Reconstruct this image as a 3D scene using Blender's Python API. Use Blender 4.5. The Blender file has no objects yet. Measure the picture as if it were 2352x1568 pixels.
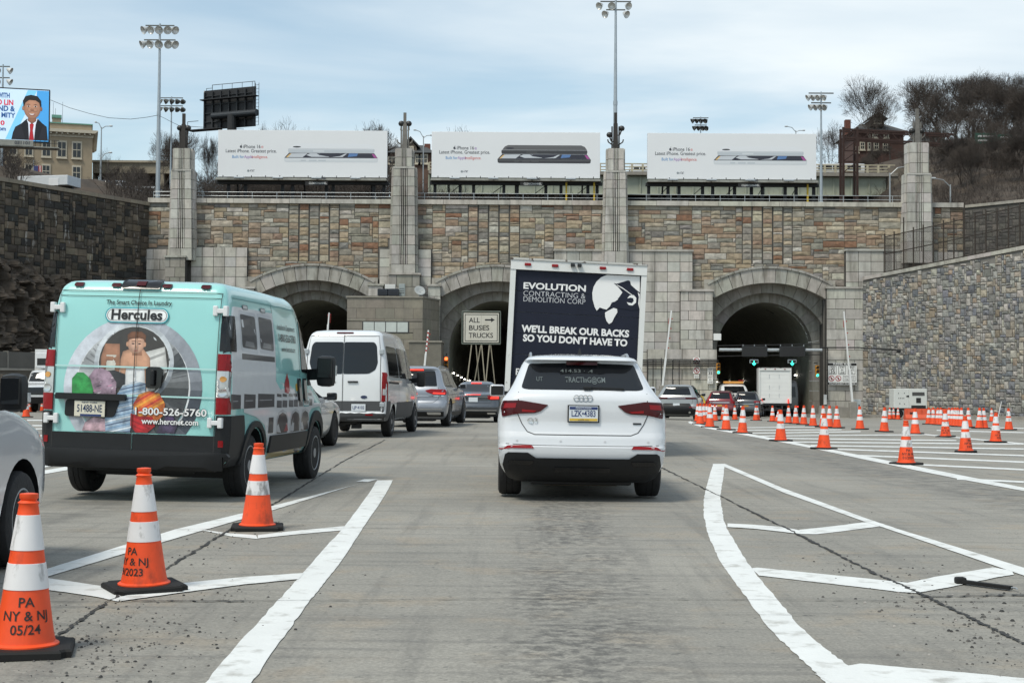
import bpy, bmesh, math, random
import numpy as np
from mathutils import Vector, Matrix
from mathutils.bvhtree import BVHTree
R = math.radians
rnd = random.Random(7)
scene = bpy.context.scene
col = scene.collection

# ------------------------------------------------------------------ camera
CAM_H, FPX, CX, CY = 1.27, 3267.0, 1176.0, 784.0      # photograph measured on a 2352 x 1568 grid
PITCH, ROLL = math.atan((880 - CY) / FPX), R(0.35)
cam_d = bpy.data.cameras.new('camera'); cam = bpy.data.objects.new('camera', cam_d); col.objects.link(cam)
cam_d.sensor_width = 36.0; cam_d.lens = 36.0 * FPX / 2352.0
cam_d.clip_start = 0.1; cam_d.clip_end = 6000
CAM_R = Matrix.Rotation(math.pi / 2 + PITCH, 3, 'X') @ Matrix.Rotation(ROLL, 3, 'Z')
cam.matrix_world = Matrix.Translation((0, 0, CAM_H)) @ CAM_R.to_4x4()
scene.camera = cam

# ------------------------------------------------------------------ sky, sun, exposure
SUN_EL, SUN_AZ = R(57), R(222)         # azimuth from +Y (north) clockwise: behind the camera, to the left
world = bpy.data.worlds.new('World'); scene.world = world; world.use_nodes = True
wn, wl = world.node_tree.nodes, world.node_tree.links
wn.clear()
w_out = wn.new('ShaderNodeOutputWorld'); w_bg = wn.new('ShaderNodeBackground')
sky = wn.new('ShaderNodeTexSky'); sky.sky_type = 'NISHITA'; sky.sun_disc = False
sky.sun_elevation = SUN_EL; sky.sun_rotation = SUN_AZ; sky.air_density = 1.0; sky.dust_density = 1.5; sky.ozone_density = 1.0
w_bg.inputs['Strength'].default_value = 0.105
w_tc = wn.new('ShaderNodeTexCoord'); w_sep = wn.new('ShaderNodeSeparateXYZ')
wl.new(w_tc.outputs['Generated'], w_sep.inputs[0])
w_add = wn.new('ShaderNodeMath'); w_add.operation = 'ADD'; w_add.inputs[1].default_value = 0.16
w_abs = wn.new('ShaderNodeMath'); w_abs.operation = 'ABSOLUTE'
wl.new(w_sep.outputs['Z'], w_abs.inputs[0]); wl.new(w_abs.outputs[0], w_add.inputs[0])
def wdiv(sock):
	n = wn.new('ShaderNodeMath'); n.operation = 'DIVIDE'; wl.new(sock, n.inputs[0]); wl.new(w_add.outputs[0], n.inputs[1]); return n.outputs[0]
w_cmb = wn.new('ShaderNodeCombineXYZ')
wl.new(wdiv(w_sep.outputs['X']), w_cmb.inputs[0]); wl.new(wdiv(w_sep.outputs['Y']), w_cmb.inputs[1])
w_map = wn.new('ShaderNodeMapping'); w_map.inputs['Scale'].default_value = (0.5, 1.05, 1.0); w_map.inputs['Rotation'].default_value = (0, 0, R(-9))
w_map.inputs['Location'].default_value = (0.35, 0.2, 0)
wl.new(w_cmb.outputs[0], w_map.inputs[0])
w_n = wn.new('ShaderNodeTexNoise'); w_n.inputs['Scale'].default_value = 1.25; w_n.inputs['Detail'].default_value = 7; w_n.inputs['Roughness'].default_value = 0.52
w_n.inputs['Distortion'].default_value = 0.5
wl.new(w_map.outputs[0], w_n.inputs['Vector'])
w_rmp = wn.new('ShaderNodeValToRGB')
w_rmp.color_ramp.elements[0].position = 0.38; w_rmp.color_ramp.elements[0].color = (0.30, 0.30, 0.30, 1)
w_rmp.color_ramp.elements[1].position = 0.62; w_rmp.color_ramp.elements[1].color = (0.92, 0.92, 0.92, 1)
wl.new(w_n.outputs['Fac'], w_rmp.inputs[0])
w_n2 = wn.new('ShaderNodeTexNoise'); w_n2.inputs['Scale'].default_value = 2.6; w_n2.inputs['Detail'].default_value = 5
wl.new(w_map.outputs[0], w_n2.inputs['Vector'])
w_cc = wn.new('ShaderNodeValToRGB')
w_cc.color_ramp.elements[0].position = 0.36; w_cc.color_ramp.elements[0].color = (5.0, 5.75, 6.3, 1)
w_cc.color_ramp.elements[1].position = 0.66; w_cc.color_ramp.elements[1].color = (6.5, 6.95, 7.1, 1)
wl.new(w_n2.outputs['Fac'], w_cc.inputs[0])
w_mix = wn.new('ShaderNodeMixRGB')
w_tint = wn.new('ShaderNodeMixRGB'); w_tint.blend_type = 'MULTIPLY'; w_tint.inputs[0].default_value = 1; w_tint.inputs[2].default_value = (1.0, 1.13, 1.05, 1); wl.new(sky.outputs[0], w_tint.inputs[1])
wl.new(w_rmp.outputs['Color'], w_mix.inputs[0]); wl.new(w_tint.outputs[0], w_mix.inputs[1]); wl.new(w_cc.outputs['Color'], w_mix.inputs[2])
wl.new(w_mix.outputs[0], w_bg.inputs['Color']); wl.new(w_bg.outputs[0], w_out.inputs[0])

sun_d = bpy.data.lights.new('sun', 'SUN'); sun_d.energy = 2.0; sun_d.angle = R(16); sun_d.color = (1.0, 0.94, 0.82)
sun = bpy.data.objects.new('sun', sun_d); col.objects.link(sun)
sv = Vector((math.sin(SUN_AZ) * math.cos(SUN_EL), math.cos(SUN_AZ) * math.cos(SUN_EL), math.sin(SUN_EL)))
sun.rotation_euler = (-sv).to_track_quat('-Z', 'Y').to_euler()
sun.location = (0, -20, 60)

vs = scene.view_settings
scene.display_settings.display_device = 'sRGB'
vs.view_transform = 'Standard'; vs.look = 'None'; vs.exposure = 0.5; vs.gamma = 1.0; vs.use_curve_mapping = False
scene.cycles.use_denoising = True
scene.cycles.max_bounces = 6; scene.cycles.diffuse_bounces = 3; scene.cycles.glossy_bounces = 3; scene.cycles.transmission_bounces = 4
scene.cycles.caustics_reflective = False; scene.cycles.caustics_refractive = False

# ------------------------------------------------------------------ measuring helpers
def ray(u, v):
	return CAM_R @ Vector(((u - CX) / FPX, -(v - CY) / FPX, -1.0))
def P(u, v, Y):
	d = ray(u, v); return Vector((0, 0, CAM_H)) + d * (Y / d.y)
def sp(t, k=3.0):
	t = t / k
	return k * (t if t > 30 else math.log1p(math.exp(t)) if t > -30 else 0.0)
def gz(x, y):
	return -0.0155 * sp(min(y, 150) - 46) - 0.018 * (sp(x - 4) - sp(x - 14))
def G(u, v):
	d = ray(u, v); lo, hi = 1.0, 400.0
	f = lambda t: CAM_H + d.z / d.y * t - gz(d.x / d.y * t, t)
	for _ in range(60):
		m = 0.5 * (lo + hi)
		if f(m) > 0: lo = m
		else: hi = m
	return Vector((d.x / d.y * lo, lo, gz(d.x / d.y * lo, lo)))

# ------------------------------------------------------------------ materials
MATS = {}
def mat(name, c=(.5, .5, .5), rough=.7, metal=0.0, var=0.0, vscale=4.0, bump=0.0, bscale=30.0, coat=0.0, emit=None, estr=1.0, spec=.5,
		stain=None, stain_fac=.5, stain_scale=(1, 1, 1), stain_lo=.5, stain_hi=.7, objcol=None, alpha=1.0, world=False):
	"""Principled material with noise variation, bump, optional stains. objcol: 'object' or 'attr' multiplies by a per-piece colour."""
	if name in MATS: return MATS[name]
	m = bpy.data.materials.new(name); m.use_nodes = True
	n, l = m.node_tree.nodes, m.node_tree.links
	b = n['Principled BSDF']
	b.inputs['Roughness'].default_value = rough; b.inputs['Metallic'].default_value = metal
	b.inputs['Coat Weight'].default_value = coat; b.inputs['Coat Roughness'].default_value = .06
	b.inputs['Specular IOR Level'].default_value = spec
	b.inputs['Alpha'].default_value = alpha
	m.diffuse_color = (*c[:3], 1)
	tc = n.new('ShaderNodeTexCoord')
	if objcol == 'object':
		oi = n.new('ShaderNodeObjectInfo'); base = oi.outputs['Color']
	elif objcol == 'attr':
		at = n.new('ShaderNodeAttribute'); at.attribute_name = 'piece'; base = at.outputs['Color']
	else:
		rgb = n.new('ShaderNodeRGB'); rgb.outputs[0].default_value = (*c[:3], 1); base = rgb.outputs[0]
	geo = n.new('ShaderNodeNewGeometry')
	pos = geo.outputs['Position'] if objcol or world else tc.outputs['Object']
	if var > 0:
		nz = n.new('ShaderNodeTexNoise'); nz.inputs['Scale'].default_value = vscale; nz.inputs['Detail'].default_value = 6; nz.inputs['Roughness'].default_value = .6
		l.new(pos, nz.inputs['Vector'])
		mr = n.new('ShaderNodeMapRange'); mr.inputs['From Min'].default_value = .25; mr.inputs['From Max'].default_value = .75
		mr.inputs['To Min'].default_value = 1 - var; mr.inputs['To Max'].default_value = 1 + var
		l.new(nz.outputs['Fac'], mr.inputs['Value'])
		mx = n.new('ShaderNodeMixRGB'); mx.blend_type = 'MULTIPLY'; mx.inputs[0].default_value = 1
		l.new(base, mx.inputs[1]); l.new(mr.outputs[0], mx.inputs[2]); base = mx.outputs[0]
	if stain is not None:
		mp = n.new('ShaderNodeMapping'); mp.inputs['Scale'].default_value = stain_scale; l.new(pos, mp.inputs[0])
		ns = n.new('ShaderNodeTexNoise'); ns.inputs['Scale'].default_value = 1; ns.inputs['Detail'].default_value = 5; ns.inputs['Roughness'].default_value = .6
		l.new(mp.outputs[0], ns.inputs['Vector'])
		m2 = n.new('ShaderNodeMapRange'); m2.inputs['From Min'].default_value = stain_lo; m2.inputs['From Max'].default_value = stain_hi
		m2.inputs['To Max'].default_value = stain_fac
		l.new(ns.outputs['Fac'], m2.inputs['Value'])
		mx = n.new('ShaderNodeMixRGB'); mx.inputs[2].default_value = (*stain, 1)
		l.new(m2.outputs[0], mx.inputs[0]); l.new(base, mx.inputs[1]); base = mx.outputs[0]
	l.new(base, b.inputs['Base Color'])
	if bump > 0:
		nb = n.new('ShaderNodeTexNoise'); nb.inputs['Scale'].default_value = bscale; nb.inputs['Detail'].default_value = 5
		l.new(pos, nb.inputs['Vector'])
		bp = n.new('ShaderNodeBump'); bp.inputs['Strength'].default_value = bump; bp.inputs['Distance'].default_value = .03
		l.new(nb.outputs['Fac'], bp.inputs['Height']); l.new(bp.outputs[0], b.inputs['Normal'])
	if emit == 'base': l.new(base, b.inputs['Emission Color']); b.inputs['Emission Strength'].default_value = estr
	elif emit is not None:
		b.inputs['Emission Color'].default_value = (*emit, 1); b.inputs['Emission Strength'].default_value = estr
	MATS[name] = m
	return m

def hexc(h):
	h = h.lstrip('#'); r = []
	for i in (0, 2, 4):
		x = int(h[i:i + 2], 16) / 255; r.append(x / 12.92 if x <= .04045 else ((x + .055) / 1.055) ** 2.4)
	return tuple(r)

# ------------------------------------------------------------------ object helpers
def link(name, me, m=None, parent=None, loc=None, smooth=False):
	o = bpy.data.objects.new(name, me); col.objects.link(o)
	if m is not None and me is not None and len(me.materials) == 0: me.materials.append(m)
	if parent is not None: o.parent = parent
	if loc is not None: o.location = loc
	return o
def tag(o, label=None, cat=None, group=None, kind=None):
	if label: o['label'] = label
	if cat: o['category'] = cat
	if group: o['group'] = group
	if kind: o['kind'] = kind
	return o
def thing(name, label, cat, loc=(0, 0, 0), rz=0.0, group=None):
	o = bpy.data.objects.new(name, None); col.objects.link(o); o.empty_display_size = .2
	o.location = loc; o.rotation_euler = (0, 0, rz)
	return tag(o, label, cat, group)
def copy_tree(o, parent=None):
	c = o.copy(); col.objects.link(c); c.parent = parent
	for ch in o.children: copy_tree(ch, c)
	return c

class MB:
	"""collects simple solids and builds ONE mesh"""
	def __init__(s, org=(0, 0, 0)):
		s.v, s.f, s.pc, s.org = [], [], [], Vector(org)
	def add(s, vs, fs, pc=None):
		k = len(s.v); s.v += [tuple(x) for x in vs]; s.f += [tuple(i + k for i in f) for f in fs]
		if pc is not None: s.pc += [pc] * len(vs)
		return s
	def hexa(s, p, pc=None):                    # 8 points: bottom 4 ccw, top 4 ccw
		return s.add(p, [(3, 2, 1, 0), (4, 5, 6, 7), (0, 1, 5, 4), (1, 2, 6, 5), (2, 3, 7, 6), (3, 0, 4, 7)], pc)
	def box(s, x0, x1, y0, y1, z0, z1, pc=None):
		return s.hexa([(x0, y0, z0), (x1, y0, z0), (x1, y1, z0), (x0, y1, z0), (x0, y0, z1), (x1, y0, z1), (x1, y1, z1), (x0, y1, z1)], pc)
	def bbox(s, c, sz, b=.02):                  # bevelled box about a centre
		hx, hy, hz = sz[0] / 2, sz[1] / 2, sz[2] / 2; b = min(b, hx * .9, hy * .9, hz * .9)
		bm = bmesh.new(); bmesh.ops.create_cube(bm, size=1)
		for q in bm.verts: q.co = Vector((q.co.x * 2 * hx, q.co.y * 2 * hy, q.co.z * 2 * hz)) + Vector(c)
		bmesh.ops.bevel(bm, geom=list(bm.edges), offset=b, segments=2, affect='EDGES', profile=.6)
		bm.verts.index_update()
		s.add([q.co[:] for q in bm.verts], [[q.index for q in f.verts] for f in bm.faces]); bm.free(); return s
	def tube(s, a, b, r0, r1=None, n=8, caps=True):
		a, b = Vector(a), Vector(b); r1 = r0 if r1 is None else r1
		d = (b - a);
		if d.length < 1e-6: return s
		d.normalize(); x = d.orthogonal().normalized(); y = d.cross(x)
		vs = [a + (x * math.cos(t) + y * math.sin(t)) * r0 for t in [2 * math.pi * i / n for i in range(n)]]
		vs += [b + (x * math.cos(t) + y * math.sin(t)) * r1 for t in [2 * math.pi * i / n for i in range(n)]]
		fs = [(i, (i + 1) % n, n + (i + 1) % n, n + i) for i in range(n)]
		if caps: fs += [tuple(range(n - 1, -1, -1)), tuple(range(n, 2 * n))]
		return s.add(vs, fs)
	def path(s, pts, r, n=6):
		for a, b in zip(pts[:-1], pts[1:]): s.tube(a, b, r, r, n)
		return s
	def bar(s, a, b, w, h):                     # rectangular bar
		a, b = Vector(a), Vector(b); d = (b - a).normalized()
		up = Vector((0, 0, 1)) if abs(d.z) < .9 else Vector((0, 1, 0))
		x = d.cross(up).normalized() * w / 2; y = x.cross(d).normalized() * h / 2
		return s.hexa([a - x - y, a + x - y, b + x - y, b - x - y, a - x + y, a + x + y, b + x + y, b - x + y])
	def lathe(s, prof, n=24, c=(0, 0, 0), axis='z'):
		vs, fs = [], []; c = Vector(c)
		for r, h in prof:
			for i in range(n):
				t = 2 * math.pi * i / n; a, b = r * math.cos(t), r * math.sin(t)
				vs.append(c + (Vector((a, b, h)) if axis == 'z' else Vector((h, a, b)) if axis == 'x' else Vector((b, h, a))))
		for j in range(len(prof) - 1):
			for i in range(n):
				fs.append((j * n + i, j * n + (i + 1) % n, (j + 1) * n + (i + 1) % n, (j + 1) * n + i))
		fs.append(tuple(range(n - 1, -1, -1))); fs.append(tuple(range((len(prof) - 1) * n, len(prof) * n)))
		return s.add(vs, fs)
	def prism(s, poly, y0, y1):                 # polygon in (x, z) extruded along y
		n = len(poly); A = sum(poly[i][0] * poly[(i + 1) % n][1] - poly[(i + 1) % n][0] * poly[i][1] for i in range(n))
		if A < 0: poly = poly[::-1]
		vs = [(x, y0, z) for x, z in poly] + [(x, y1, z) for x, z in poly]
		fs = [tuple(range(n)), tuple(range(2 * n - 1, n - 1, -1))] + [(i, n + i, n + (i + 1) % n, (i + 1) % n) for i in range(n)]
		return s.add(vs, fs)
	def mesh(s, name='m', m=None):
		me = bpy.data.meshes.new(name)
		me.from_pydata([(a[0] - s.org[0], a[1] - s.org[1], a[2] - s.org[2]) for a in s.v], [], s.f)
		if s.pc:
			at = me.color_attributes.new('piece', 'FLOAT_COLOR', 'POINT')
			at.data.foreach_set('color', [q for c in s.pc for q in (*c[:3], 1.0)])
		if m: me.materials.append(m)
		return me
	def build(s, name, m, parent=None, loc=None, smooth=None):
		me = s.mesh(name, m)
		if smooth is not None: shade(me, smooth)
		return link(name, me, None, parent, loc)

def shade(me, ang=35):
	me.polygons.foreach_set('use_smooth', [True] * len(me.polygons))
	if ang < 180: me.set_sharp_from_angle(angle=R(ang))
	me.update()

def sub(root):                                  # MB whose points are given in world coordinates, stored relative to root
	return MB(root.location)

def text_mesh(s, size=1.0, bold=0.0, shear=0.0, align='CENTER', sx=1.0, space=1.0, extrude=0.0):
	cu = bpy.data.curves.new('t', 'FONT'); cu.body = s; cu.size = size; cu.align_x = align; cu.align_y = 'CENTER'
	cu.offset = bold * size; cu.shear = shear; cu.space_character = space; cu.extrude = extrude; cu.resolution_u = 3
	o = bpy.data.objects.new('t', cu)
	me = o.to_mesh(); me2 = me.copy(); o.to_mesh_clear()
	bpy.data.objects.remove(o); bpy.data.curves.remove(cu)
	if sx != 1.0: me2.transform(Matrix.Diagonal((sx, 1, 1, 1)))
	return me2
def text_on(parent, s, c, size, m, fit=None, name='lettering', rot=None, **k):
	"""flat lettering standing in the local XZ plane (reads from -Y) at local point c; fit = exact width"""
	me = text_mesh(s, size, **k)
	if fit:
		xs = [v.co.x for v in me.vertices]
		if xs: me.transform(Matrix.Diagonal((fit / max(1e-6, max(xs) - min(xs)), 1, 1, 1)))
	me.transform((rot or Matrix.Rotation(math.pi / 2, 4, 'X')))
	me.materials.append(m)
	return link(name, me, None, parent, c)
# ================================================================== the ground
def grid_sheet(name, xs, ys, zf, m, kind='structure', skip=None):
	vs = [(x, y, zf(x, y)) for y in ys for x in xs]; nx = len(xs); fs = []
	for j in range(len(ys) - 1):
		for i in range(nx - 1):
			if skip and skip((xs[i] + xs[i + 1]) / 2, (ys[j] + ys[j + 1]) / 2): continue
			a = j * nx + i; fs.append((a, a + 1, a + nx + 1, a + nx))
	me = bpy.data.meshes.new(name); me.from_pydata(vs, [], fs); shade(me, 180)
	o = link(name, me, m); tag(o, kind=kind); return o
def frange(a, b, st):
	n = max(1, int(round((b - a) / st))); return [a + (b - a) * i / n for i in range(n + 1)]

def road_material():
	m = bpy.data.materials.new('worn_concrete_road'); m.use_nodes = True
	n, l = m.node_tree.nodes, m.node_tree.links; b = n['Principled BSDF']
	geo = n.new('ShaderNodeNewGeometry'); pos = geo.outputs['Position']
	def noise(scale, detail=6, mapping=None, rough=.6):
		src = pos
		if mapping:
			mp = n.new('ShaderNodeMapping'); mp.inputs['Scale'].default_value = mapping; l.new(pos, mp.inputs[0]); src = mp.outputs[0]
		t = n.new('ShaderNodeTexNoise'); t.inputs['Scale'].default_value = scale; t.inputs['Detail'].default_value = detail; t.inputs['Roughness'].default_value = rough
		l.new(src, t.inputs['Vector']); return t.outputs['Fac']
	def mrange(s, a, c, lo, hi):
		r = n.new('ShaderNodeMapRange'); r.interpolation_type = 'SMOOTHSTEP'
		for k, q in zip(('From Min', 'From Max', 'To Min', 'To Max'), (a, c, lo, hi)): r.inputs[k].default_value = q
		l.new(s, r.inputs['Value']); return r.outputs[0]
	def mixc(f, c1, c2, mode='MIX'):
		x = n.new('ShaderNodeMixRGB'); x.blend_type = mode
		for sck, q in zip(x.inputs, (f, c1, c2)):
			if isinstance(q, tuple): sck.default_value = (*q, 1)
			elif isinstance(q, (int, float)): sck.default_value = q
			else: l.new(q, sck)
		return x.outputs[0]
	def mth(op, a, c=None):
		x = n.new('ShaderNodeMath'); x.operation = op
		for sck, q in zip(x.inputs, (a, c)):
			if q is None: continue
			if isinstance(q, (int, float)): sck.default_value = q
			else: l.new(q, sck)
		return x.outputs[0]
	c = mixc(mrange(noise(.28, 4), .35, .65, 0, 1), (.245, .235, .208), (.315, .30, .264))
	c = mixc(mrange(noise(1.6, 6), .5, .7, 0, .6), c, (.32, .27, .205))          # warm worn patches
	c = mixc(mrange(noise(1.0, 5, (.5, 7, 1)), .48, .7, 0, .5), c, (.14, .137, .128))    # cross-lane broom streaks
	c = mixc(mrange(noise(1.0, 5, (5, .25, 1)), .5, .72, 0, .42), c, (.13, .127, .118))      # tyre-way streaks
	sx = n.new('ShaderNodeSeparateXYZ'); l.new(pos, sx.inputs[0])
	def band(off, slope, half, strength, dash, hi=.6):
		ctr = mth('ADD', mth('MULTIPLY', sx.outputs['Y'], slope), off)
		d = mth('ABSOLUTE', mth('SUBTRACT', sx.outputs['X'], ctr))
		f = mrange(d, half * .2, half, 1, 0)
		return mth('MULTIPLY', mth('MULTIPLY', f, mrange(noise(1.0, 6, dash, .68), .40, hi, 0, 1)), strength)
	c = mixc(mth('MULTIPLY', band(.18, .028, .72, .85, (10, 11, 1), .6), mrange(noise(1.1, 3), .35, .6, .3, 1)), c, (.085, .082, .076))        # drip line in the lane
	c = mixc(band(6.2, -.02, 1.0, .6, (3, 4, 1)), c, (.09, .088, .083))
	c = mixc(band(-4.6, .02, .8, .5, (1.5, 2.5, 1)), c, (.1, .098, .09))
	fine = noise(55, 4); c = mixc(mrange(fine, .35, .65, 0, .6), c, mixc(1, c, (.6, .6, .6), 'MULTIPLY'))
	c = mixc(mrange(noise(28, 3), .58, .72, 0, .3), c, (.40, .38, .34))
	spk = noise(16, 3); c = mixc(mrange(spk, .63, .71, 0, .7), c, (.08, .08, .075))
	l.new(c, b.inputs['Base Color']); b.inputs['Roughness'].default_value = .82
	bp = n.new('ShaderNodeBump'); bp.inputs['Strength'].default_value = .5; bp.inputs['Distance'].default_value = .012
	l.new(mixc(.5, fine, noise(9, 5)), bp.inputs['Height']); l.new(bp.outputs[0], b.inputs['Normal'])
	return m
ROAD = road_material()
road = grid_sheet('road', frange(-75, 75, 1.5), frange(-20, 182, 1.5), gz, ROAD)

M_PAINT = mat('white_road_paint', (.66, .675, .665), .65, var=.07, vscale=2.5, bump=.15, bscale=40, stain=(.30, .29, .26), stain_fac=.75, stain_scale=(6, 6, 6), stain_lo=.53, stain_hi=.72)
M_TAR = mat('tar_joint', (.028, .027, .026), .8, var=.3, vscale=20)
def ground_poly(name, L, Rr, m, lift=.004, step=None, parent=None, jag=0.0):
	"""strip between two pixel edge lists of equal length, laid on the road"""
	pl, pr = [], []
	def dens(E):
		pts = [G(*q) for q in E]; out = []; n = len(pts)
		for j in range(n - 1):
			p0, a, b, p3 = pts[max(j - 1, 0)], pts[j], pts[j + 1], pts[min(j + 2, n - 1)]; k = 10
			for i in range(k):
				t = i / k; out.append(.5 * (2 * a + (b - p0) * t + (2 * p0 - 5 * a + 4 * b - p3) * t * t + (3 * a - p0 - 3 * b + p3) * t ** 3) if n > 5 else a.lerp(b, t))
		return out + [pts[-1]]
	a, b = dens(L), dens(Rr)
	vs, fs = [], []
	for i, (p, q) in enumerate(zip(a, b)):
		d = (q - p); w = d.length
		j1, j2 = rnd.uniform(-jag, jag), rnd.uniform(-jag, jag)
		dn = d / max(w, 1e-6)
		p2, q2 = p + dn * j1, q + dn * j2
		for t in (p2, q2): vs.append((t.x, t.y, gz(t.x, t.y) + lift))
		if i: fs.append((2 * i - 2, 2 * i - 1, 2 * i + 1, 2 * i))
	me = bpy.data.meshes.new(name); me.from_pydata(vs, [], fs)
	# make sure it faces up
	me.update()
	if len(me.polygons) and sum(f.normal.z for f in me.polygons) < 0: me.flip_normals()
	return link(name, me, m, parent or road)
zl = lambda pts: [(.4 * x, 972.2 + .4 * y) for x, y in pts]
zr = lambda pts: [(1536.7 + .44 * x, 878.0 + .44 * y) for x, y in pts]
LIFT = [.004]
def mark(L, Rr, jag=.005):
	LIFT[0] = .004 if LIFT[0] > .0065 else LIFT[0] + .0009
	return ground_poly('painted_line', L, Rr, M_PAINT, LIFT[0], jag=jag)
# island to the left
mark(zl([(2165, 327), (2120, 400), (1980, 590), (1870, 710), (1750, 850), (1600, 1015), (1430, 1200), (1150, 1530)]),
     zl([(2257, 327), (2200, 430), (2085, 600), (1975, 770), (1875, 900), (1780, 1020), (1650, 1200), (1420, 1530)]), .006)
mark(zl([(2080, 343), (1565, 475), (1000, 612), (245, 845), (60, 905)]), zl([(2010, 362), (1575, 497), (960, 676), (245, 890), (60, 950)]))
mark(zl([(2170, 322), (2090, 322)]), zl([(2112, 338), (2045, 336)]))
mark(zl([(1090, 602), (1320, 632), (1470, 642)]), zl([(1180, 618), (1330, 650), (1480, 664)]))
mark(zl([(1480, 642), (1660, 622), (1985, 590)]), zl([(1480, 662), (1665, 642), (1965, 615)]))
mark(zl([(252, 888), (420, 912), (600, 940), (700, 1000)]), zl([(245, 955), (420, 978), (560, 1000), (680, 1026)]))
mark(zl([(690, 1000), (1000, 925), (1400, 885), (1745, 862)]), zl([(690, 1024), (1060, 972), (1400, 928), (1715, 897)]))
# island to the right
mark(zr([(230, 425), (205, 510), (187, 580), (180, 650), (190, 740), (235, 870), (300, 985), (400, 1120), (520, 1280), (650, 1410), (760, 1512), (840, 1590)]),
     zr([(290, 425), (283, 500), (270, 580), (275, 650), (293, 740), (360, 860), (430, 970), (555, 1120), (690, 1280), (830, 1400), (935, 1480), (1060, 1590)]), .006)
mark(zr([(940, 1480), (1000, 1470), (1400, 1505), (1870, 1548)]), zr([(760, 1525), (860, 1578), (1400, 1600), (1870, 1630)]))
mark(zr([(290, 425), (600, 555), (1040, 715), (1200, 768), (1880, 978)]), zr([(290, 442), (600, 577), (1020, 728), (1130, 762), (1880, 1020)]))
mark(zr([(305, 738), (450, 745), (600, 758), (690, 776)]), zr([(305, 757), (450, 766), (600, 783), (680, 793)]))
mark(zr([(680, 770), (850, 752), (1040, 728), (1120, 746)]), zr([(680, 792), (770, 793), (900, 778), (1130, 748)]))
mark(zr([(430, 972), (460, 968), (1000, 1022), (1250, 1048), (1310, 1085)]), zr([(470, 1010), (490, 1012), (1000, 1071), (1200, 1095), (1300, 1102)]))
mark(zr([(1240, 1050), (1400, 1015), (1690, 968), (1790, 985)]), zr([(1300, 1100), (1480, 1068), (1720, 1018), (1800, 1006)]))
# long edge line and the hatching behind it
mark(zr([(100, 208), (112, 216), (180, 236), (250, 250), (420, 281), (700, 335), (1100, 420), (1480, 498), (1880, 573)]),
     zr([(108, 204), (135, 212), (190, 227), (260, 243), (440, 273), (720, 326), (1120, 405), (1500, 481), (1880, 556)]))
mark(zr([(100, 210), (115, 202), (140, 199), (170, 203)]), zr([(112, 211), (124, 206), (142, 204), (168, 207)]))
for a, b in [((300, 251), (900, 247)), ((380, 267), (1000, 257)), ((430, 281), (1340, 273)), ((470, 291), (1500, 303)), ((590, 311), (1853, 322)), ((700, 329), (1853, 348)),
             ((800, 347), (1853, 383)), ((880, 377), (1853, 416)), ((1100, 420), (1853, 456)), ((1490, 504), (1853, 521)), ((1290, 268), (1853, 321)), ((1380, 250), (1853, 262)),
             ((1560, 232), (1853, 240)), ((250, 239), (760, 232))]:
	w = 1.9 + .010 * (max(a[1], b[1]) - 240)
	ys = [(a[0] + (b[0] - a[0]) * t, a[1] + (b[1] - a[1]) * t) for t in (.035, .5, 1)]
	mark(zr([(x, y - w) for x, y in ys]), zr([(x, y + w) for x, y in ys]), 0.01)
# lines seen to the left of the turquoise van
for (a, b, w) in [((62, 965), (300, 967), 1.3), ((70, 977), (300, 980), 1.3), ((74, 985), (300, 981), 1.2), ((74, 1001), (300, 995), 1.3), ((77, 1010), (300, 1000), 1.4),
                  ((78, 1017), (300, 1006), 1.5), ((60, 1077), (285, 1040), 3.6), ((60, 1092), (285, 1053), 4.2)]:
	ys = [(a[0] + (b[0] - a[0]) * t, a[1] + (b[1] - a[1]) * t) for t in (0, .5, 1)]
	mark([(x, y - w) for x, y in ys], [(x, y + w) for x, y in ys], .01)
# joints and sealed cracks
def crack(pts, w, jit=0.0, name='tar_joint'):
	q = []
	for a, b in zip(pts[:-1], pts[1:]):
		k = 26
		for i in range(k): q.append((a[0] + (b[0] - a[0]) * i / k, a[1] + (b[1] - a[1]) * i / k))
	q.append(pts[-1]); g = [G(*p) for p in q]
	vs, fs = [], []
	for i, p in enumerate(g):
		d = (g[min(i + 1, len(g) - 1)] - g[max(i - 1, 0)]); d.z = 0; d.normalize(); nx = Vector((-d.y, d.x, 0))
		ww = w * rnd.uniform(.15, 1.0) / 2; off = nx * rnd.uniform(-jit, jit)
		for s_ in (1, -1):
			t = p + nx * ww * s_ + off; vs.append((t.x, t.y, gz(t.x, t.y) + .0075))
		if i: fs.append((2 * i - 2, 2 * i - 1, 2 * i + 1, 2 * i))
	me = bpy.data.meshes.new(name); me.from_pydata(vs, [], fs); me.update()
	if sum(f.normal.z for f in me.polygons) < 0: me.flip_normals()
	link(name, me, M_TAR, road)
crack([(0, 1384), (500, 1381), (900, 1379), (1300, 1375), (1800, 1379), (2352, 1384)], .016)
crack([(300, 1380), (560, 1382)], .03, .02)
crack([(2090, 1372), (2352, 1367)], .05, .02)
crack([(100, 1218), (700, 1214), (1300, 1212), (2000, 1213)], .011)
crack([(900, 1062), (1150, 1061)], .012)
crack([(1000, 1024), (1150, 1023)], .03, .01)
crack([(120, 1470), (250, 1382), (400, 1295), (520, 1222), (600, 1175), (700, 1114), (790, 1058), (885, 1010)], .035, .012)
crack([(1500, 1064), (1536, 1082), (1640, 1133), (1790, 1206), (1900, 1262), (2010, 1318), (2110, 1362), (2230, 1420), (2352, 1480)], .04, .012)
crack([(2170, 1076), (2352, 1098)], .02, .01)
crack([(1500, 1410), (2352, 1420)], .006)
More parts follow.
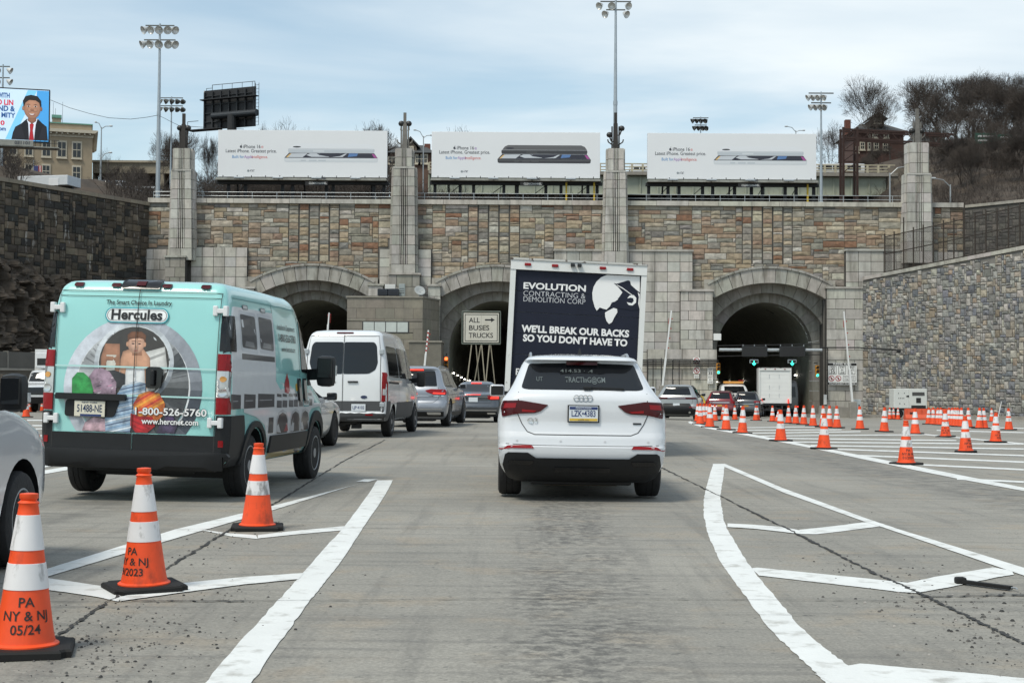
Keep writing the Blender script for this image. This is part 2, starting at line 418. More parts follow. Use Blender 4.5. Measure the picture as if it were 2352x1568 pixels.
# loose stones and grit
M_GRIT = mat('loose_grit', (.06, .058, .055), .9, var=.3, vscale=9, objcol='attr')
def pebbles(spots, name, label):
	mb = MB()
	for (u, v, su, sv, n, smin, smax) in spots:
		for _ in range(int(n * .45)):
			uu, vv = rnd.gauss(u, su), rnd.gauss(v, sv)
			if vv < 960 or vv > 1640: continue
			g = G(uu, vv); s_ = .75 * (smin + (smax - smin) * rnd.random() ** 4)
			h = s_ * .6; t = rnd.random() * 6.28
			base = [(g.x + s_ * rnd.uniform(.6, 1) * math.cos(t + k * 1.57), g.y + s_ * rnd.uniform(.6, 1) * math.sin(t + k * 1.57), g.z + .001) for k in range(4)]
			topz = g.z + h
			vs = base + [(b[0] * .45 + g.x * .55, b[1] * .45 + g.y * .55, topz) for b in base]
			c = rnd.choice([(.04, .04, .04)] * 4 + [(.10, .095, .09)] * 5 + [(.32, .3, .28)])
			mb.hexa(vs, c)
	o = mb.build(name, M_GRIT); tag(o, label, 'gravel', kind='stuff'); return o
pebbles([(300, 1430, 150, 40, 950, .004, .02), (200, 1500, 130, 35, 700, .004, .02), (420, 1300, 60, 25, 160, .004, .018), (520, 1235, 60, 14, 200, .004, .02),
         (560, 1350, 110, 22, 150, .004, .018), (660, 1190, 60, 20, 90, .004, .018), (470, 1345, 60, 16, 120, .004, .02)], 'grit', 'dark loose grit scattered along the road joint by the near cones')
pebbles([(2060, 1340, 70, 28, 300, .004, .022), (2150, 1385, 110, 25, 420, .004, .022), (2270, 1440, 80, 35, 520, .004, .025), (1950, 1290, 60, 18, 150, .004, .02),
         (1810, 1214, 16, 4, 60, .006, .02), (2250, 1510, 90, 40, 260, .004, .02), (1830, 1180, 90, 30, 60, .004, .015)], 'grit', 'dark grit scattered along the diagonal joint by the black strap')

# ------------------------------------------------------------------ hillside behind and above the portal
WALL_Y = 109.0
def lwall_y(x): return max(30.0, 109.0 - (-28.0 - x) * 1.95)
def rwall_y(x): return max(30.0, 108.0 - (x - 26.6) * 1.80)
def rear_y(x): return max(60.0, 109.0 - (x - 34.4) * 0.95)
def ss(t): t = max(0, min(1, t)); return t * t * (3 - 2 * t)
def amp(x):
	k = [(-300, 12), (-60, 10), (-30, 8), (-12, 11), (0, 4), (8, 2), (22, 1.5), (30, 3), (48, 22), (80, 26), (300, 30)]
	for (a, p), (b, q) in zip(k[:-1], k[1:]):
		if x <= b: return p + (q - p) * ss((x - a) / (b - a))
	return k[-1][1]
def hill_z(x, y):
	y0 = lwall_y(x) if x < -28 else rear_y(x) if x > 34.4 else 109.0
	d = max(0, y - y0 - 5)
	bumpy = .5 * math.sin(x * .37 + y * .21) * ss(d / 30) + .3 * math.sin(x * .9 - y * .5) * ss(d / 25)
	if x > 22:
		g = .03 + .19 * ss((x - 22) / 24) + .08 * ss((x - 46) / 16)
		return 14.75 + bumpy + 26 * math.tanh(g * max(0, y - max(y0, 100) - 4) / 26) + .04 * max(0, min(y, 400) - 210)
	return 14.75 + amp(x) * (.75 * ss(d / 62) + .25 * ss((y - 150) / 220)) + bumpy - (ss((y - 300) / 500) * 16)
M_HILL = mat('winter_hillside', (.05, .038, .028), .95, var=.45, vscale=.35, bump=1.0, bscale=3.0, stain=(.085, .057, .036), stain_fac=.6, stain_scale=(.25, .25, .25))
xs = sorted(set(frange(-320, -60, 13) + frange(-60, 60, 2) + frange(60, 320, 13)))
ts = [0, .6, 2, 4, 7, 11, 16, 22, 28, 35, 42, 50, 58, 68, 80, 95, 115, 140, 180, 240, 340, 500, 800]
vs, fs = [], []
for t in ts:
	for x in xs:
		y0 = (lwall_y(x) if x < -28 else rear_y(x) if x > 34.4 else 109.0) + 0.55
		y = y0 + t * (1 if t < 300 else 1.0); vs.append((x, y, hill_z(x, y)))
nx = len(xs)
for j in range(len(ts) - 1):
	for i in range(nx - 1):
		a = j * nx + i; fs.append((a, a + 1, a + nx + 1, a + nx))
me = bpy.data.meshes.new('hillside'); me.from_pydata(vs, [], fs); shade(me, 180)
tag(link('hillside', me, M_HILL), kind='structure')
# ================================================================== masonry helpers
def mortar(name, c): return mat(name, c, .9, var=.2, vscale=2, bump=.3, bscale=8)
M_MORTAR = mortar('mortar', (.17, .162, .148))
M_STONE_O = mat('ashlar_stone', rough=.88, var=.34, vscale=3.2, bump=1.0, bscale=6, objcol='object', stain=(.10, .095, .085), stain_fac=.5, stain_scale=(1.3, 1.3, .35), stain_lo=.5, stain_hi=.78)
M_STONE_A = mat('ashlar_stone_small', rough=.88, var=.34, vscale=3.2, bump=1.0, bscale=6, objcol='attr', stain=(.10, .095, .085), stain_fac=.5, stain_scale=(1.3, 1.3, .35), stain_lo=.5, stain_hi=.78)
M_GRAN_O = mat('granite_block', rough=.8, var=.14, vscale=3, bump=.35, bscale=14, objcol='object', stain=(.155, .145, .125), stain_fac=.7, stain_scale=(1.6, 1.6, .28), stain_lo=.48, stain_hi=.72)
M_JOINT = mat('granite_joint', (.045, .043, .04), .9, var=.2)
def jit(c, k=.12):
	q = 1 + rnd.uniform(-k, k); return tuple(max(0, min(1, a * q * (1 + rnd.uniform(-.03, .03)))) for a in c)
PAL_PORTAL = [(.28, .258, .215)] * 6 + [(.235, .218, .186)] * 6 + [(.195, .187, .17)] * 2 + [(.30, .235, .165)] * 8 + [(.27, .19, .135)] * 4 + [(.38, .335, .26)] * 4 + [(.33, .27, .195)] * 5 + [(.21, .115, .07)] * 2 + [(.40, .375, .325)] * 3
PAL_RIGHT = [(.255, .25, .235)] * 6 + [(.21, .208, .2)] * 6 + [(.31, .302, .28)] * 4 + [(.30, .265, .215)] * 3 + [(.155, .163, .18)] * 4 + [(.36, .34, .30)] * 3 + [(.28, .225, .17)]
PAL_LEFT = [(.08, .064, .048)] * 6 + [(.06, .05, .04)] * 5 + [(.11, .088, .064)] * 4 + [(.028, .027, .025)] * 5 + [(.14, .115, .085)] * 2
PAL_REAR = [(.10, .092, .082)] * 4 + [(.075, .07, .065)] * 4 + [(.14, .128, .112)] * 2
PAL_GRAN = [(.46, .44, .40), (.43, .415, .38), (.49, .47, .43), (.40, .385, .35)]

def random_ashlar(W, H, uw, uh, ws, hs):
	nx, ny = max(1, int(round(W / uw))), max(1, int(round(H / uh))); uw, uh = W / nx, H / ny
	occ = np.zeros((ny, nx), bool); out = []
	for j in range(ny):
		for i in range(nx):
			if occ[j, i]: continue
			w, h = rnd.choice(ws), rnd.choice(hs)
			w = min(w, nx - i); h = min(h, ny - j)
			k = 0
			while k < w and not occ[j, i + k]: k += 1
			w = k
			if nx - (i + w) == 1 and not occ[j, nx - 1]: w += 1
			while h > 1 and occ[j:j + h, i:i + w].any(): h -= 1
			occ[j:j + h, i:i + w] = True; out.append((i * uw, (i + w) * uw, j * uh, (j + h) * uh))
	return out
def stone_geo(s0, s1, t0, t1, jw, proud, rough, taper=.012):
	"""irregular face: (s, t, n) corners; back rectangle at n = -0.03"""
	a, b, c, d = s0 + jw, s1 - jw, t0 + jw, t1 - jw
	rj = lambda: rnd.uniform(-rough, rough)
	e = taper
	vs = [(a, c, -.03), (b, c, -.03), (b, d, -.03), (a, d, -.03),
          (a + e, c + e, proud + rj()), (b - e, c + e, proud + rj()), (b - e, d - e, proud + rj()), (a + e, d - e, proud + rj()),
          ((a + b) / 2 + (b - a) * rnd.uniform(-.2, .2), (c + d) / 2, proud + rough * 1.6 + rj())]
	fs = [(0, 1, 5, 4), (1, 2, 6, 5), (2, 3, 7, 6), (3, 0, 4, 7), (4, 5, 8), (5, 6, 8), (6, 7, 8), (7, 4, 8)]
	return vs, fs
class Frame:
	"""wall frame: s along the wall, t up, n towards the viewer"""
	def __init__(s, O, e):
		s.O = Vector(O); s.e = Vector((e[0], e[1], 0)).normalized(); s.n = Vector((s.e.y, -s.e.x, 0))
	def __call__(s, a, t, n): return s.O + s.e * a + Vector((0, 0, t)) + s.n * n
def place_stones(root, frame, rects, pal, jw=.012, proud=.05, rough=.02, accept=None, nmax=300, name='stone', m_o=None, m_a=None, bulk=True, col_k=.14):
	rects = [r for r in rects if accept is None or accept((r[0] + r[1]) / 2, (r[2] + r[3]) / 2, r)]
	rects.sort(key=lambda r: -(r[1] - r[0]) * (r[3] - r[2]))
	rest = MB(root.location)
	for k, (s0, s1, t0, t1) in enumerate(rects):
		vs, fs = stone_geo(s0, s1, t0, t1, jw, proud, rough); c = jit(rnd.choice(pal), col_k)
		cs, ct = (s0 + s1) / 2, (t0 + t1) / 2; cen = frame(cs, ct, 0)
		if k < nmax:
			me = bpy.data.meshes.new(name); me.from_pydata([frame(*v) - cen for v in vs], [], fs)
			o = link(name, me, m_o or M_STONE_O, root, cen - root.location); o.color = (*c, 1)
		else: rest.add([frame(*v) for v in vs], fs, c)
	if len(rects) > nmax:
		tag(rest.build('small_stones', m_a or M_STONE_A, root), kind='stuff')
def block(root, pts, c=None, name='block', m=None):
	"""one granite block from 8 world corners, object at its centre"""
	cen = sum((Vector(p) for p in pts), Vector()) / 8
	me = bpy.data.meshes.new(name)
	me.from_pydata([Vector(p) - cen for p in pts], [], [(3, 2, 1, 0), (4, 5, 6, 7), (0, 1, 5, 4), (1, 2, 6, 5), (2, 3, 7, 6), (3, 0, 4, 7)])
	o = link(name, me, m or M_GRAN_O, root, cen - root.location); c = c or jit(rnd.choice(PAL_GRAN), .07); o.color = (*c, 1)
	return o
def bx8(x0, x1, y0, y1, z0, z1):
	return [(x0, y0, z0), (x1, y0, z0), (x1, y1, z0), (x0, y1, z0), (x0, y0, z1), (x1, y0, z1), (x1, y1, z1), (x0, y1, z1)]
S = FPX / WALL_Y
def wx(u): return P(u, 700, WALL_Y).x
def wz(v, u=1176): return P(u, v, WALL_Y).z

# ================================================================== the portal wall
pw = thing('portal_wall', 'long brown and grey stone tunnel portal wall with three arched openings', 'wall', (wx(1270), WALL_Y, gz(wx(1270), WALL_Y)))
ZTOP = wz(471)
XL, XR = wx(338), wx(2212)
ARCH_U = [718, 1142, 1766]
class Arch: pass
ARCHES = []
for u in ARCH_U:
	a = Arch(); a.cx = wx(u); dz = P(u, 700, WALL_Y).z - P(1766, 700, WALL_Y).z
	zz = lambda v: P(1766, v, WALL_Y).z
	a.r1, a.c1, a.t1 = 244 / S, zz(894), 277 / S
	a.r2, a.c2 = 150 / S, zz(820.7)
	a.r3, a.c3 = 112 / S, zz(803.5)
	a.g = gz(a.cx, WALL_Y)
	ARCHES.append(a)
HW = 128 / S
# backing with arched openings (column strips)
mb = sub(pw); xs = sorted(set(frange(XL, XR, .6) + [a.cx + k * HW / 12 for a in ARCHES for k in range(-12, 13)]))
def low(x):
	for a in ARCHES:
		d = abs(x - a.cx)
		if d <= HW + 1e-6: return a.c1 + math.sqrt(a.r1 ** 2 - d * d) + .12
	return gz(x, WALL_Y) - .3
for x0, x1 in zip(xs[:-1], xs[1:]):
	if x1 - x0 < 1e-5: continue
	inside = any(abs((x0 + x1) / 2 - a.cx) < HW for a in ARCHES)
	l0, l1 = (low(x0), low(x1)) if inside else (gz(x0, WALL_Y) - .3,) * 2
	mb.hexa([(x0, WALL_Y, l0), (x1, WALL_Y, l1), (x1, WALL_Y + .5, l1), (x0, WALL_Y + .5, l0), (x0, WALL_Y, ZTOP), (x1, WALL_Y, ZTOP), (x1, WALL_Y + .5, ZTOP), (x0, WALL_Y + .5, ZTOP)])
mb.build('backing', M_MORTAR, pw)
# rubble stones between vertical joint lines
fr = Frame((0, WALL_Y, 0), (1, 0))
GROOVES = [[661, 685, 708.6, 731.6, 755, 778], [1073.6, 1097, 1121, 1145, 1169, 1193], [1704, 1727, 1751, 1774.5, 1798, 1820]]
groove_b = wz(603); zlow = wz(692)
def stone_ok(s_, t, r):
	for a in ARCHES:
		d = abs(s_ - a.cx)
		if d < HW + 1 and t < a.c1 + math.sqrt(max(0, (a.r1 + .35) ** 2 - d * d)): return False
	for (u0, u1, v0) in [(338, 400, 573), (449, 569, 573), (872, 990, 573), (1270, 1590, 573), (1940, 2085, 571), (2140, 2212, 571)]:
		if wx(u0) < s_ < wx(u1) and t < wz(v0): return False
	for uc, hw_ in ((414, 25), (928, 28), (1414, 26), (2114, 29)):
		if wx(uc - hw_) < s_ < wx(uc + hw_): return False
	return True
rects = []
def fill_span(u0, u1, z0, z1):
	x0, x1 = wx(u0), wx(u1)
	for (a, b, c, d) in random_ashlar(x1 - x0, z1 - z0, .24, .165, [3, 3, 4, 4, 5, 5, 6, 7], [1, 2, 2, 2, 2, 3, 3]):
		rects.append((x0 + a, x0 + b, z0 + c, z0 + d))
edges = [338, 569, 'G0', 868, 992, 'G1', 1271, 1589, 'G2', 1939, 2212]
prev = 338
fill_span(338, 569, zlow, ZTOP)
for g, (l, r) in zip(GROOVES, [(569, 868), (992, 1271), (1589, 1939)]):
	fill_span(l, g[0], groove_b, ZTOP); fill_span(g[-1], r, groove_b, ZTOP)
	for a, b in zip(g[:-1], g[1:]): fill_span(a + 1.3, b - 1.3, groove_b, ZTOP)
	fill_span(l, r, zlow, groove_b)
fill_span(868, 992, zlow, ZTOP); fill_span(1271, 1589, wz(573), ZTOP); fill_span(1939, 2212, zlow, ZTOP)
place_stones(pw, fr, rects, PAL_PORTAL, jw=.010, proud=.06, rough=.022, accept=stone_ok)
# dark vertical slots (recessed strips between stone bands)
for g in GROOVES:
	for u in g:
		x = wx(u); block(pw, bx8(x - .035, x + .035, WALL_Y - .012, WALL_Y + .05, groove_b, ZTOP - .02), (.05, .047, .042), 'slot')
# coping stones
x = XL
while x < XR - .2:
	w = min(rnd.uniform(1.9, 2.6), XR - x)
	block(pw, bx8(x + .012, x + w - .012, WALL_Y - .26, WALL_Y + .62, ZTOP + .002, ZTOP + .36 + rnd.uniform(-.01, .01)), jit((.46, .44, .39), .08), 'coping_stone'); x += w

# arches: three stepped rings of voussoirs, jambs, and a tunnel barrel
M_VOUS = mat('arch_granite', rough=.78, var=.18, vscale=1.6, bump=.35, bscale=10, objcol='object', stain=(.15, .138, .115), stain_fac=.85, stain_scale=(2.6, 2.6, .5), stain_lo=.45, stain_hi=.68)
def ring(root, a, r0, r1, cz, y0, y1, amax, n, colr, name='voussoir'):
	for k in range(n):
		t0 = -amax + 2 * amax * k / n; t1 = -amax + 2 * amax * (k + 1) / n; g = .0022
		m_ = 4; vs = []
		for yy in (y0, y1):
			for rr in (r0, r1):
				for i in range(m_ + 1):
					t = t0 + g + (t1 - t0 - 2 * g) * i / m_; vs.append(Vector((a.cx + rr * math.sin(t), yy, cz + rr * math.cos(t))))
		q = m_ + 1; fs = []
		for i in range(m_):
			fs += [(i, i + 1, q + i + 1, q + i), (2 * q + i, 3 * q + i, 3 * q + i + 1, 2 * q + i + 1), (i, 2 * q + i, 2 * q + i + 1, i + 1), (q + i, q + i + 1, 3 * q + i + 1, 3 * q + i)]
		fs += [(0, q, 3 * q, 2 * q), (m_, 2 * q + m_, 3 * q + m_, q + m_)]
		cen = sum(vs, Vector()) / len(vs)
		me = bpy.data.meshes.new(name); me.from_pydata([p - cen for p in vs], [], fs)
		bm = bmesh.new(); bm.from_mesh(me); bmesh.ops.recalc_face_normals(bm, faces=bm.faces); bm.to_mesh(me); bm.free()
		o = link(name, me, M_VOUS, root, cen - root.location); o.color = (*jit(colr, .06), 1)
M_BARREL = mat('tunnel_lining', (.30, .31, .26), .55, var=.25, vscale=1.2)
M_BLACK = mat('black_paint', (.012, .012, .013), .6)
M_LAMP = mat('tunnel_lamp_glow', (.9, .9, .85), .4, emit=(1, .95, .85), estr=9)
for a in ARCHES:
	ring(pw, a, a.r1, a.t1, a.c1, WALL_Y - .36, WALL_Y + .8, math.asin(HW / a.r1), 11, (.36, .345, .31))
	ring(pw, a, a.t1 + .002, a.t1 + .17, a.c1, WALL_Y - .46, WALL_Y - .02, math.asin(HW / a.r1) * .975, 9, (.33, .32, .29), 'hood_mould')
	ring(pw, a, a.r2, a.r2 + 1.75, a.c2, WALL_Y + .82, WALL_Y + 1.75, math.asin(HW / a.r2) * 1.04, 13, (.27, .26, .235))
	ring(pw, a, a.r3, a.r3 + 1.5, a.c3, WALL_Y + 1.77, WALL_Y + 3.0, math.pi / 2, 17, (.27, .26, .235))
	for s_ in (-1, 1):                                   # jamb courses under the inner ring
		z = a.c3;
		while z > a.g - .2:
			h = .78; x0, x1 = sorted((a.cx + s_ * a.r3, a.cx + s_ * (a.r3 + 1.4)))
			block(pw, bx8(x0, x1, WALL_Y + 1.77, WALL_Y + 3.0, z - h + .012, z), jit((.25, .24, .22), .08)); z -= h
	n = 28; vs, fs = [], []
	ys = [WALL_Y + 3.0, 122, 140, 178]
	prof = [(a.r3 - .002, a.g - 3)] + [(a.r3 * math.cos(t), a.c3 + a.r3 * math.sin(t)) for t in [math.pi * i / n for i in range(n + 1)]] + [(-a.r3 + .002, a.g - 3)]
	for y in ys: vs += [(a.cx + px, y, pz) for px, pz in prof]
	q = len(prof)
	for j in range(len(ys) - 1): fs += [(j * q + i, j * q + i + 1, (j + 1) * q + i + 1, (j + 1) * q + i) for i in range(q - 1)]
	fs.append(tuple(range((len(ys) - 1) * q, len(ys) * q)))
	mbb = sub(pw); mbb.add(vs, fs); o = mbb.build('tunnel_lining', M_BARREL, pw, smooth=60)
	for s_ in (-1, 1):
		for k in range(6):
			y = 117 + 9 * k; x = a.cx + s_ * (a.r3 - .12); z = 2.2 + (gz(a.cx, y) - a.g)
			l_ = sub(pw); l_.bbox((x, y, z), (.12, .2, .1), .03); l_.build('tunnel_lamp', M_LAMP, pw)
	for (y, t0, t1) in [(116, .55, .8), (119, .62, .9), (117, 1.9, 2.1), (125, .6, .9)]:
		l_ = sub(pw)
		pts = [(a.cx - (a.r3 - .05) * math.cos(t), y, a.c3 + (a.r3 - .05) * math.sin(t)) for t in [t0 + (t1 - t0) * i / 6 for i in range(7)]]
		l_.path(pts, .04, 4); l_.build('ceiling_conduit', M_BLACK, pw)

# granite panels and piers in regular courses
def block_panel(root, u0, u1, v0, v1, yf, yb, cw, ch, name='panel', cap=None, pal=None, thin=False):
	x0, x1 = wx(u0), wx(u1); z1 = wz(v0); z0 = wz(v1)
	core = sub(root); core.box(x0 + .03, x1 - .03, yf + .035, yb, z0, z1 - .02); pn = core.build(name, M_JOINT, root)
	nz = max(1, round((z1 - z0) / ch)); h = (z1 - z0) / nz
	nxx = max(1, round((x1 - x0) / cw)); w = (x1 - x0) / nxx
	pc = Vector((0, 0, 0))
	for j in range(nz):
		off = 0 if thin else (.5 * w if j % 2 else 0)
		e = [x0] + [x0 + off + w * i for i in range(0 if off else 1, nxx)] + [x1]
		for a, b in zip(e[:-1], e[1:]):
			if b - a < .05: continue
			k = rnd.uniform(-.006, .006)
			o = block(root, bx8(a + .019, b - .019, yf + k, yf + .06, z0 + j * h + .018, z0 + (j + 1) * h - .018), jit(rnd.choice(pal or PAL_GRAN), .07)); o.parent = pn;
	if cap:
		block(root, bx8(x0 - .06, x1 + .06, yf - .1, yb, z1 + .003, z1 + cap))
	return pn
block_panel(pw, 440, 569, 573, 730, WALL_Y - .42, WALL_Y - .002, .95, .76, thin=True)
block_panel(pw, 338, 400, 578, 720, WALL_Y - .42, WALL_Y - .002, 1.0, .76)
block_panel(pw, 872, 990, 575, 720, WALL_Y - .42, WALL_Y - .002, 1.0, .7, thin=True)
block_panel(pw, 1272, 1589, 577, 945, WALL_Y - .42, WALL_Y - .002, 1.0, .78, cap=.16, thin=True)
block_panel(pw, 1940, 2084, 573, 668, WALL_Y - .42, WALL_Y - .002, .9, .72, cap=.16, thin=True)
block_panel(pw, 2140, 2210, 573, 668, WALL_Y - .3, WALL_Y - .002, .9, .72)
block_panel(pw, 1560, 1634, 668, 800, WALL_Y - .85, WALL_Y + 1.9, 1.2, .78, cap=.15)
block_panel(pw, 1484, 1642, 800, 962, WALL_Y - 1.2, WALL_Y + 1.9, 1.3, .8)
block_panel(pw, 1893, 1978, 660, 962, WALL_Y - .85, WALL_Y + 1.9, 1.25, .8, cap=.15)
block_panel(pw, 546, 588, 668, 962, WALL_Y - .85, WALL_Y + 1.9, 1.25, .8, cap=.15)
block_panel(pw, 848, 882, 660, 962, WALL_Y - .85, WALL_Y + 1.9, 1.25, .8, cap=.15)
block_panel(pw, 984, 1013, 660, 962, WALL_Y - .85, WALL_Y + 1.9, 1.25, .8, cap=.15)
block_panel(pw, 1271, 1310, 660, 962, WALL_Y - .85, WALL_Y + 1.9, 1.25, .8, cap=.15)
# impost blocks beside the outer rings
for a in ARCHES:
	for s_ in (-1, 1):
		x0, x1 = sorted((a.cx + s_ * (HW + .02), a.cx + s_ * (HW + .75)))
		block(pw, bx8(x0, x1, WALL_Y - .4, WALL_Y + .6, wz(668), wz(650)), (.33, .31, .27)); block(pw, bx8(x0, x1, WALL_Y - .34, WALL_Y + .6, wz(650) + .01, wz(640)), (.36, .34, .3))

# ================================================================== granite pylons with lamp masts
M_BRONZE = mat('dark_bronze', (.035, .03, .026), .55, .4, var=.3, vscale=6)
M_GREYMAST = mat('weathered_mast', (.16, .15, .135), .6, .3, var=.3, vscale=4)
M_GLOBE = mat('lamp_globe_dark', (.02, .02, .02), .35)
def pylon(u, v_top, v_sh, v_bot, wt, wsh, wb, label, mast_lab, mast_v, mast_m, lamps, lean=0, tone=1.0):
	yf = WALL_Y - 1.25
	k = FPX / yf; X = lambda uu: P(uu, 600, yf).x; Z = lambda vv: P(u, vv, yf).z
	cx = X(u); zb, zs, zt = Z(v_bot), Z(v_sh), Z(v_top)
	t = thing('granite_pylon', label, 'pylon', (cx, yf + .6, zb))
	def half(z):
		return (wsh / 2 + (wb - wsh) / 2 * (zs - z) / (zs - zb)) / k if z < zs - 1e-6 else wt / 2 / k
	def stage(z0, z1, ribs):
		n = max(1, round((z1 - z0) / .72)); h = (z1 - z0) / n
		for j in range(n):
			a, b = z0 + j * h + .017, z0 + (j + 1) * h - .017
			ha, hb = half(min(z0 + j * h + 1e-4, z1)), half(min(z0 + (j + 1) * h - 1e-4, z1 - 1e-4) if z1 <= zs else z1)
			def piece(fx0, fx1, y0, y1, ins=0.0):
				p = [(cx + fx0 * ha, y0, a), (cx + fx1 * ha, y0, a), (cx + fx1 * ha, y1, a), (cx + fx0 * ha, y1, a), (cx + fx0 * hb, y0, b), (cx + fx1 * hb, y0, b), (cx + fx1 * hb, y1, b), (cx + fx0 * hb, y1, b)]
				c = jit(rnd.choice(PAL_GRAN), .06); block(t, p, tuple(q * tone for q in c))
			d = ha * 1.6
			if ribs:
				piece(-.99, -.36, yf, yf + .5); piece(.36, .99, yf, yf + .5)
				for q in range(4): piece(-.33 + q * .18, -.33 + q * .18 + .10, yf + .02, yf + .4)
			else:
				piece(-.99, -.02, yf, yf + .5); piece(.02, .99, yf, yf + .5)
			# set-back side courses
			piece(-1.20, -1.01, yf + .32, yf + 1.2); piece(1.01, 1.20, yf + .32, yf + 1.2)
	zr0 = zb + .9
	stage(zb, zr0, False); stage(zr0, zs, True); stage(zs + .02, zt, True)
	core = sub(t)
	core.hexa([(cx - half(zb) * .97, yf + .16, zb), (cx + half(zb) * .97, yf + .16, zb), (cx + half(zb) * .97, yf + 1.18, zb), (cx - half(zb) * .97, yf + 1.18, zb),
               (cx - half(zs - .01) * .97, yf + .16, zs), (cx + half(zs - .01) * .97, yf + .16, zs), (cx + half(zs - .01) * .97, yf + 1.18, zs), (cx - half(zs - .01) * .97, yf + 1.18, zs)])
	ht = wt / 2 / k * .97; core.box(cx - ht, cx + ht, yf + .16, yf + 1.15, zs + .001, zt - .01); core.build('core', M_JOINT, t)
	# ledge at the shoulder
	hs = half(zs - .01)
	block(t, bx8(cx - hs * 1.02, cx + hs * 1.02, yf - .03, yf + 1.2, zs - .12, zs + .015), (.42, .41, .38), 'ledge_stone')
	# lamp mast: its own thing standing on the pylon
	zm = Z(mast_v)
	m = thing('lamp_mast', mast_lab, 'lamp', (cx, yf + .6, zt))
	q = sub(m); hh = zm - zt; r = .2
	q.hexa([(cx - r, yf + .6 - r, zt), (cx + r, yf + .6 - r, zt), (cx + r, yf + .6 + r, zt), (cx - r, yf + .6 + r, zt), (cx - r * .75, yf + .6 - r * .75, zt + hh * .7), (cx + r * .75, yf + .6 - r * .75, zt + hh * .7), (cx + r * .75, yf + .6 + r * .75, zt + hh * .7), (cx - r * .75, yf + .6 + r * .75, zt + hh * .7)])
	q.box(cx - r * .55, cx + r * .55, yf + .6 - r * .55, yf + .6 + r * .55, zt + hh * .7, zm)
	for dx in (-.27, .27): q.box(cx + dx - .05, cx + dx + .05, yf + .5, yf + .7, zt, zt + hh * .62)
	q.build('mast', mast_m, m)
	for (du, dv) in lamps:
		lx, lz = cx + du / k, Z(dv); s_ = 1 if du > 0 else -1
		q = sub(m); q.path([(cx + s_ * .2, yf + .6, lz - .55), (cx + s_ * .32, yf + .6, lz - .5), (lx, yf + .6, lz - .12)], .055, 6); q.build('bracket', mast_m, m)
		q = sub(m); q.lathe([(.0, -.2), (.16, -.17), (.23, -.06), (.24, .04), (.16, .17), (.05, .21), (.0, .21)], 14, (lx, yf + .6, lz)); q.build('lamp_globe', M_GLOBE, m, smooth=60)
		if du < 0 or len(lamps) < 2 or True:
			q = sub(m); q.path([(cx + s_ * .2, yf + .6, zt + .3), (cx + s_ * .55, yf + .6, zt + .55), (cx + s_ * .6, yf + .6, zt + .75)], .05, 6); q.build('scroll', mast_m, m)
	return t
pylon(414, 340, 389, 597, 38, 44, 52, 'weathered granite pylon beside the dark rock wall, bronze mast above', 'bronze mast with twin round lamps on the pylon beside the rock wall', 258, M_BRONZE, [(-9, 291), (10, 291)])
pylon(926, 340, 383, 634, 36, 48, 56, 'grey granite pylon above the flat-roofed stone control building, slim mast above', 'slim grey mast with twin lamps on the pylon above the control building', 256, M_GREYMAST, [(-8, 281), (9, 281)], tone=.82)
pylon(1414, 340, 392, 604, 36, 44, 52, 'pale granite pylon behind the navy box truck, bronze mast above', 'bronze mast with lamps at unequal heights on the pylon behind the truck', 256, M_BRONZE, [(-14, 307), (14, 292)])
pylon(2112, 327, 398, 604, 42, 52, 59, 'pale granite pylon behind the chain-link fence, slim spire above', 'slim grey spire with twin lamps on the pylon behind the fence', 247, M_GREYMAST, [(-12, 298), (11, 298)])
# pedestals
for (u, w, v0, v1, lab) in [(932, 70, 636, 690, ''), (412, 46, 600, 960, '')]:
	block_panel(pw, u - w / 2, u + w / 2, v0, v1, WALL_Y - 1.6, WALL_Y - .44, 1.0, .75, 'pedestal', cap=.14, pal=[(.30, .285, .25), (.27, .255, .225)])

# ================================================================== right retaining wall, fence and upper wall
A = Vector((26.7, 108.1, 0)); B = Vector((46.7, 72.0, 0)); rw_f = Frame((A.x, A.y, 0), (B - A)[:2])
RL = (B - A).length
def rtop(s_): return 9.25 + s_ * .074
rwall = thing('retaining_wall', 'curving grey rubble stone retaining wall topped by a chain-link fence', 'wall', (A.x, A.y, gz(A.x, A.y)))
mb = sub(rwall); zg = -1.9
mb.hexa([rw_f(0, zg, 0), rw_f(RL, zg, 0), rw_f(RL, zg, -.6), rw_f(0, zg, -.6), rw_f(0, rtop(0), 0), rw_f(RL, rtop(RL), 0), rw_f(RL, rtop(RL), -.6), rw_f(0, rtop(0), -.6)])
mb.build('backing', M_MORTAR, rwall)
rects = [(a, b, zg + c, zg + d) for a, b, c, d in random_ashlar(21.0, 14.0, .185, .175, [1, 2, 2, 3, 3], [1, 2, 2, 3])]
place_stones(rwall, rw_f, rects, PAL_RIGHT, jw=.011, proud=.05, rough=.03, accept=lambda s_, t, r: r[3] < rtop(r[0]) - .02 and t > -1.6, col_k=.2)
s_ = 0
while s_ < RL - .5:
	w = 2.1; e = min(s_ + w, RL)
	block(rwall, [rw_f(s_ + .01, rtop(s_) + .005, .12), rw_f(e - .01, rtop(e) + .005, .12), rw_f(e - .01, rtop(e) + .005, -.72), rw_f(s_ + .01, rtop(s_) + .005, -.72),
                  rw_f(s_ + .01, rtop(s_) + .26, .12), rw_f(e - .01, rtop(e) + .26, .12), rw_f(e - .01, rtop(e) + .26, -.72), rw_f(s_ + .01, rtop(s_) + .26, -.72)], jit((.40, .385, .35), .07), 'coping_stone'); s_ += w
M_FENCE = mat('rusty_fence_steel', (.045, .034, .026), .7, .3, var=.3, vscale=6)
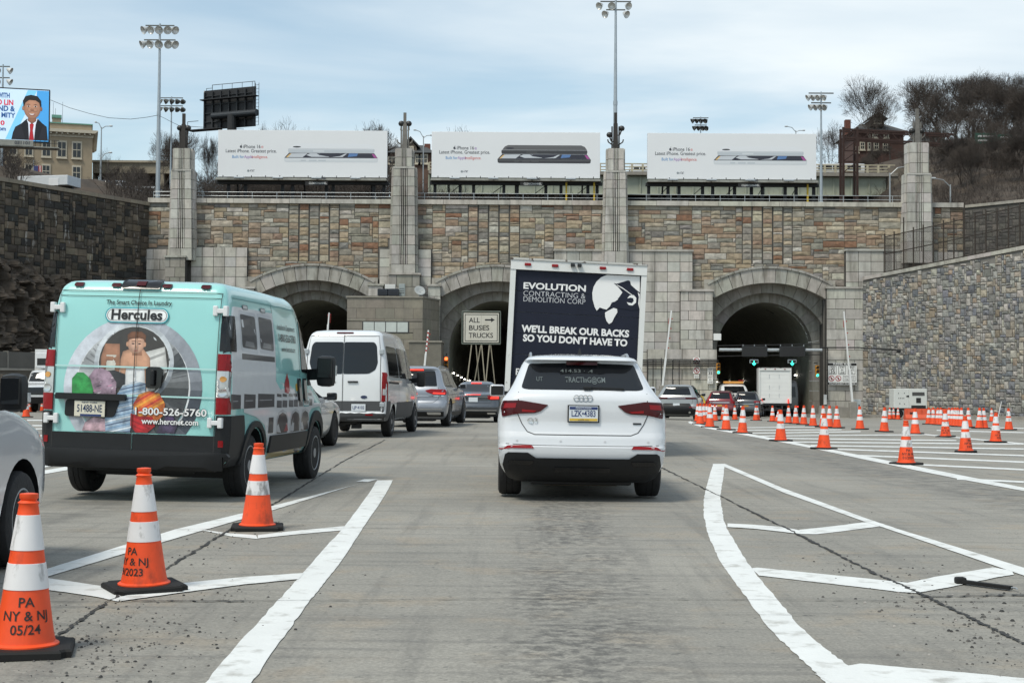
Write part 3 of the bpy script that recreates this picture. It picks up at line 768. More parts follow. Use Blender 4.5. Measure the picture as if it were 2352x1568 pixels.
def mesh_material():
	m = bpy.data.materials.new('chain_link'); m.use_nodes = True; n, l = m.node_tree.nodes, m.node_tree.links
	b = n['Principled BSDF']; b.inputs['Base Color'].default_value = (.05, .045, .04, 1); b.inputs['Roughness'].default_value = .6; b.inputs['Metallic'].default_value = .3
	geo = n.new('ShaderNodeNewGeometry'); sx = n.new('ShaderNodeSeparateXYZ'); l.new(geo.outputs['Position'], sx.inputs[0])
	def mt(op, a, c):
		x = n.new('ShaderNodeMath'); x.operation = op
		for k, q in zip(x.inputs, (a, c)):
			if isinstance(q, (int, float)): k.default_value = q
			else: l.new(q, k)
		return x.outputs[0]
	h = mt('MULTIPLY', mt('SUBTRACT', sx.outputs['X'], sx.outputs['Y']), .72)
	out = []
	for op in ('ADD', 'SUBTRACT'):
		t = mt('FRACT', mt('MULTIPLY', mt(op, h, sx.outputs['Z']), 14.0), 0); out.append(mt('LESS_THAN', t, .2))
	l.new(mt('MAXIMUM', out[0], out[1]), b.inputs['Alpha']); return m
M_LINK = mesh_material()
fence = thing('chain_link_fence', 'rusty chain-link fence standing on the grey rubble retaining wall', 'fence', rw_f(2.0, rtop(2.0) + .26, -.3))
f0, f1, FH = 2.0, RL, 2.75
s_ = f0; tops = []
k = 0
while s_ <= f1:
	q = sub(fence); hgt = FH + .25 + (.9 if k % 6 == 2 else 0); q.tube(rw_f(s_, rtop(s_) + .2, -.3), rw_f(s_, rtop(s_) + .26 + hgt, -.3), .05, .05, 6); q.build('post', M_FENCE, fence); s_ += .98; k += 1
for hh in (.12, 1.45, FH):
	q = sub(fence); q.tube(rw_f(f0, rtop(f0) + .26 + hh, -.3), rw_f(f1, rtop(f1) + .26 + hh, -.3), .035, .035, 6); q.build('rail', M_FENCE, fence)
q = sub(fence); q.add([rw_f(f0, rtop(f0) + .3, -.27), rw_f(f1, rtop(f1) + .3, -.27), rw_f(f1, rtop(f1) + .26 + FH, -.27), rw_f(f0, rtop(f0) + .26 + FH, -.27)], [(0, 1, 2, 3)]); q.build('chain_link_mesh', M_LINK, fence)
q = sub(fence); q.add([rw_f(f0, rtop(f0) + .3, -.27), rw_f(f0 - .6, rtop(f0) + .3, -1.6), rw_f(f0 - .6, rtop(f0) + .26 + FH, -1.6), rw_f(f0, rtop(f0) + .26 + FH, -.27)], [(0, 1, 2, 3)]); q.build('chain_link_mesh', M_LINK, fence)
# terrace between the two walls
M_TERR = mat('terrace_soil', (.11, .095, .075), .95, var=.3, vscale=.8, bump=.5, bscale=6)
te = MB(); te.add([rw_f(0, 9.2, -.55), rw_f(RL, 10.4, -.55), (80, 72, 10.4), (80, 108.9, 9.2)], [(0, 1, 2, 3)]); tag(te.build('terrace', M_TERR), kind='structure')
# upper dark wall
C0 = Vector((34.6, 108.9, 0)); C1 = Vector((62, 83, 0)); uw_f = Frame((C0.x, C0.y, 0), (C1 - C0)[:2]); UL = (C1 - C0).length
uwall = thing('upper_stone_wall', 'dark stained stone wall behind the chain-link fence', 'wall', (C0.x, C0.y, 9.2))
mb = sub(uwall); mb.hexa([uw_f(0, 9, 0), uw_f(UL, 9, 0), uw_f(UL, 9, -.5), uw_f(0, 9, -.5), uw_f(0, 14.9, 0), uw_f(UL, 15.4, 0), uw_f(UL, 15.4, -.5), uw_f(0, 14.9, -.5)]); mb.build('backing', mortar('dark_mortar', (.07, .066, .06)), uwall)
rects = [(a, b, 9 + c, 9 + d) for a, b, c, d in random_ashlar(14, 5.7, .26, .24, [1, 2, 2, 3], [1, 2, 2])]
place_stones(uwall, uw_f, rects, PAL_REAR, proud=.04, rough=.02)
s_ = 0
while s_ < 20:
	block(uwall, [uw_f(s_ + .01, 14.91 + s_ * .0145, .1), uw_f(s_ + 1.99, 14.94 + s_ * .0145, .1), uw_f(s_ + 1.99, 14.94 + s_ * .0145, -.6), uw_f(s_ + .01, 14.91 + s_ * .0145, -.6),
                  uw_f(s_ + .01, 15.12 + s_ * .0145, .1), uw_f(s_ + 1.99, 15.15 + s_ * .0145, .1), uw_f(s_ + 1.99, 15.15 + s_ * .0145, -.6), uw_f(s_ + .01, 15.12 + s_ * .0145, -.6)], jit((.30, .28, .25), .07), 'coping_stone'); s_ += 2.0

# ================================================================== left wall: dark masonry above rock
D0 = Vector((-27.95, 108.9, 0)); D1 = Vector((-45.0, 75.6, 0)); lw_f = Frame((D1.x, D1.y, 0), (D0 - D1)[:2]); LL = (D0 - D1).length
lwall = thing('dark_masonry_wall', 'dark brown streaked masonry wall standing on the rock face', 'wall', (D0.x, D0.y, 7))
mb = sub(lwall); mb.hexa([lw_f(0, 4, 0), lw_f(LL, 4, 0), lw_f(LL, 4, -.6), lw_f(0, 4, -.6), lw_f(0, 14.7, 0), lw_f(LL, 14.7, 0), lw_f(LL, 14.7, -.6), lw_f(0, 14.7, -.6)]); mb.build('backing', mortar('sooty_mortar', (.05, .045, .038)), lwall)
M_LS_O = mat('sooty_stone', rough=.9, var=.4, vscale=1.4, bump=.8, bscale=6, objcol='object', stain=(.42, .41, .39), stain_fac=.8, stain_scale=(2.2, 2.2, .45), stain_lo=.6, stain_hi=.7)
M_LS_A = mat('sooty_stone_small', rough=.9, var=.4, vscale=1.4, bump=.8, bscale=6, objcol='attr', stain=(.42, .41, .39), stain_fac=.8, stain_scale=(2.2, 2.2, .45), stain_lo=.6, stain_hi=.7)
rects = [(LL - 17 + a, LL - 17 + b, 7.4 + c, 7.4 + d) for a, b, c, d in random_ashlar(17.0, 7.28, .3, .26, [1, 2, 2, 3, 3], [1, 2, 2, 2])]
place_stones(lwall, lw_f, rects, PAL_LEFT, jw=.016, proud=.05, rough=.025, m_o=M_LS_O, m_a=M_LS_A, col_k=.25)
s_ = LL - 17.5
while s_ < LL - .3:
	e = min(s_ + 1.7, LL)
	block(lwall, [lw_f(s_ + .01, 14.705, .14), lw_f(e - .01, 14.705, .14), lw_f(e - .01, 14.705, -.7), lw_f(s_ + .01, 14.705, -.7), lw_f(s_ + .01, 14.98, .14), lw_f(e - .01, 14.98, .14), lw_f(e - .01, 14.98, -.7), lw_f(s_ + .01, 14.98, -.7)], jit((.23, .195, .15), .1), 'coping_stone'); s_ += 1.7
# rock face
M_ROCK = mat('dark_rock', (.058, .046, .036), .92, var=.6, vscale=.7, bump=1.0, bscale=2.2, stain=(.12, .096, .07), stain_fac=.6, stain_scale=(.9, .9, .4), stain_lo=.52, stain_hi=.68)
from mathutils import noise as mnoise
vs, fs = [], []; NU, NV = 190, 90
for j in range(NV + 1):
	for i in range(NU + 1):
		s_ = -2 + (LL + 1.2) * i / NU; tt = j / NV
		h = 8.6 + 1.3 * mnoise.noise(Vector((s_ * .35, 0, 3))) + (.9 if s_ < LL - 12 else 0)
		z = -1.6 + (h + 1.6) * tt
		p = lw_f(s_, 0, 0)
		n_ = .25 + 2.3 * (1 - tt) ** .8 + 1.2 * mnoise.turbulence(Vector((p.x * .55, p.y * .55, z * .35)), 6, True) * min(1, 1.3 - tt) + .5 * mnoise.cell(Vector((p.x * 1.1 + z * .5, p.y * 1.1, z * .9))) + .28 * mnoise.cell(Vector((p.x * 2.7 - z, p.y * 2.7, z * 1.9))) + .12 * mnoise.noise(Vector((p.x * 5, p.y * 5, z * 5)))
		if j == NV: n_ = -.2
		q = lw_f(s_, z, n_); vs.append(q[:])
for j in range(NV):
	for i in range(NU):
		a = j * (NU + 1) + i; fs.append((a, a + 1, a + NU + 2, a + NU + 1))
me = bpy.data.meshes.new('rock_face'); me.from_pydata(vs, [], fs)
tag(link('rock_face', me, M_ROCK), 'jagged dark brown rock face below the sooty masonry wall', 'rock')

# low parapet wall along the left lanes
pa = G(0, 898); pb = Vector((-20.5, 103, gz(-20, 103)))
pf0 = Vector((-38.5, 78.0, 0)); pf1 = Vector((-26.0, 104.0, 0)); pf = Frame(pf0, (pf1 - pf0)[:2]); PL = (pf1 - pf0).length
par = thing('parapet_wall', 'low grey concrete parapet on a stone base under the rock face', 'wall', (pf1.x, pf1.y, gz(pf1.x, pf1.y)))
M_CONC = mat('grey_concrete', (.20, .19, .17), .85, var=.2, vscale=1.2, bump=.2, bscale=12)
mb = sub(par); mb.hexa([pf(0, -1.4, 0), pf(PL, -1.4, 0), pf(PL, -1.4, -.5), pf(0, -1.4, -.5), pf(0, 1.9, 0), pf(PL, 1.9, 0), pf(PL, 1.9, -.5), pf(0, 1.9, -.5)]); mb.build('base', mortar('base_mortar', (.12, .11, .095)), par)
rects = [(a, b, -.9 + c, -.9 + d) for a, b, c, d in random_ashlar(PL, 2.6, .35, .26, [1, 2, 2, 3], [1, 2, 2])]
place_stones(par, pf, rects, [(.16, .14, .115), (.13, .115, .095), (.19, .165, .135)], proud=.03, rough=.015)
k = 0.0
while k < PL - .5:
	mb = sub(par); e = min(k + 2.4, PL); mb.hexa([pf(k + .02, 2.06, .02), pf(e - .02, 2.06, .02), pf(e - .02, 2.06, -.3), pf(k + .02, 2.06, -.3), pf(k + .02, 3.1, .02), pf(e - .02, 3.1, .02), pf(e - .02, 3.1, -.3), pf(k + .02, 3.1, -.3)]); mb.build('panel', mat('panel_grey', (.115, .11, .10), .8, var=.15, vscale=1), par)
	mb = sub(par); mb.hexa([pf(k - .06, 1.9, .06), pf(k + .06, 1.9, .06), pf(k + .06, 1.9, -.34), pf(k - .06, 1.9, -.34), pf(k - .06, 3.14, .06), pf(k + .06, 3.14, .06), pf(k + .06, 3.14, -.34), pf(k - .06, 3.14, -.34)]); mb.build('post', M_CONC, par)
	k += 2.4
mb = sub(par); mb.hexa([pf(0, 1.9, .1), pf(PL, 1.9, .1), pf(PL, 1.9, -.36), pf(0, 1.9, -.36), pf(0, 2.05, .1), pf(PL, 2.05, .1), pf(PL, 2.05, -.36), pf(0, 2.05, -.36)]); mb.build('ledge', mat('pale_concrete', (.30, .285, .255), .85, var=.2, vscale=1.5), par)

# walkway kerb in front of the right-hand portal and wall
M_KERB = mat('kerb_concrete', (.26, .245, .22), .88, var=.2, vscale=2, bump=.3, bscale=14)
for (pts, h) in [([(21.8, 106.2), (24.4, 105.4), (27.6, 104.6), (32.0, 96.0), (41, 79.5), (42.6, 80.4), (33.6, 97), (28.6, 107.9), (21.8, 107.9)], .22)]:
	mb = MB(); n = len(pts)
	lo = [(x, y, gz(x, y) - .1) for x, y in pts]; hi = [(x, y, gz(x, y) + h) for x, y in pts]
	mb.add(lo + hi, [tuple(range(n, 2 * n))] + [(i, (i + 1) % n, n + (i + 1) % n, n + i) for i in range(n)]); tag(mb.build('pavement', M_KERB), kind='structure')
# ================================================================== billboards
M_POSTER = mat('poster_white', (.74, .755, .775), .5, var=.015, vscale=.6)
M_STEEL_BLK = mat('black_steel', (.018, .019, .021), .6, .2, var=.3, vscale=3)
M_GALV = mat('galvanised_steel', (.42, .45, .47), .45, .6, var=.12, vscale=5)
M_CATWALK = mat('weathered_catwalk', (.30, .30, .27), .6, .4, var=.3, vscale=2)
M_INK = mat('ink_dark', (.055, .06, .075), .5)
M_INK_B = mat('ink_blue', (.11, .29, .56), .5); M_INK_V = mat('ink_violet', (.38, .22, .5), .5); M_INK_R = mat('ink_coral', (.62, .17, .16), .5)
M_SILV = mat('print_silver', (.62, .65, .68), .4); M_SILV2 = mat('print_silver_edge', (.5, .54, .58), .4); M_SILV3 = mat('print_silver_light', (.74, .76, .79), .4)
M_GRAPH = mat('print_graphite', (.045, .045, .05), .4); M_GRAPH2 = mat('print_graphite_edge', (.075, .075, .08), .4); M_GRAPH3 = mat('print_graphite_light', (.12, .12, .125), .4)
M_SCR = mat('print_screen', (.03, .03, .045), .3); M_SCR2 = mat('print_swoosh', (.55, .58, .62), .3); M_SCR3 = mat('print_blue', (.1, .2, .42), .3); M_SCR4 = mat('print_amber', (.75, .5, .2), .3); M_SCR5 = mat('print_magenta', (.4, .08, .3), .3)
M_WHITE_SIGN = mat('sign_white', (.75, .76, .75), .5)
def flat(parent, poly, y, m, name='print'):
	n = len(poly); A = sum(poly[i][0] * poly[(i + 1) % n][1] - poly[(i + 1) % n][0] * poly[i][1] for i in range(n))
	if A < 0: poly = poly[::-1]
	me = bpy.data.meshes.new(name); me.from_pydata([(x, y, z) for x, z in poly], [], [tuple(range(n))]); return link(name, me, m, parent)
def circ(cx, cz, rx, rz=None, n=24, a0=0, a1=360):
	rz = rz or rx; return [(cx + rx * math.cos(R(a0 + (a1 - a0) * i / n)), cz + rz * math.sin(R(a0 + (a1 - a0) * i / n))) for i in range(n if a1 - a0 == 360 else n + 1)]
def billboard(u0, u1, v0, v1, label, dark, num, posts, yellow=()):
	Y = 120.0; k = Y / FPX
	a, b = P(u0, v1, Y), P(u1, v1, Y); top = P((u0 + u1) / 2, v0, Y).z; bot = P((u0 + u1) / 2, v1, Y).z
	cx = (a.x + b.x) / 2; W, H = b.x - a.x, top - bot
	ground = 14.75
	t = thing('billboard', label, 'billboard', (cx, Y, ground)); zb = bot - ground
	q = MB(); q.bbox((0, .12, zb + H / 2), (W, .2, H), .015); q.build('panel', M_POSTER, t)
	px = lambda dx, dy: (-W / 2 + dx * k * W / (389 * k), zb + H - dy * k * H / (108 * k))
	y = .014
	c = px(80, 38.5); text_on(t, 'iPhone 16', (c[0] - .08, y, c[1]), .42, M_INK, fit=1.45, bold=.01)
	c2 = px(103, 38.5); text_on(t, 'e', (c2[0] - .05, y, c2[1] - .0), .42, M_INK_R if not dark else M_INK_V, fit=.18)
	ap = px(53, 38); flat(t, circ(ap[0], ap[1] - .02, .11, .12), y, M_INK, 'logo'); flat(t, circ(ap[0] + .12, ap[1] + .01, .06), y - .002, M_POSTER, 'logo'); flat(t, [(ap[0], ap[1] + .12), (ap[0] + .07, ap[1] + .2), (ap[0] + .02, ap[1] + .2)], y, M_INK, 'logo')
	c = px(76, 48.5); text_on(t, 'Latest iPhone. Greatest price.', (c[0], y, c[1]), .42, M_INK, fit=4.3, bold=.008)
	for s_, dx, w_, m_ in (('Built for', 46, 1.0, M_INK_B), ('Apple', 70, .72, M_INK_V), ('Intelligence.', 96, 1.35, M_INK_R)):
		c = px(dx, 62); text_on(t, s_, (c[0], y, c[1]), .36, m_, fit=w_, bold=.008)
	c = px(79, 94); text_on(t, 'AT&T', (c[0], y, c[1]), .24, M_INK, fit=.4, bold=.015); c = px(70, 94); flat(t, circ(c[0], c[1], .1), y, mat('logo_grey', (.25, .28, .3), .5), 'logo')
	C = (M_SILV3, M_SILV2, M_SILV) if not dark else (M_GRAPH3, M_GRAPH, M_GRAPH2)
	pp = lambda *pts: [px(152 + (x - 288) * .297, 28.5 + (yy - 352) * .297) for x, yy in pts]
	flat(t, pp((325, 398), (345, 372), (370, 360), (940, 360), (968, 372), (985, 398)), y, C[0])
	flat(t, pp((320, 400), (985, 400), (988, 412), (983, 430), (322, 430), (318, 412)), y, C[1])
	flat(t, pp((326, 402), (980, 402), (980, 407), (326, 407)), y - .002, C[2])
	flat(t, [px(152 + (x - 288) * .297, 28.5 + (yy - 352) * .297) for x, yy in circ(386, 385, 31, 6)], y - .002, M_GRAPH if not dark else M_SCR, 'print')
	flat(t, pp((512, 411), (598, 411), (598, 423), (512, 423)), y - .003, C[2])
	flat(t, pp((325, 432), (985, 432), (1012, 470), (290, 470)), y, M_SCR)
	flat(t, pp((340, 436), (470, 434), (430, 466), (303, 466)), y - .002, M_SCR2)
	flat(t, pp((303, 466), (330, 440), (345, 437), (316, 467)), y - .004, M_SCR4)
	flat(t, pp((490, 434), (560, 434), (640, 462), (500, 462), (460, 448)), y - .002, M_SCR2); flat(t, pp((540, 434), (600, 440), (625, 458), (560, 448)), y - .004, M_SCR)
	flat(t, pp((760, 436), (775, 436), (740, 462), (650, 464), (720, 455)), y - .002, M_SCR2); flat(t, pp((790, 434), (860, 434), (850, 455), (780, 462)), y - .002, M_SCR3)
	flat(t, pp((965, 436), (985, 440), (1008, 467), (985, 467)), y - .002, M_SCR5)
	flat(t, pp((288, 471), (1015, 471), (1012, 498), (1000, 503), (303, 503), (291, 498)), y, C[2] if not dark else C[1])
	flat(t, pp((296, 480), (1006, 480), (1006, 484), (296, 484)), y - .002, C[0])
	for xx in (418, 480, 552): flat(t, pp((xx, 484), (xx + (38 if xx == 418 else 58), 484), (xx + (38 if xx == 418 else 58), 495), (xx, 495)), y - .003, C[1] if not dark else C[2])
	# steelwork
	q = MB(); q.box(-W / 2 - .05, W / 2 + .05, -.75, .6, zb - .34, zb - .26); q.box(-W / 2, W / 2, -.78, -.74, zb - .36, zb - .18); q.build('catwalk', M_CATWALK, t)
	for i in range(12): q = MB(); xx = -W / 2 + W * (i + .5) / 12; q.box(xx - .03, xx + .03, -.76, -.7, zb - .3, zb + .02); q.build('rail_post', M_STEEL_BLK, t)
	q = MB(); q.box(-W / 2 - .15, W / 2 + .2, -.1, .25, zb - .62, zb - .35); q.build('beam', M_STEEL_BLK, t)
	for i in range(4):
		q = MB(); xx = -W / 2 + W * (i + .62) / 4.4; q.bbox((xx, -1.15, zb - .24), (.85, .32, .16), .05); q.bar((xx, -.7, zb - .3), (xx, -1.1, zb - .26), .06, .06); q.build('floodlight', M_GALV, t)
	for i, f in enumerate(posts):
		xx = -W / 2 + W * f; q = MB(); q.box(xx - .13, xx + .13, .25, .5, -.6, zb - .35); q.build('post', M_STEEL_BLK, t)
	for i, (f, g) in enumerate(zip(posts[:-1], posts[1:])):
		if i % 2: continue
		q = MB(); q.box(-W / 2 + W * f, -W / 2 + W * g, .3, .42, zb * .35, zb * .35 + .12); q.build('strut', M_STEEL_BLK, t)
		q = MB(); q.bar((-W / 2 + W * f, .35, zb * .38), (-W / 2 + W * g, .35, zb - .6), .06, .06); q.build('brace', M_STEEL_BLK, t)
	for f in yellow:
		xx = -W / 2 + W * f; q = MB(); q.box(xx - .07, xx + .07, -.3, -.16, -.3, zb - .4); q.build('yellow_post', mat('yellow_paint', (.55, .38, .03), .6), t)
	q = MB(); q.box(-1.05 + .1 * W, 1.05 + .1 * W - .2, -.9, -.86, zb - .8, zb - .48); pl = q.build('name_plate', M_BLACK, t)
	text_on(t, 'CLEARCHANNEL', (.1 * W, -.905, zb - .64), .24, M_WHITE_SIGN, fit=1.5, bold=.01)
	text_on(t, num, (.115 * W, -.80, zb - .2), .3, M_INK, fit=.85, bold=.03)
	# rear braces down to the ground
	for f in (.1, .5, .9): q = MB(); q.bar((-W / 2 + W * f, .3, zb + H * .7), (-W / 2 + W * f, 2.6, -.3), .14, .14); q.build('rear_brace', M_STEEL_BLK, t)
	q = MB(); q.box(-W / 2, W / 2, .23, .3, zb + .02, zb + H - .02); q.build('back_frame', M_STEEL_BLK, t)
	return t
billboard(500, 889, 299.5, 407, 'white phone billboard beside the pylon next to the dark rock wall', False, '031700', [.06, .16, .38, .44, .64, .68, .92, .98])
billboard(991, 1378, 303.5, 408.5, 'white billboard showing dark grey phones', True, '031130', [.02, .17, .25, .43, .51, .68, .77, .93, .985], (.8, .965))
billboard(1487, 1875, 306.5, 412, 'white phone billboard beside the brick house hill and truss gantry', False, '032230', [.01, .125, .19, .33, .39, .52, .62, .685, .82, .885, .99], (.945,))

def poly_bm(poly, step):
	bm = bmesh.new(); bm.faces.new([bm.verts.new((a, b, 0)) for a, b in poly]); bmesh.ops.triangulate(bm, faces=bm.faces[:])
	if step:
		for ax in (0, 1):
			lo, hi = min(p[ax] for p in poly), max(p[ax] for p in poly); k = math.ceil(lo / step)
			while k * step < hi:
				no = Vector((1, 0, 0)) if ax == 0 else Vector((0, 1, 0))
				bmesh.ops.bisect_plane(bm, geom=bm.verts[:] + bm.edges[:] + bm.faces[:], plane_co=no * (k * step), plane_no=no, dist=1e-5); k += 1
	return bm
def shade_cols(bm, poly, c, r):
	"""printed modelling: darker towards the drawn outline, lighter on the upper left"""
	if not r: return [c] * len(bm.verts)
	P0 = np.array(poly); P1 = np.roll(P0, -1, 0); D = P1 - P0; LL_ = (D ** 2).sum(1) + 1e-12; out = []
	zc_ = P0[:, 1].mean(); h_ = max(P0[:, 1].max() - P0[:, 1].min(), 1e-6)
	for v in bm.verts:
		q = np.array((v.co.x, v.co.y)); t = np.clip(((q - P0) * D).sum(1) / LL_, 0, 1); d = math.sqrt((((P0 + D * t[:, None]) - q) ** 2).sum(1).min())
		k = .55 + .45 * math.sqrt(min(1, d / r)) + .18 * (v.co.y - zc_) / h_; out.append(tuple(min(1, x * k * 1.12) for x in c))
	return out
def print_flat(parent, items, y, m, name, step):
	mb = MB()
	for i, it in enumerate(items):
		r = it[3] if len(it) > 3 else 0; bm = poly_bm(it[0], step if r else None); bm.verts.index_update(); cs = shade_cols(bm, it[0], it[1], r)
		mb.add([(v.co.x, y - .0015 * i, v.co.y) for v in bm.verts], [[v.index for v in f.verts] for f in bm.faces]); mb.pc += cs; bm.free()
	return mb.build(name, m, parent)
# digital billboard, cut by the frame
def blob(parent, pts, y, m, name='print'): return flat(parent, pts, y, m, name)
Yd = 111.0; pr = P(113, 326, Yd); prt = P(113, 208, Yd)
yaw = R(14); Wd, Hd = 12.0, prt.z - pr.z
db = thing('digital_billboard', 'lit screen showing a man in a dark suit and red tie', 'billboard', (pr.x, Yd, 14.75), yaw); zb = pr.z - 14.75
M_EM = lambda n, c, e=.35: mat(n, c, .4, emit=c, estr=e)
q = MB(); q.bbox((-Wd / 2, .25, zb + Hd / 2), (Wd, .45, Hd + .12), .03); q.build('cabinet', M_STEEL_BLK, db)
y = .012
flat(db, [(-Wd + .05, zb + .04), (-.07, zb + .04), (-.07, zb + Hd - .04), (-Wd + .05, zb + Hd - .04)], y, M_EM('screen_pale', (.55, .70, .85)), 'screen')
sc = Hd / 118.0; sp_ = lambda dx, dy: (-dx * sc, zb + Hd - dy * sc)
flat(db, [sp_(36, 118), sp_(2, 118), sp_(2, 2), sp_(28, 2)], y - .004, M_EM('screen_blue', (.06, .32, .68)), 'print')
flat(db, [sp_(95, 116), sp_(80, 116), sp_(28, 2), sp_(48, 2)], y - .003, M_EM('screen_sky', (.2, .55, .85)), 'print')
# man in a suit, airbrushed with per-vertex colours
sk, skd, hr, wh = (.40, .20, .125), (.26, .115, .07), (.012, .009, .008), (.62, .66, .74)
ell = lambda cx_, cy_, rx, ry: [sp_(cx_ + rx * math.cos(R(a_)), cy_ + ry * math.sin(R(a_))) for a_ in range(0, 360, 12)]
MAN = [([sp_(82, 116), sp_(79, 100), sp_(74, 87), sp_(60, 78), sp_(50, 68), sp_(26, 66), sp_(16, 76), sp_(6, 84), sp_(3, 116)], (.012, .012, .017), 0, .3), ([sp_(51, 70), sp_(24, 66), sp_(32, 116), sp_(44, 116)], wh, 0, .15),
       ([sp_(43, 80), sp_(38, 76), sp_(34, 80), sp_(36, 94), sp_(33, 116), sp_(44, 116), sp_(42, 94)], (.40, .012, .02), 0, .1), ([sp_(62, 80), sp_(50, 69), sp_(46, 78), sp_(44, 116), sp_(52, 116)], (.006, .006, .009)), ([sp_(26, 67), sp_(14, 78), sp_(24, 116), sp_(33, 116), sp_(30, 80)], (.006, .006, .009)),
       ([sp_(46, 54), sp_(30, 54), sp_(29, 72), sp_(38, 79), sp_(47, 72)], skd, 0, .2), (ell(57.5, 44, 2.5, 5), sk, 0, .08), (ell(18.5, 44, 2.5, 5), skd, 0, .08), (ell(38, 42, 18.5, 25.5), sk, 0, .45), (ell(43, 47, 6, 5), (.45, .235, .15), 0, .2), (ell(32, 47, 6, 5), (.42, .215, .135), 0, .2),
       ([sp_(57, 39), sp_(58.5, 27), sp_(53, 16), sp_(41, 12.5), sp_(27, 15), sp_(19, 25), sp_(18, 38), sp_(20.5, 40), sp_(23, 30), sp_(31, 25), sp_(45, 24.5), sp_(53, 31), sp_(55.5, 40)], hr, 0, .1)]
for dx in (46, 31): MAN += [([sp_(dx + 5, 35.4), sp_(dx, 33.6), sp_(dx - 5, 35.2), sp_(dx, 35)], hr), (ell(dx, 39, 3.6, 1.5), (.5, .45, .42)), (ell(dx, 39, 1.7, 1.5), hr)]
MAN += [(ell(38.4, 47, 3.8, 2.6), (.33, .15, .09), 0, .1), ([sp_(46, 54.5), sp_(38.5, 55.5), sp_(31, 54.5), sp_(34, 59), sp_(38.5, 60.5), sp_(43, 59)], (.3, .09, .08)), ([sp_(44.5, 55.3), sp_(38.5, 56), sp_(32.5, 55.3), sp_(35, 58), sp_(38.5, 59), sp_(42, 58)], (.6, .58, .55))]
print_flat(db, MAN, y - .006, mat('screen_print', rough=.4, objcol='attr', emit='base', estr=.3), 'portrait_print', .12)
navy = M_EM('screen_navy', (.02, .1, .3), .2); red = M_EM('screen_red', (.62, .02, .05), .3)
for s_, dx, dy, h, w_, m_ in (('WITH', 100, 17, 12, 27, navy), ('D LIN', 96, 33, 13, 34, red), ('ND &', 94, 47, 13, 36, navy), ('MITY', 90, 62, 12, 30, navy), ('10', 106, 80, 11, 15, red), ('.com', 105, 93, 10, 22, navy)):
	c = sp_(dx, dy); text_on(db, s_, (c[0], y - .008, c[1]), h * sc * 1.28, m_, fit=w_ * sc, bold=.035)
q = MB(); q.box(-Wd, .8, -.9, .3, zb - .62, zb - .54); q.box(-Wd, -1.1, -.95, -.9, zb - .56, zb - .12); q.build('catwalk', M_CATWALK, db)
q = MB()
for i in range(6): q.tube((-.95 + i * .35, -.88, zb - .55), (-.95 + i * .35, -.88, zb - .02), .02, .02, 5)
q.tube((-1.0, -.88, zb - .02), (.8, -.88, zb - .02), .02, .02, 5); q.tube((-1.0, -.88, zb - .28), (.8, -.88, zb - .28), .02, .02, 5); q.build('guard_rail', M_STEEL_BLK, db)
text_on(db, '031101', (-1.9, -.957, zb - .33), .34, M_INK, fit=1.1, bold=.03)
q = MB(); q.tube((-Wd * .45, .6, -.5), (-Wd * .45, .6, zb + .4), .4, .35, 12); q.build('post', M_STEEL_BLK, db)

# black billboard seen from behind
Yb = 138.0; a = P(472, 297, Yb); b = P(592, 297, Yb)
bb = thing('reversed_billboard', 'black steel billboard seen from behind above the white billboard', 'billboard', (a.x, Yb, 15.5), R(-24))
zt = P(472, 210, Yb).z - 15.5; z0 = P(472, 300, Yb).z - 15.5; Wb = 5.9; Hb = zt - z0
q = MB(); q.bbox((Wb / 2, -.15, z0 + Hb / 2), (Wb, .14, Hb), .02); q.build('panel', M_STEEL_BLK, bb)
q = MB(); q.box(-.06, 0, -.26, -.05, z0, z0 + Hb); q.build('edge_trim', mat('faded_edge', (.55, .5, .47), .6), bb)
for i in range(7): q = MB(); x = .1 + i * (Wb - .2) / 6; q.box(x - .06, x + .06, -.42, -.22, z0, z0 + Hb - .2); q.build('rib', mat('steel_dark', (.03, .032, .036), .6, .3), bb)
for i in range(4): q = MB(); z = z0 + Hb * (.18 + .22 * i); q.box(0, Wb, -.34, -.23, z, z + .07); q.build('purlin', mat('steel_dark', (.03, .032, .036)), bb)
q = MB(); q.box(0, Wb + .5, -1.0, -.4, z0 + Hb * .72, z0 + Hb * .72 + .08); q.build('upper_catwalk', M_STEEL_BLK, bb)
q = MB(); q.tube((1.4, -.8, z0 + Hb * .3), (Wb + .6, -.8, z0 + Hb * .3), .34, .34, 14); q.build('torsion_tube', mat('steel_tube', (.025, .03, .036), .45, .3), bb)
q = MB(); q.tube((Wb * .62, -.8, -.6), (Wb * .62, -.8, z0 + Hb * .3), .45, .45, 14); q.build('post', M_STEEL_BLK, bb)
q = MB(); q.box(-1.3, 2.2, -1.2, -.3, z0 - .14, z0 - .05); q.build('lower_catwalk', M_STEEL_BLK, bb)
q = MB(); q.path([(-1.3, -1.1, z0 - .05), (-1.3, -1.1, z0 + .75), (-.05, -1.1, z0 + .75)], .03, 5); q.path([(.2, -.2, zt), (.2, -.2, zt + .2), (.9, -.2, zt + .2), (.9, -.2, zt)], .025, 5)
q.path([(1.4, -.9, zt - .1), (1.4, -.9, zt + .32), (Wb + .4, -.9, zt + .3), (Wb + .4, -.9, zt - 1.0)], .03, 5)
for i in range(5): q.tube((1.4 + i * 1.15, -.9, zt - .9), (1.4 + i * 1.15, -.9, zt + .32), .022, .022, 5)
q.build('guard_rail', M_STEEL_BLK, bb)
q = MB()
for dx in (0, .4): q.tube((Wb + .25 + dx, -.6, z0), (Wb + .25 + dx, -.6, zt + .2), .025, .025, 5)
for i in range(12): q.tube((Wb + .25, -.6, z0 + i * Hb / 11), (Wb + .65, -.6, z0 + i * Hb / 11), .02, .02, 4)
q.build('ladder', M_STEEL_BLK, bb)

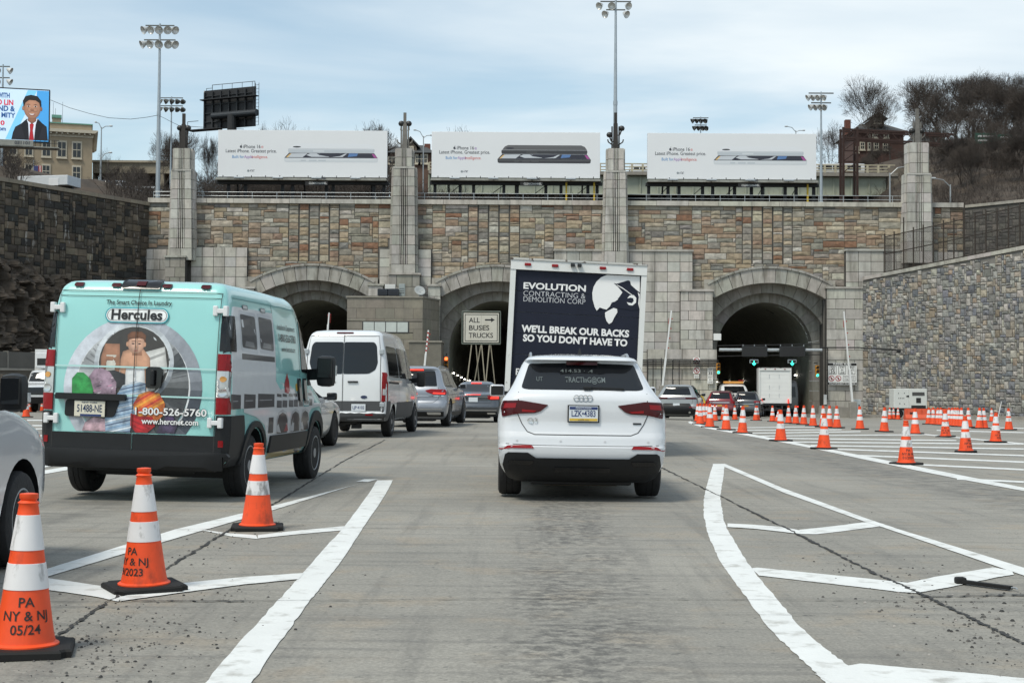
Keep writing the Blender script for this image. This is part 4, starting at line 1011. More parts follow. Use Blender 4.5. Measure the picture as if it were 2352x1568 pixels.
# ================================================================== floodlight poles
M_POLE = mat('grey_pole', (.36, .40, .43), .45, .5, var=.1, vscale=3)
M_BOWL = mat('lamp_bowl', (.62, .62, .6), .3, .35); M_BOWL_D = mat('lamp_bowl_back', (.12, .12, .11), .4, .6)
def flood_pole(ub, vb, ut, vt, Y, label, rows, aim, r0=.16, dark=False, hh=None, size=.36, zb=None):
	b, t_ = P(ub, vb, Y), P(ut, vt, Y); base_z = zb if zb is not None else b.z
	t = thing('floodlight_pole', label, 'light pole', (b.x, Y, base_z)); H = t_.z - base_z
	q = MB(); n = 5
	q.tube((0, 0, 0), (0, 0, H * .5), r0, r0 * .75, 12); q.tube((0, 0, H * .5), (0, 0, H), r0 * .72, r0 * .4, 12); q.lathe([(r0 * 1.7, -.02), (r0 * 1.7, .06), (r0, .1)], 12); q.lathe([(r0 * .85, H * .49), (r0 * .85, H * .51)], 12)
	q.build('pole', M_POLE, t, smooth=40)
	for (dz, xs_, yaw) in rows:
		q = MB(); z = H - dz; ex = max(abs(x) for x in xs_) if xs_ else .5
		q.bar((-ex, 0, z), (ex, 0, z), .07, .09); q.build('crossarm', M_BOWL_D, t)
		for i, x in enumerate(xs_):
			h = thing2 = MB()
			h.lathe([(.05, -.30), (.12, -.26), (.20, -.12), (.30, .10), (.36, .22), (.33, .22), (.2, .0), (.0, -.05)], 14)
			me = h.mesh('lamp_head', M_BOWL_D if dark else M_BOWL); shade(me, 50)
			o = link('lamp_head', me, None, t, (x, -.12, z - .34)); sgn = aim + yaw * (x / max(ex, .1)); o.scale = (size / .42,) * 3
			o.rotation_euler = (R(118), 0, sgn)
	return t
flood_pole(362, 468, 373, 55, 112.5, 'tall grey floodlight pole with two rows of five lamps', [(.15, (-1.15, -.6, 0, .6, 1.15), R(50)), (1.3, (-1.25, -.65, 0, .65, 1.15), R(60))], 0, .19, size=.4)
flood_pole(391, 470, 398, 222, 150, 'grey floodlight pole with dark lamps between the tall pole and bronze-masted pylon', [(.15, (-1.2, -.6, 0, .6, 1.2), .5), (1.0, (-1.2, -.6, 0, .6, 1.2), .5)], R(150), .14, True, zb=15.5)
flood_pole(3, 400, 8, 148, 125, 'floodlight pole rising behind the lit screen billboard', [(.2, (-.5, .6), .5), (1.2, (-.5, .6), .5)], R(60), .15, zb=15)
flood_pole(1413, 330, 1420, -6, 110.2, 'very tall grey floodlight pole rising behind the pylon by the navy truck', [(.35, (-1.2, -.3, .9), .8), (1.0, (-.75, .75), .8)], 0, .2, zb=14.8)
flood_pole(1886, 466, 1880, 211, 113.5, 'grey floodlight pole at the right edge of the billboard beside the truss gantry', [(.12, (-1.0, -.6, -.2, .25), .4), (.9, (-.8, -.4, 0, .3), .4)], R(-60), .13, False, size=.32)
flood_pole(1609, 460, 1607, 268, 165, 'small far floodlight pole standing up behind a white billboard', [(.15, (-.9, -.4, .1, .6), .4), (1.0, (-.7, -.2, .3, .7), .4)], R(-60), .12, True, size=.36, zb=15)

# street lamps
M_SL = mat('street_lamp_steel', (.34, .36, .37), .5, .5)
def street_lamp(ub, vb, vt, arms, Y, label, r=.09):
	b = P(ub, vb, Y); zt = P(ub, vt, Y).z; gzv = min(b.z, hill_z(b.x, Y)) - .1; H = zt - gzv
	t = thing('street_lamp', label, 'street lamp', (b.x, Y, gzv)); q = MB(); q.tube((0, 0, 0), (0, 0, H), r, r * .6, 8); q.build('pole', M_SL, t)
	for (dx, dz) in arms:
		q = MB(); q.path([(0, 0, H - .2), (dx * .45, 0, H + dz * .75), (dx, 0, H + dz)], r * .45, 6); q.build('arm', M_SL, t)
		q = MB(); q.bbox((dx * 1.12, 0, H + dz + .02), (abs(dx) * .35, .3, .14), .05); q.build('lamp_head', mat('lamp_head_grey', (.5, .52, .53), .4, .3), t)
	return t
street_lamp(231, 430, 292, [(-.55, .5), (.9, .1)], 150, 'tall twin-arm street lamp in front of the low arcade building')
street_lamp(230, 436, 362, [(.9, .5)], 145, 'short single-arm street lamp in front of the arcade opening')
street_lamp(2044, 460, 397, [(1.45, .55)], 118, 'street lamp arching towards the pylon from behind the portal wall')
street_lamp(2183, 462, 424, [(-1.3, .5)], 118, 'street lamp arching towards the pylon from the hillside')
street_lamp(972, 400, 313, [(-.9, .7), (.8, .1)], 165, 'twin-arm street lamp in front of the dark gabled brick house')
street_lamp(1828, 440, 300, [(-1.1, .5), (.9, .0)], 180, 'far twin-arm street lamp showing above a white billboard')

# railing on the portal wall
rl = thing('wall_railing', 'thin steel railing along the top of the portal wall', 'railing', (XL, WALL_Y + .35, ZTOP + .36))
x = XL + .3
while x < wx(2080):
	q = sub(rl); q.tube((x, WALL_Y + .35, ZTOP + .34), (x, WALL_Y + .35, ZTOP + .92), .022, .022, 5); q.build('post', M_GALV, rl); x += 1.9
for dz in (.62, .92):
	q = sub(rl); q.tube((XL + .3, WALL_Y + .35, ZTOP + dz), (wx(2080), WALL_Y + .35, ZTOP + dz), .018, .018, 5); q.build('rail', M_GALV, rl)

# ================================================================== buildings behind
def wallwin(parent, x0, x1, z0, z1, y, m_frame, m_glass, dep=.1, bars=1):
	w = MB(); w.box(x0 - .14, x1 + .14, y - .1, y + .05, z0 - .18, z1 + .2); f = w.build('window', m_frame, parent)
	w = MB(); w.box(x0, x1, y - .13, y - .09, z0, z1); w.build('pane', m_glass, f)
	w = MB(); w.box(x0, x1, y - .16, y - .12, (z0 + z1) / 2 - .04, (z0 + z1) / 2 + .04)
	for k in range(1, bars + 1):
		xx = x0 + (x1 - x0) * k / (bars + 1); w.box(xx - .025, xx + .025, y - .155, y - .125, z0, z1)
	w.build('sash_bar', m_frame, f)
	w = MB(); w.box(x0 - .2, x1 + .2, y - .22, y + .02, z0 - .3, z0 - .19); w.build('sill', m_frame, f)
M_TAN = mat('tan_brick', (.33, .265, .185), .9, var=.12, vscale=1.2, bump=.4, bscale=8)
M_CREAM = mat('cream_stone', (.50, .45, .36), .8, var=.08, vscale=1)
M_DGLASS = mat('dark_window_glass', (.02, .023, .025), .15)
M_COPPER = mat('green_copper', (.13, .30, .23), .6, var=.2, vscale=1)
M_SLATE = mat('dark_slate', (.055, .058, .06), .8, var=.2, vscale=2)
Yb = 165.0; kb = Yb / FPX; c0 = P(211, 440, Yb)
def bz(v): return P(211, v, Yb).z
gb = 17.5
tb = thing('beige_building', 'beige brick building with cream window frames and heavy cornice', 'building', (c0.x, Yb, gb), R(17))
L_ = lambda u: (u - 211) * kb; Z_ = lambda v: bz(v) - gb
q = MB(); q.box(L_(-160), 0, 0, 14, 0, Z_(318)); q.build('wall', M_TAN, tb)
q = MB(); q.box(L_(-160) - .05, .05, -.06, 14, 0, Z_(428)); q.box(L_(-160), .07, -.08, 14, Z_(428) + .002, Z_(425)); q.build('plinth', M_CREAM, tb)
q = MB(); q.box(L_(-160), .08, -.1, 14, Z_(318) + .002, Z_(309)); q.build('frieze', M_CREAM, tb)
q = MB(); q.prism([(L_(-160), Z_(309) + .003), (.25, Z_(309) + .003), (.6, Z_(304)), (.6, Z_(302)), (L_(-160), Z_(302))], -.65, 14); q.build('cornice', M_CREAM, tb)
x = -.2
while x > L_(-20):
	q = MB(); q.box(x - .16, x, -.55, -.11, Z_(313), Z_(309) - .01); q.build('bracket', M_CREAM, tb); x -= .62
q = MB(); q.box(L_(-160), -.1, .1, 14, Z_(302) + .002, Z_(288)); q.build('parapet', M_TAN, tb)
q = MB(); q.box(L_(-160), .0, .0, 14, Z_(288) + .002, Z_(285.5)); q.build('copper_trim', M_COPPER, tb)
q = MB(); q.hexa([(L_(60), 2, Z_(285)), (L_(170), 2, Z_(285)), (L_(170), 12, Z_(285)), (L_(60), 12, Z_(285)), (L_(100), 6, Z_(268)), (L_(135), 6, Z_(268)), (L_(135), 8, Z_(268)), (L_(100), 8, Z_(268))]); q.build('roof', M_SLATE, tb)
q = MB(); q.box(L_(120), L_(140), 4, 5, Z_(284), Z_(262)); q.build('chimney', M_TAN, tb)
q = MB(); q.box(L_(119), L_(141), 3.9, 5.1, Z_(262) + .002, Z_(255)); q.build('chimney_cap', M_COPPER, tb)
q = MB()
for (u, v) in ((122, 225), (127, 238), (143, 222)): q.tube((L_(u), 4.5, Z_(275)), (L_(u), 4.5, Z_(v)), .03, .02, 4)
q.build('antenna', M_STEEL_BLK, tb)
for (a0, a1) in ((132, 155), (165, 188), (99, 121), (62, 82), (28, 48), (-8, 14)):
	wallwin(tb, L_(a0) + .16, L_(a1) - .16, Z_(363), Z_(331), 0, M_CREAM, M_DGLASS)
	if a0 != 132: wallwin(tb, L_(a0) + .2, L_(a1) - .2, Z_(411), Z_(386), 0, M_CREAM, M_DGLASS)
# flag
fg = thing('flag', 'striped flag hanging from a pole before the beige building', 'flag', (P(83, 430, 150).x, 150, 17)); q = MB(); q.tube((-.3, 0, 0), (-.3, 0, P(79, 368, 150).z - 17), .05, .04, 6); q.build('pole', M_GALV, fg)
zf = P(83, 380, 150).z - 17; zf2 = P(83, 410, 150).z - 17
for i in range(7):
	q = MB(); x0 = -.22 + i * .11; q.add([(x0, -.05 + .06 * (i % 2), zf), (x0 + .11, -.05 + .06 * ((i + 1) % 2), zf - .05), (x0 + .14, -.05 + .06 * ((i + 1) % 2), zf2 - .05), (x0 + .03, -.05 + .06 * (i % 2), zf2)], [(0, 1, 2, 3)]); q.build('stripe', mat('flag_red', (.4, .03, .04), .7) if i % 2 == 0 else mat('flag_white', (.6, .6, .6), .7), fg)
q = MB(); q.box(-.24, .2, -.08, -.06, zf - .75, zf - .05); q.build('canton', mat('flag_navy', (.03, .04, .14), .7), fg)

# low arcade building
Ya = 172.0; ka = Ya / FPX; c1 = P(212, 440, Ya); ga = 18.5
ta = thing('arcade_building', 'low brown concrete building with wide dark openings', 'building', (c1.x, Ya, ga))
L2 = lambda u: (u - 212) * ka; Z2 = lambda v: P(300, v, Ya).z - ga
M_BRNC = mat('brown_concrete', (.27, .235, .175), .9, var=.15, vscale=.8, bump=.2, bscale=5)
q = MB(); q.box(0, L2(410), 0, 10, Z2(398), Z2(374)); q.build('upper_wall', M_BRNC, ta)
q = MB(); q.box(-.1, L2(412), -.25, 10, Z2(374) + .002, Z2(369)); q.build('parapet', mat('parapet_tan', (.33, .29, .22), .9, var=.15), ta)
for (a0, a1) in ((212, 214), (268, 282), (360, 376), (400, 410)):
	q = MB(); q.box(L2(a0), L2(a1), .05, 2, 0, Z2(398) - .002); q.build('pier', M_BRNC, ta)
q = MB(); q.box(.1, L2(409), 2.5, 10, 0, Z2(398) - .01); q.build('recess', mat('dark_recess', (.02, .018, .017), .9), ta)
for (a0, a1, v) in ((245, 300, 366), (330, 360, 364)):
	q = MB(); q.box(L2(a0), L2(a1), 3, 6, Z2(369), Z2(v)); q.build('roof_unit', mat('roof_grey', (.45, .45, .44), .7), ta)
# white trailer roof before the beige building
q = thing('white_trailer', 'long white trailer parked above the dark masonry wall', 'trailer', (P(100, 420, 118).x, 118, hill_z(P(100, 420, 118).x, 118)), R(-12))
zt_ = P(100, 404, 118).z - q.location.z; b_ = MB(); b_.bbox((0, .9, zt_ / 2 + .35), (4.6, 2.2, zt_ - .7), .06); b_.build('box', mat('trailer_white', (.62, .66, .7), .5, var=.06), q)
b_ = MB(); b_.box(.6, 1.5, -.235, -.2, zt_ - .85, zt_ - .25); b_.build('panel', mat('trailer_panel', (.75, .77, .8), .5), q)
for x in (-1.6, -.6, 1.7): b_ = MB(); b_.lathe([(.5, -.15), (.5, .15)], 16, (x, .9, .5), 'y'); b_.build('wheel', M_BLACK, q)

# houses
def house(u0, u1, v_eave, v_ridge, v_base, Y, label, m_wall, m_roof, wins, chim=None, gable=None, dormer=None, m_trim=M_CREAM):
	k = Y / FPX; a = P(u0, v_base, Y); uc = (u0 + u1) / 2
	zb_ = hill_z((P(u0, 400, Y).x + P(u1, 400, Y).x) / 2, Y) - .6
	t = thing('brick_house', label, 'house', (P(uc, 400, Y).x, Y, zb_)); W = (u1 - u0) * k
	Zh = lambda v: P(uc, v, Y).z - zb_; X = lambda u: (u - uc) * k
	q = MB(); q.box(-W / 2, W / 2, 0, 9, 0, Zh(v_eave)); q.build('wall', m_wall, t)
	q = MB(); e = .5; ze, zr_ = Zh(v_eave) + .003, Zh(v_ridge)
	q.hexa([(-W / 2 - e, -e, ze), (W / 2 + e, -e, ze), (W / 2 + e, 9 + e, ze), (-W / 2 - e, 9 + e, ze), (-W / 2 + W * .26, 3.6, zr_), (W / 2 - W * .26, 3.6, zr_), (W / 2 - W * .26, 5.4, zr_), (-W / 2 + W * .26, 5.4, zr_)]); rf = q.build('roof', m_roof, t)
	if chim: q = MB(); q.box(X(chim[0]) - .35, X(chim[0]) + .35, 2.5, 3.3, Zh(v_eave) + .01, Zh(chim[1])); c = q.build('chimney', mat('red_brick', (.14, .055, .04), .9, var=.2, vscale=3), rf)
	if dormer:
		d0, d1, v0, v1, v2 = dormer; q = MB(); q.prism([(X(d0), Zh(v0)), (X(d1), Zh(v0)), (X(d1), Zh(v1)), ((X(d0) + X(d1)) / 2, Zh(v2)), (X(d0), Zh(v1))], .6, 3.5); q.build('dormer', mat('shingle_brown', (.14, .11, .085), .9, var=.2), rf)
		q = MB(); q.prism([(X(d0) - .35, Zh(v1) - .1), ((X(d0) + X(d1)) / 2, Zh(v2) + .05), (X(d1) + .35, Zh(v1) - .1), (X(d1) + .35, Zh(v1) + .1), ((X(d0) + X(d1)) / 2, Zh(v2) + .3), (X(d0) - .35, Zh(v1) + .1)], .2, 3.5); q.build('dormer_roof', m_roof, rf)
		wallwin(t, X(d0) + .5, X(d1) - .5, Zh(v0) + .5, Zh(v1) - .1, .58, M_CREAM, M_DGLASS)
	for (w0, w1, v0, v1) in wins: wallwin(t, X(w0), X(w1), Zh(v1), Zh(v0), 0, m_trim, M_DGLASS)
	return t
M_REDBR = mat('red_brown_brick', (.085, .046, .037), .9, var=.25, vscale=1.5, bump=.3, bscale=8)
M_BRBR = mat('brown_brick', (.11, .065, .048), .9, var=.25, vscale=1.5, bump=.3, bscale=8)
house(1962, 2076, 303, 273, 400, 182, 'red brick house with grey hipped roof and tall chimney on the hill', M_REDBR, mat('grey_shingles', (.085, .085, .085), .9, var=.2, vscale=2), [(1977, 1984, 329, 342), (1995, 2001, 329, 342), (2009, 2016, 329, 342), (2030, 2037, 329, 342), (2006, 2013, 304, 314), (2032, 2039, 304, 314), (1965, 1970, 340, 348)], (1958.5, 267), dormer=(2003, 2034, 288, 272, 262))
house(896, 992, 352, 322, 402, 168, 'brown house with steep dark roof showing between two billboards', M_BRBR, M_SLATE, [(956, 963, 358, 373), (964, 971, 358, 373), (972, 980, 358, 373), (893, 907, 364, 374), (898, 904, 378, 392)], (978, 322), dormer=(928, 956, 352, 336, 318))
house(2096, 2180, 330, 300, 380, 205, 'dark house half hidden behind bare trees on the hill crest', M_BRBR, M_SLATE, [(2110, 2118, 338, 352)])

# ================================================================== viaduct, gantry, highway signs
M_GIRD = mat('pale_green_girder', (.32, .34, .27), .7, var=.15, vscale=.8, stain=(.18, .1, .05), stain_fac=.6, stain_scale=(2, 2, .3), stain_lo=.58, stain_hi=.75)
M_RUST = mat('rusty_steel', (.04, .02, .016), .8, .2, var=.35, vscale=3)
Yv = 146.0; kv = Yv / FPX
x0, x1 = P(985, 430, Yv).x, P(2036, 430, Yv).x; zt_ = P(1700, 405, Yv).z; zb_ = P(1700, 447, Yv).z
vd = thing('viaduct', 'pale green steel girder viaduct behind the billboards', 'bridge', (x1, Yv, 14.8))
n = 26; w = (x1 - x0) / n
for i in range(n):
	q = sub(vd); a = x0 + i * w; q.box(a + .03, a + w - .03, Yv, Yv + .3, zb_, zt_ - .02); q.build('girder_panel', M_GIRD, vd)
	q = sub(vd); q.box(a - .07, a + .07, Yv - .14, Yv, zb_ - .05, zt_ - .05); q.build('stiffener', M_GIRD, vd)
q = sub(vd); q.box(x0, x1, Yv - .3, Yv + .5, zb_ - .12, zb_ - .002); q.build('bottom_flange', M_GIRD, vd)
q = sub(vd); q.box(x0, x1 + 1, Yv - .6, Yv + 9, zt_, zt_ + .35); q.build('deck', mat('deck_concrete', (.25, .23, .2), .9, var=.2), vd)
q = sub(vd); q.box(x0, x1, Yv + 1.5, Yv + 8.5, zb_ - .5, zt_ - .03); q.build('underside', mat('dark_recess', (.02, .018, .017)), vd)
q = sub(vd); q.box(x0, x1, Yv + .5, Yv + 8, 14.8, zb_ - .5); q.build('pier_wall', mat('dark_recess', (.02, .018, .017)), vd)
x = x0; k = 0
while x < x1 + .8:
	q = sub(vd); q.box(x - .1, x + .1, Yv - .45, Yv - .25, zt_ + .35, zt_ + 1.15); q.build('rail_post', mat('cream_rail', (.42, .38, .28), .8, var=.2), vd); x += 1.1; k += 1
for dz in (.5, .8, 1.12):
	q = sub(vd); q.box(x0, x1 + .8, Yv - .42, Yv - .3, zt_ + dz, zt_ + dz + .1); q.build('rail', mat('cream_rail', (.42, .38, .28)), vd)
q = sub(vd); q.box(x1 + .05, x1 + 9, Yv - .5, Yv + 8, 14.5, zt_ + .9); q.build('abutment', mat('abutment_stone', (.17, .145, .115), .9, var=.3, vscale=1, bump=.6, bscale=2.5), vd)
# truss gantry
Yt = 141.0; gt = thing('truss_gantry', 'rusty lattice gantry frame standing on the viaduct by the brick house', 'gantry', (P(1953, 396, Yt).x, Yt, zt_ + .3))
zg0, zg1, zg2 = P(1953, 396, Yt).z, P(1953, 297, Yt).z, P(1953, 318, Yt).z
xa, xb = P(1937, 300, Yt).x, P(1969, 300, Yt).x
def tz(u, v): p = P(u, v, Yt); return (p.x, Yt, p.z)
for xx in (xa, xb):
	for yy in (Yt, Yt + 1.2): q = sub(gt); q.box(xx - .11, xx + .11, yy - .1, yy + .1, 15.0, zg1 + .2); q.build('leg', M_RUST, gt)
zz = zg0
for i in range(4):
	za, zb2 = zg0 + (zg1 - zg0) * i / 4, zg0 + (zg1 - zg0) * (i + 1) / 4; q = sub(gt); q.bar((xa, Yt, za), (xb, Yt, zb2), .09, .09); q.build('brace', M_RUST, gt); q = sub(gt); q.bar((xa, Yt, za), (xb, Yt, za), .1, .12); q.build('strut', M_RUST, gt)
e0, e1 = tz(2190, 333), tz(2190, 309); s0_, s1_ = tz(1940, 316), tz(1940, 297)
for a, b in ((s0_, e0), (s1_, e1)):
	for dy in (0, 1.2): q = sub(gt); q.bar(Vector(a) + Vector((0, dy, 0)), Vector(b) + Vector((0, dy, 0)), .16, .18); q.build('chord', M_RUST, gt)
nn = 12
for i in range(nn):
	t0, t1 = i / nn, (i + 1) / nn; A_, B_ = Vector(s0_).lerp(Vector(e0), t0), Vector(s1_).lerp(Vector(e1), t1)
	if i % 2: A_, B_ = Vector(s1_).lerp(Vector(e1), t0), Vector(s0_).lerp(Vector(e0), t1)
	q = sub(gt); q.bar(A_, B_, .08, .08); q.build('diagonal', M_RUST, gt)
# highway signs
M_HGREEN = mat('highway_green', (.008, .075, .05), .5)
for (u0, u1, v0, v1, rows) in ((2239, 2287, 306, 330, 'wide green highway sign half hidden by bare branches'), (2291, 2334, 309, 330, 'narrower green highway sign half hidden by bare branches')):
	a, b = P(u0, v1, 146), P(u1, v0, 146); t = thing('highway_sign', rows, 'road sign', ((a.x + b.x) / 2, 146, hill_z((a.x + b.x) / 2, 146)))
	q = sub(t); q.bbox(((a.x + b.x) / 2, 146, (a.z + b.z) / 2), (b.x - a.x, .12, b.z - a.z), .03); q.build('panel', M_HGREEN, t)
	for xx in (a.x + .4, b.x - .4): q = sub(t); q.box(xx - .06, xx + .06, 146.08, 146.2, t.location.z - .3, b.z); q.build('post', M_RUST, t)
	for i in range(2): q = sub(t); q.box(a.x + .3, b.x - .3 - .5 * i, 145.9, 145.93, b.z - .42 - .45 * i, b.z - .25 - .45 * i); q.build('legend', M_WHITE_SIGN, t)
# guard rail up on the hill
hg = thing('hill_guardrail', 'thin pale guardrail crossing the brushy hillside', 'railing', P(2150, 412, 142));
pts = [P(u, v, 142) for u, v in ((2150, 413), (2210, 408), (2280, 401), (2352, 392), (2420, 386))]
q = sub(hg);
for a, b in zip(pts[:-1], pts[1:]): q.bar(a, b, .06, .22)
q.build('rail', mat('rail_pale', (.38, .38, .36), .6, .3), hg)
for i, p in enumerate(pts): q = sub(hg); q.box(p.x - .06, p.x + .06, p.y + .03, p.y + .15, min(hill_z(p.x, p.y), p.z) - .4, p.z + .1); q.build('post', M_GALV, hg)
# hanging cable
cb = thing('overhead_cable', 'thin black cable sagging from the lit billboard to the pylon mast', 'cable', P(113, 232, 112)); q = sub(cb)
pts = [P(u, v, 112.4) for u, v in ((116, 230), (160, 248), (205, 261), (250, 271), (300, 274), (335, 270), (363, 265), (378, 272), (395, 281), (412, 289), (470, 293), (560, 297))]
q.path(pts, .022, 4); q.build('cable', M_STEEL_BLK, cb)

# ================================================================== bare trees
M_BARK = mat('bare_bark', (.05, .04, .034), .9, var=.3, vscale=2)
M_TWIG = mat('bare_twigs', (.055, .044, .037), .9, var=.35, vscale=.8)
def tree_mesh(seed, levels=6, upright=.35, spread=.55, trunk=.22, dens=3):
	rr = random.Random(seed); tr, cr = MB(), MB()
	def grow(p, d, L, r, lev):
		segs = 3 if lev < 3 else 2; mbx = tr if lev == 0 else cr
		for i in range(segs):
			q = p + d * (L / segs); r2 = r * (.88 if lev else .9)
			mbx.tube(p, q, r, r2, 6 if lev == 0 else 4 if lev < 3 else 3, caps=False); p, r = q, r2
			d = (d + Vector((rr.gauss(0, .13), rr.gauss(0, .13), rr.gauss(0, .08) + .05 * upright))).normalized()
			if lev >= 2 and lev < levels and rr.random() < .55:
				side(p, d, L * .8, r * .5, lev + 1)
		if lev >= levels: return
		n = rr.choice([2, 3]) if lev else 4
		if lev >= levels - 2: n = dens
		for k in range(n): side(p, d, L * rr.uniform(.72, .9), r * (.68 if n < 3 else .55), lev + 1, k / n)
	def side(p, d, L, r, lev, ph=None):
		t = rr.random() * 6.283 if ph is None else (ph + rr.uniform(-.12, .12)) * 6.283
		x = d.orthogonal().normalized(); y = d.cross(x)
		a = spread * rr.uniform(.6, 1.3)
		nd = (d * math.cos(a) + (x * math.cos(t) + y * math.sin(t)) * math.sin(a) + Vector((0, 0, upright * .35))).normalized()
		grow(p, nd, L, max(r, .0013), lev)
	grow(Vector((0, 0, 0)), Vector((0, 0, 1)), trunk, .027, 0)
	for mbx in (tr,): pass
	zs = [v[2] for v in cr.v]; H = max(zs)
	for mbx in (tr, cr): mbx.v = [(a / H, b / H, c / H) for a, b, c in mbx.v]
	w = sorted(abs(v[0]) for v in cr.v)[int(.97 * len(cr.v))]
	return tr.mesh('trunk', M_BARK), cr.mesh('crown', M_TWIG), w
PROTO = [tree_mesh(3, 6, .25, .5, .3), tree_mesh(11, 6, .18, .58, .3), tree_mesh(23, 6, .4, .4, .28), tree_mesh(5, 6, .2, .55, .2)]
def tree(u, v_top, Y, w_px, label, kind=0, v_base=None, group=None):
	x = P(u, 400, Y).x; zb_ = hill_z(x, Y) - .15
	zt__ = P(u, v_top, Y).z
	if v_base is not None: zb_ = min(zb_, P(u, v_base, Y).z)
	H = zt__ - zb_; tm, cm, w = PROTO[kind]
	t = thing('bare_tree', label, 'tree', (x, Y, zb_), rnd.random() * 6.28, group)
	sx_ = (w_px / 2 * Y / FPX) / w
	t.scale = (sx_, sx_, H)
	link('trunk', tm, None, t); link('crown', cm, None, t)
	return t
tree(378, 294, 150, 120, 'bare tree between the two floodlight poles and the bronze-masted pylon', 0)
tree(425, 298, 158, 110, 'bare tree rising behind the bronze-masted pylon', 3)
tree(478, 302, 140, 56, 'bare brownish tree at the left edge of the white billboard', 2)
tree(665, 261, 190, 150, 'rounded bare tree crown above the billboard beside the black reversed billboard', 1)
tree(612, 276, 195, 70, 'narrow bare tree beside the black reversed billboard', 2)
tree(852, 270, 188, 150, 'bushy bare tree crown above a white billboard, beside the slim-masted pylon', 3)
tree(1050, 283, 192, 150, 'low bare crown just above the dark-phone billboard', 3)
tree(905, 315, 200, 40, 'small bare tree behind the brown house with steep dark roof', 2)
tree(1465, 376, 190, 28, 'small far bare tree beside the pale granite pylon', 1)
tree(250, 336, 200, 80, 'small far bare tree behind the arcade building', 1)
tree(232, 356, 210, 34, 'lowest far bare tree behind the arcade building', 1)
tree(310, 370, 158, 60, 'reddish bare bush before the arcade building', 3)
tree(25, 395, 140, 90, 'bare branches under the lit screen billboard', 1)
tree(1906, 274, 172, 90, 'round bare tree beside the brick house chimney', 1)
tree(2005, 168, 178, 190, 'tall bare tree spreading above the brick house roof', 0)
tree(2100, 172, 176, 170, 'tall bare tree rising behind the slim-spired pylon', 0)
grp = 'bare trees on the right-hand hillside'
HT = [(2195, 172, 200, 150, 0), (2235, 158, 186, 160, 1), (2275, 175, 172, 150, 3), (2310, 160, 192, 160, 0), (2350, 186, 176, 150, 1), (2395, 175, 180, 150, 3), (2160, 225, 170, 110, 3), (2210, 240, 160, 110, 1), (2255, 252, 150, 120, 3), (2300, 265, 144, 120, 1), (2340, 275, 138, 120, 3), (2140, 290, 158, 90, 2), (2185, 305, 146, 90, 3), (2370, 290, 130, 120, 1), (2235, 335, 132, 90, 2), (2290, 340, 128, 90, 3), (2045, 215, 172, 110, 0), (2030, 330, 160, 70, 3), (2075, 335, 155, 70, 1), (1990, 350, 154, 60, 3)]
HT += [(rnd.uniform(2135, 2410), rnd.uniform(190, 250), rnd.uniform(160, 205), rnd.uniform(100, 150), rnd.choice([0, 1, 3])) for _ in range(9)] + [(rnd.uniform(2150, 2410), rnd.uniform(290, 380), rnd.uniform(124, 150), rnd.uniform(60, 100), rnd.choice([1, 2, 3])) for _ in range(16)]
HT += [(u_ + rnd.uniform(-12, 12), rnd.uniform(158, 200), rnd.uniform(165, 200), rnd.uniform(130, 180), rnd.choice([0, 1, 3])) for u_ in range(2150, 2420, 26)]
for u, vt, Y, w, kd in HT:
	tree(u, vt, Y, w, 'dark bare tree in the tangle of trees on the right-hand hillside', kd, group=grp)
# scrub: uncountable tangle
def scrub(name, label, spots):
	mb = MB()
	for (u0, u1, Y0, Y1, h0, h1, n) in spots:
		for _ in range(n):
			Y = rnd.uniform(Y0, Y1); x = P(rnd.uniform(u0, u1), 420, Y).x; z = hill_z(x, Y) - .1; h = rnd.uniform(h0, h1)
			for k in range(3):
				a = Vector((x, Y, z)); d = Vector((rnd.gauss(0, .3), rnd.gauss(0, .3), 1)).normalized(); b = a + d * h * .55; r = .012 + .006 * h
				mb.tube(a, b, r, r * .6, 3, False)
				for j in range(4):
					e = (d + Vector((rnd.gauss(0, .5), rnd.gauss(0, .5), rnd.gauss(0, .25)))).normalized(); c = b + e * h * rnd.uniform(.25, .55); mb.tube(b, c, r * .5, r * .22, 3, False)
					for w in range(2):
						e2 = (e + Vector((rnd.gauss(0, .5), rnd.gauss(0, .5), rnd.gauss(0, .4)))).normalized(); st = b.lerp(c, rnd.uniform(.3, .9)); mb.tube(st, st + e2 * h * .25, r * .3, r * .18, 3, False)
	tag(mb.build(name, M_TWIG), label, 'brush', kind='stuff')
scrub('brush', 'tangle of bare winter brush behind the billboards', [(440, 900, 124, 150, 2.0, 5.0, 520), (900, 1420, 124, 144, 1.5, 3.5, 260), (1420, 1900, 128, 144, 1.2, 2.8, 160), (560, 880, 150, 175, 4, 7, 160)])
scrub('brush', 'tangle of bare winter brush covering the right-hand hillside', [(2100, 2420, 112, 150, .6, 1.6, 500), (2130, 2420, 150, 190, 1.2, 2.6, 200), (1930, 2130, 130, 150, .8, 1.8, 130)])
scrub('brush', 'sparse bare brush along the top of the dark masonry wall', [(240, 400, 118, 150, 1.0, 2.6, 160), (-20, 60, 112, 130, 1.0, 2.5, 60)])
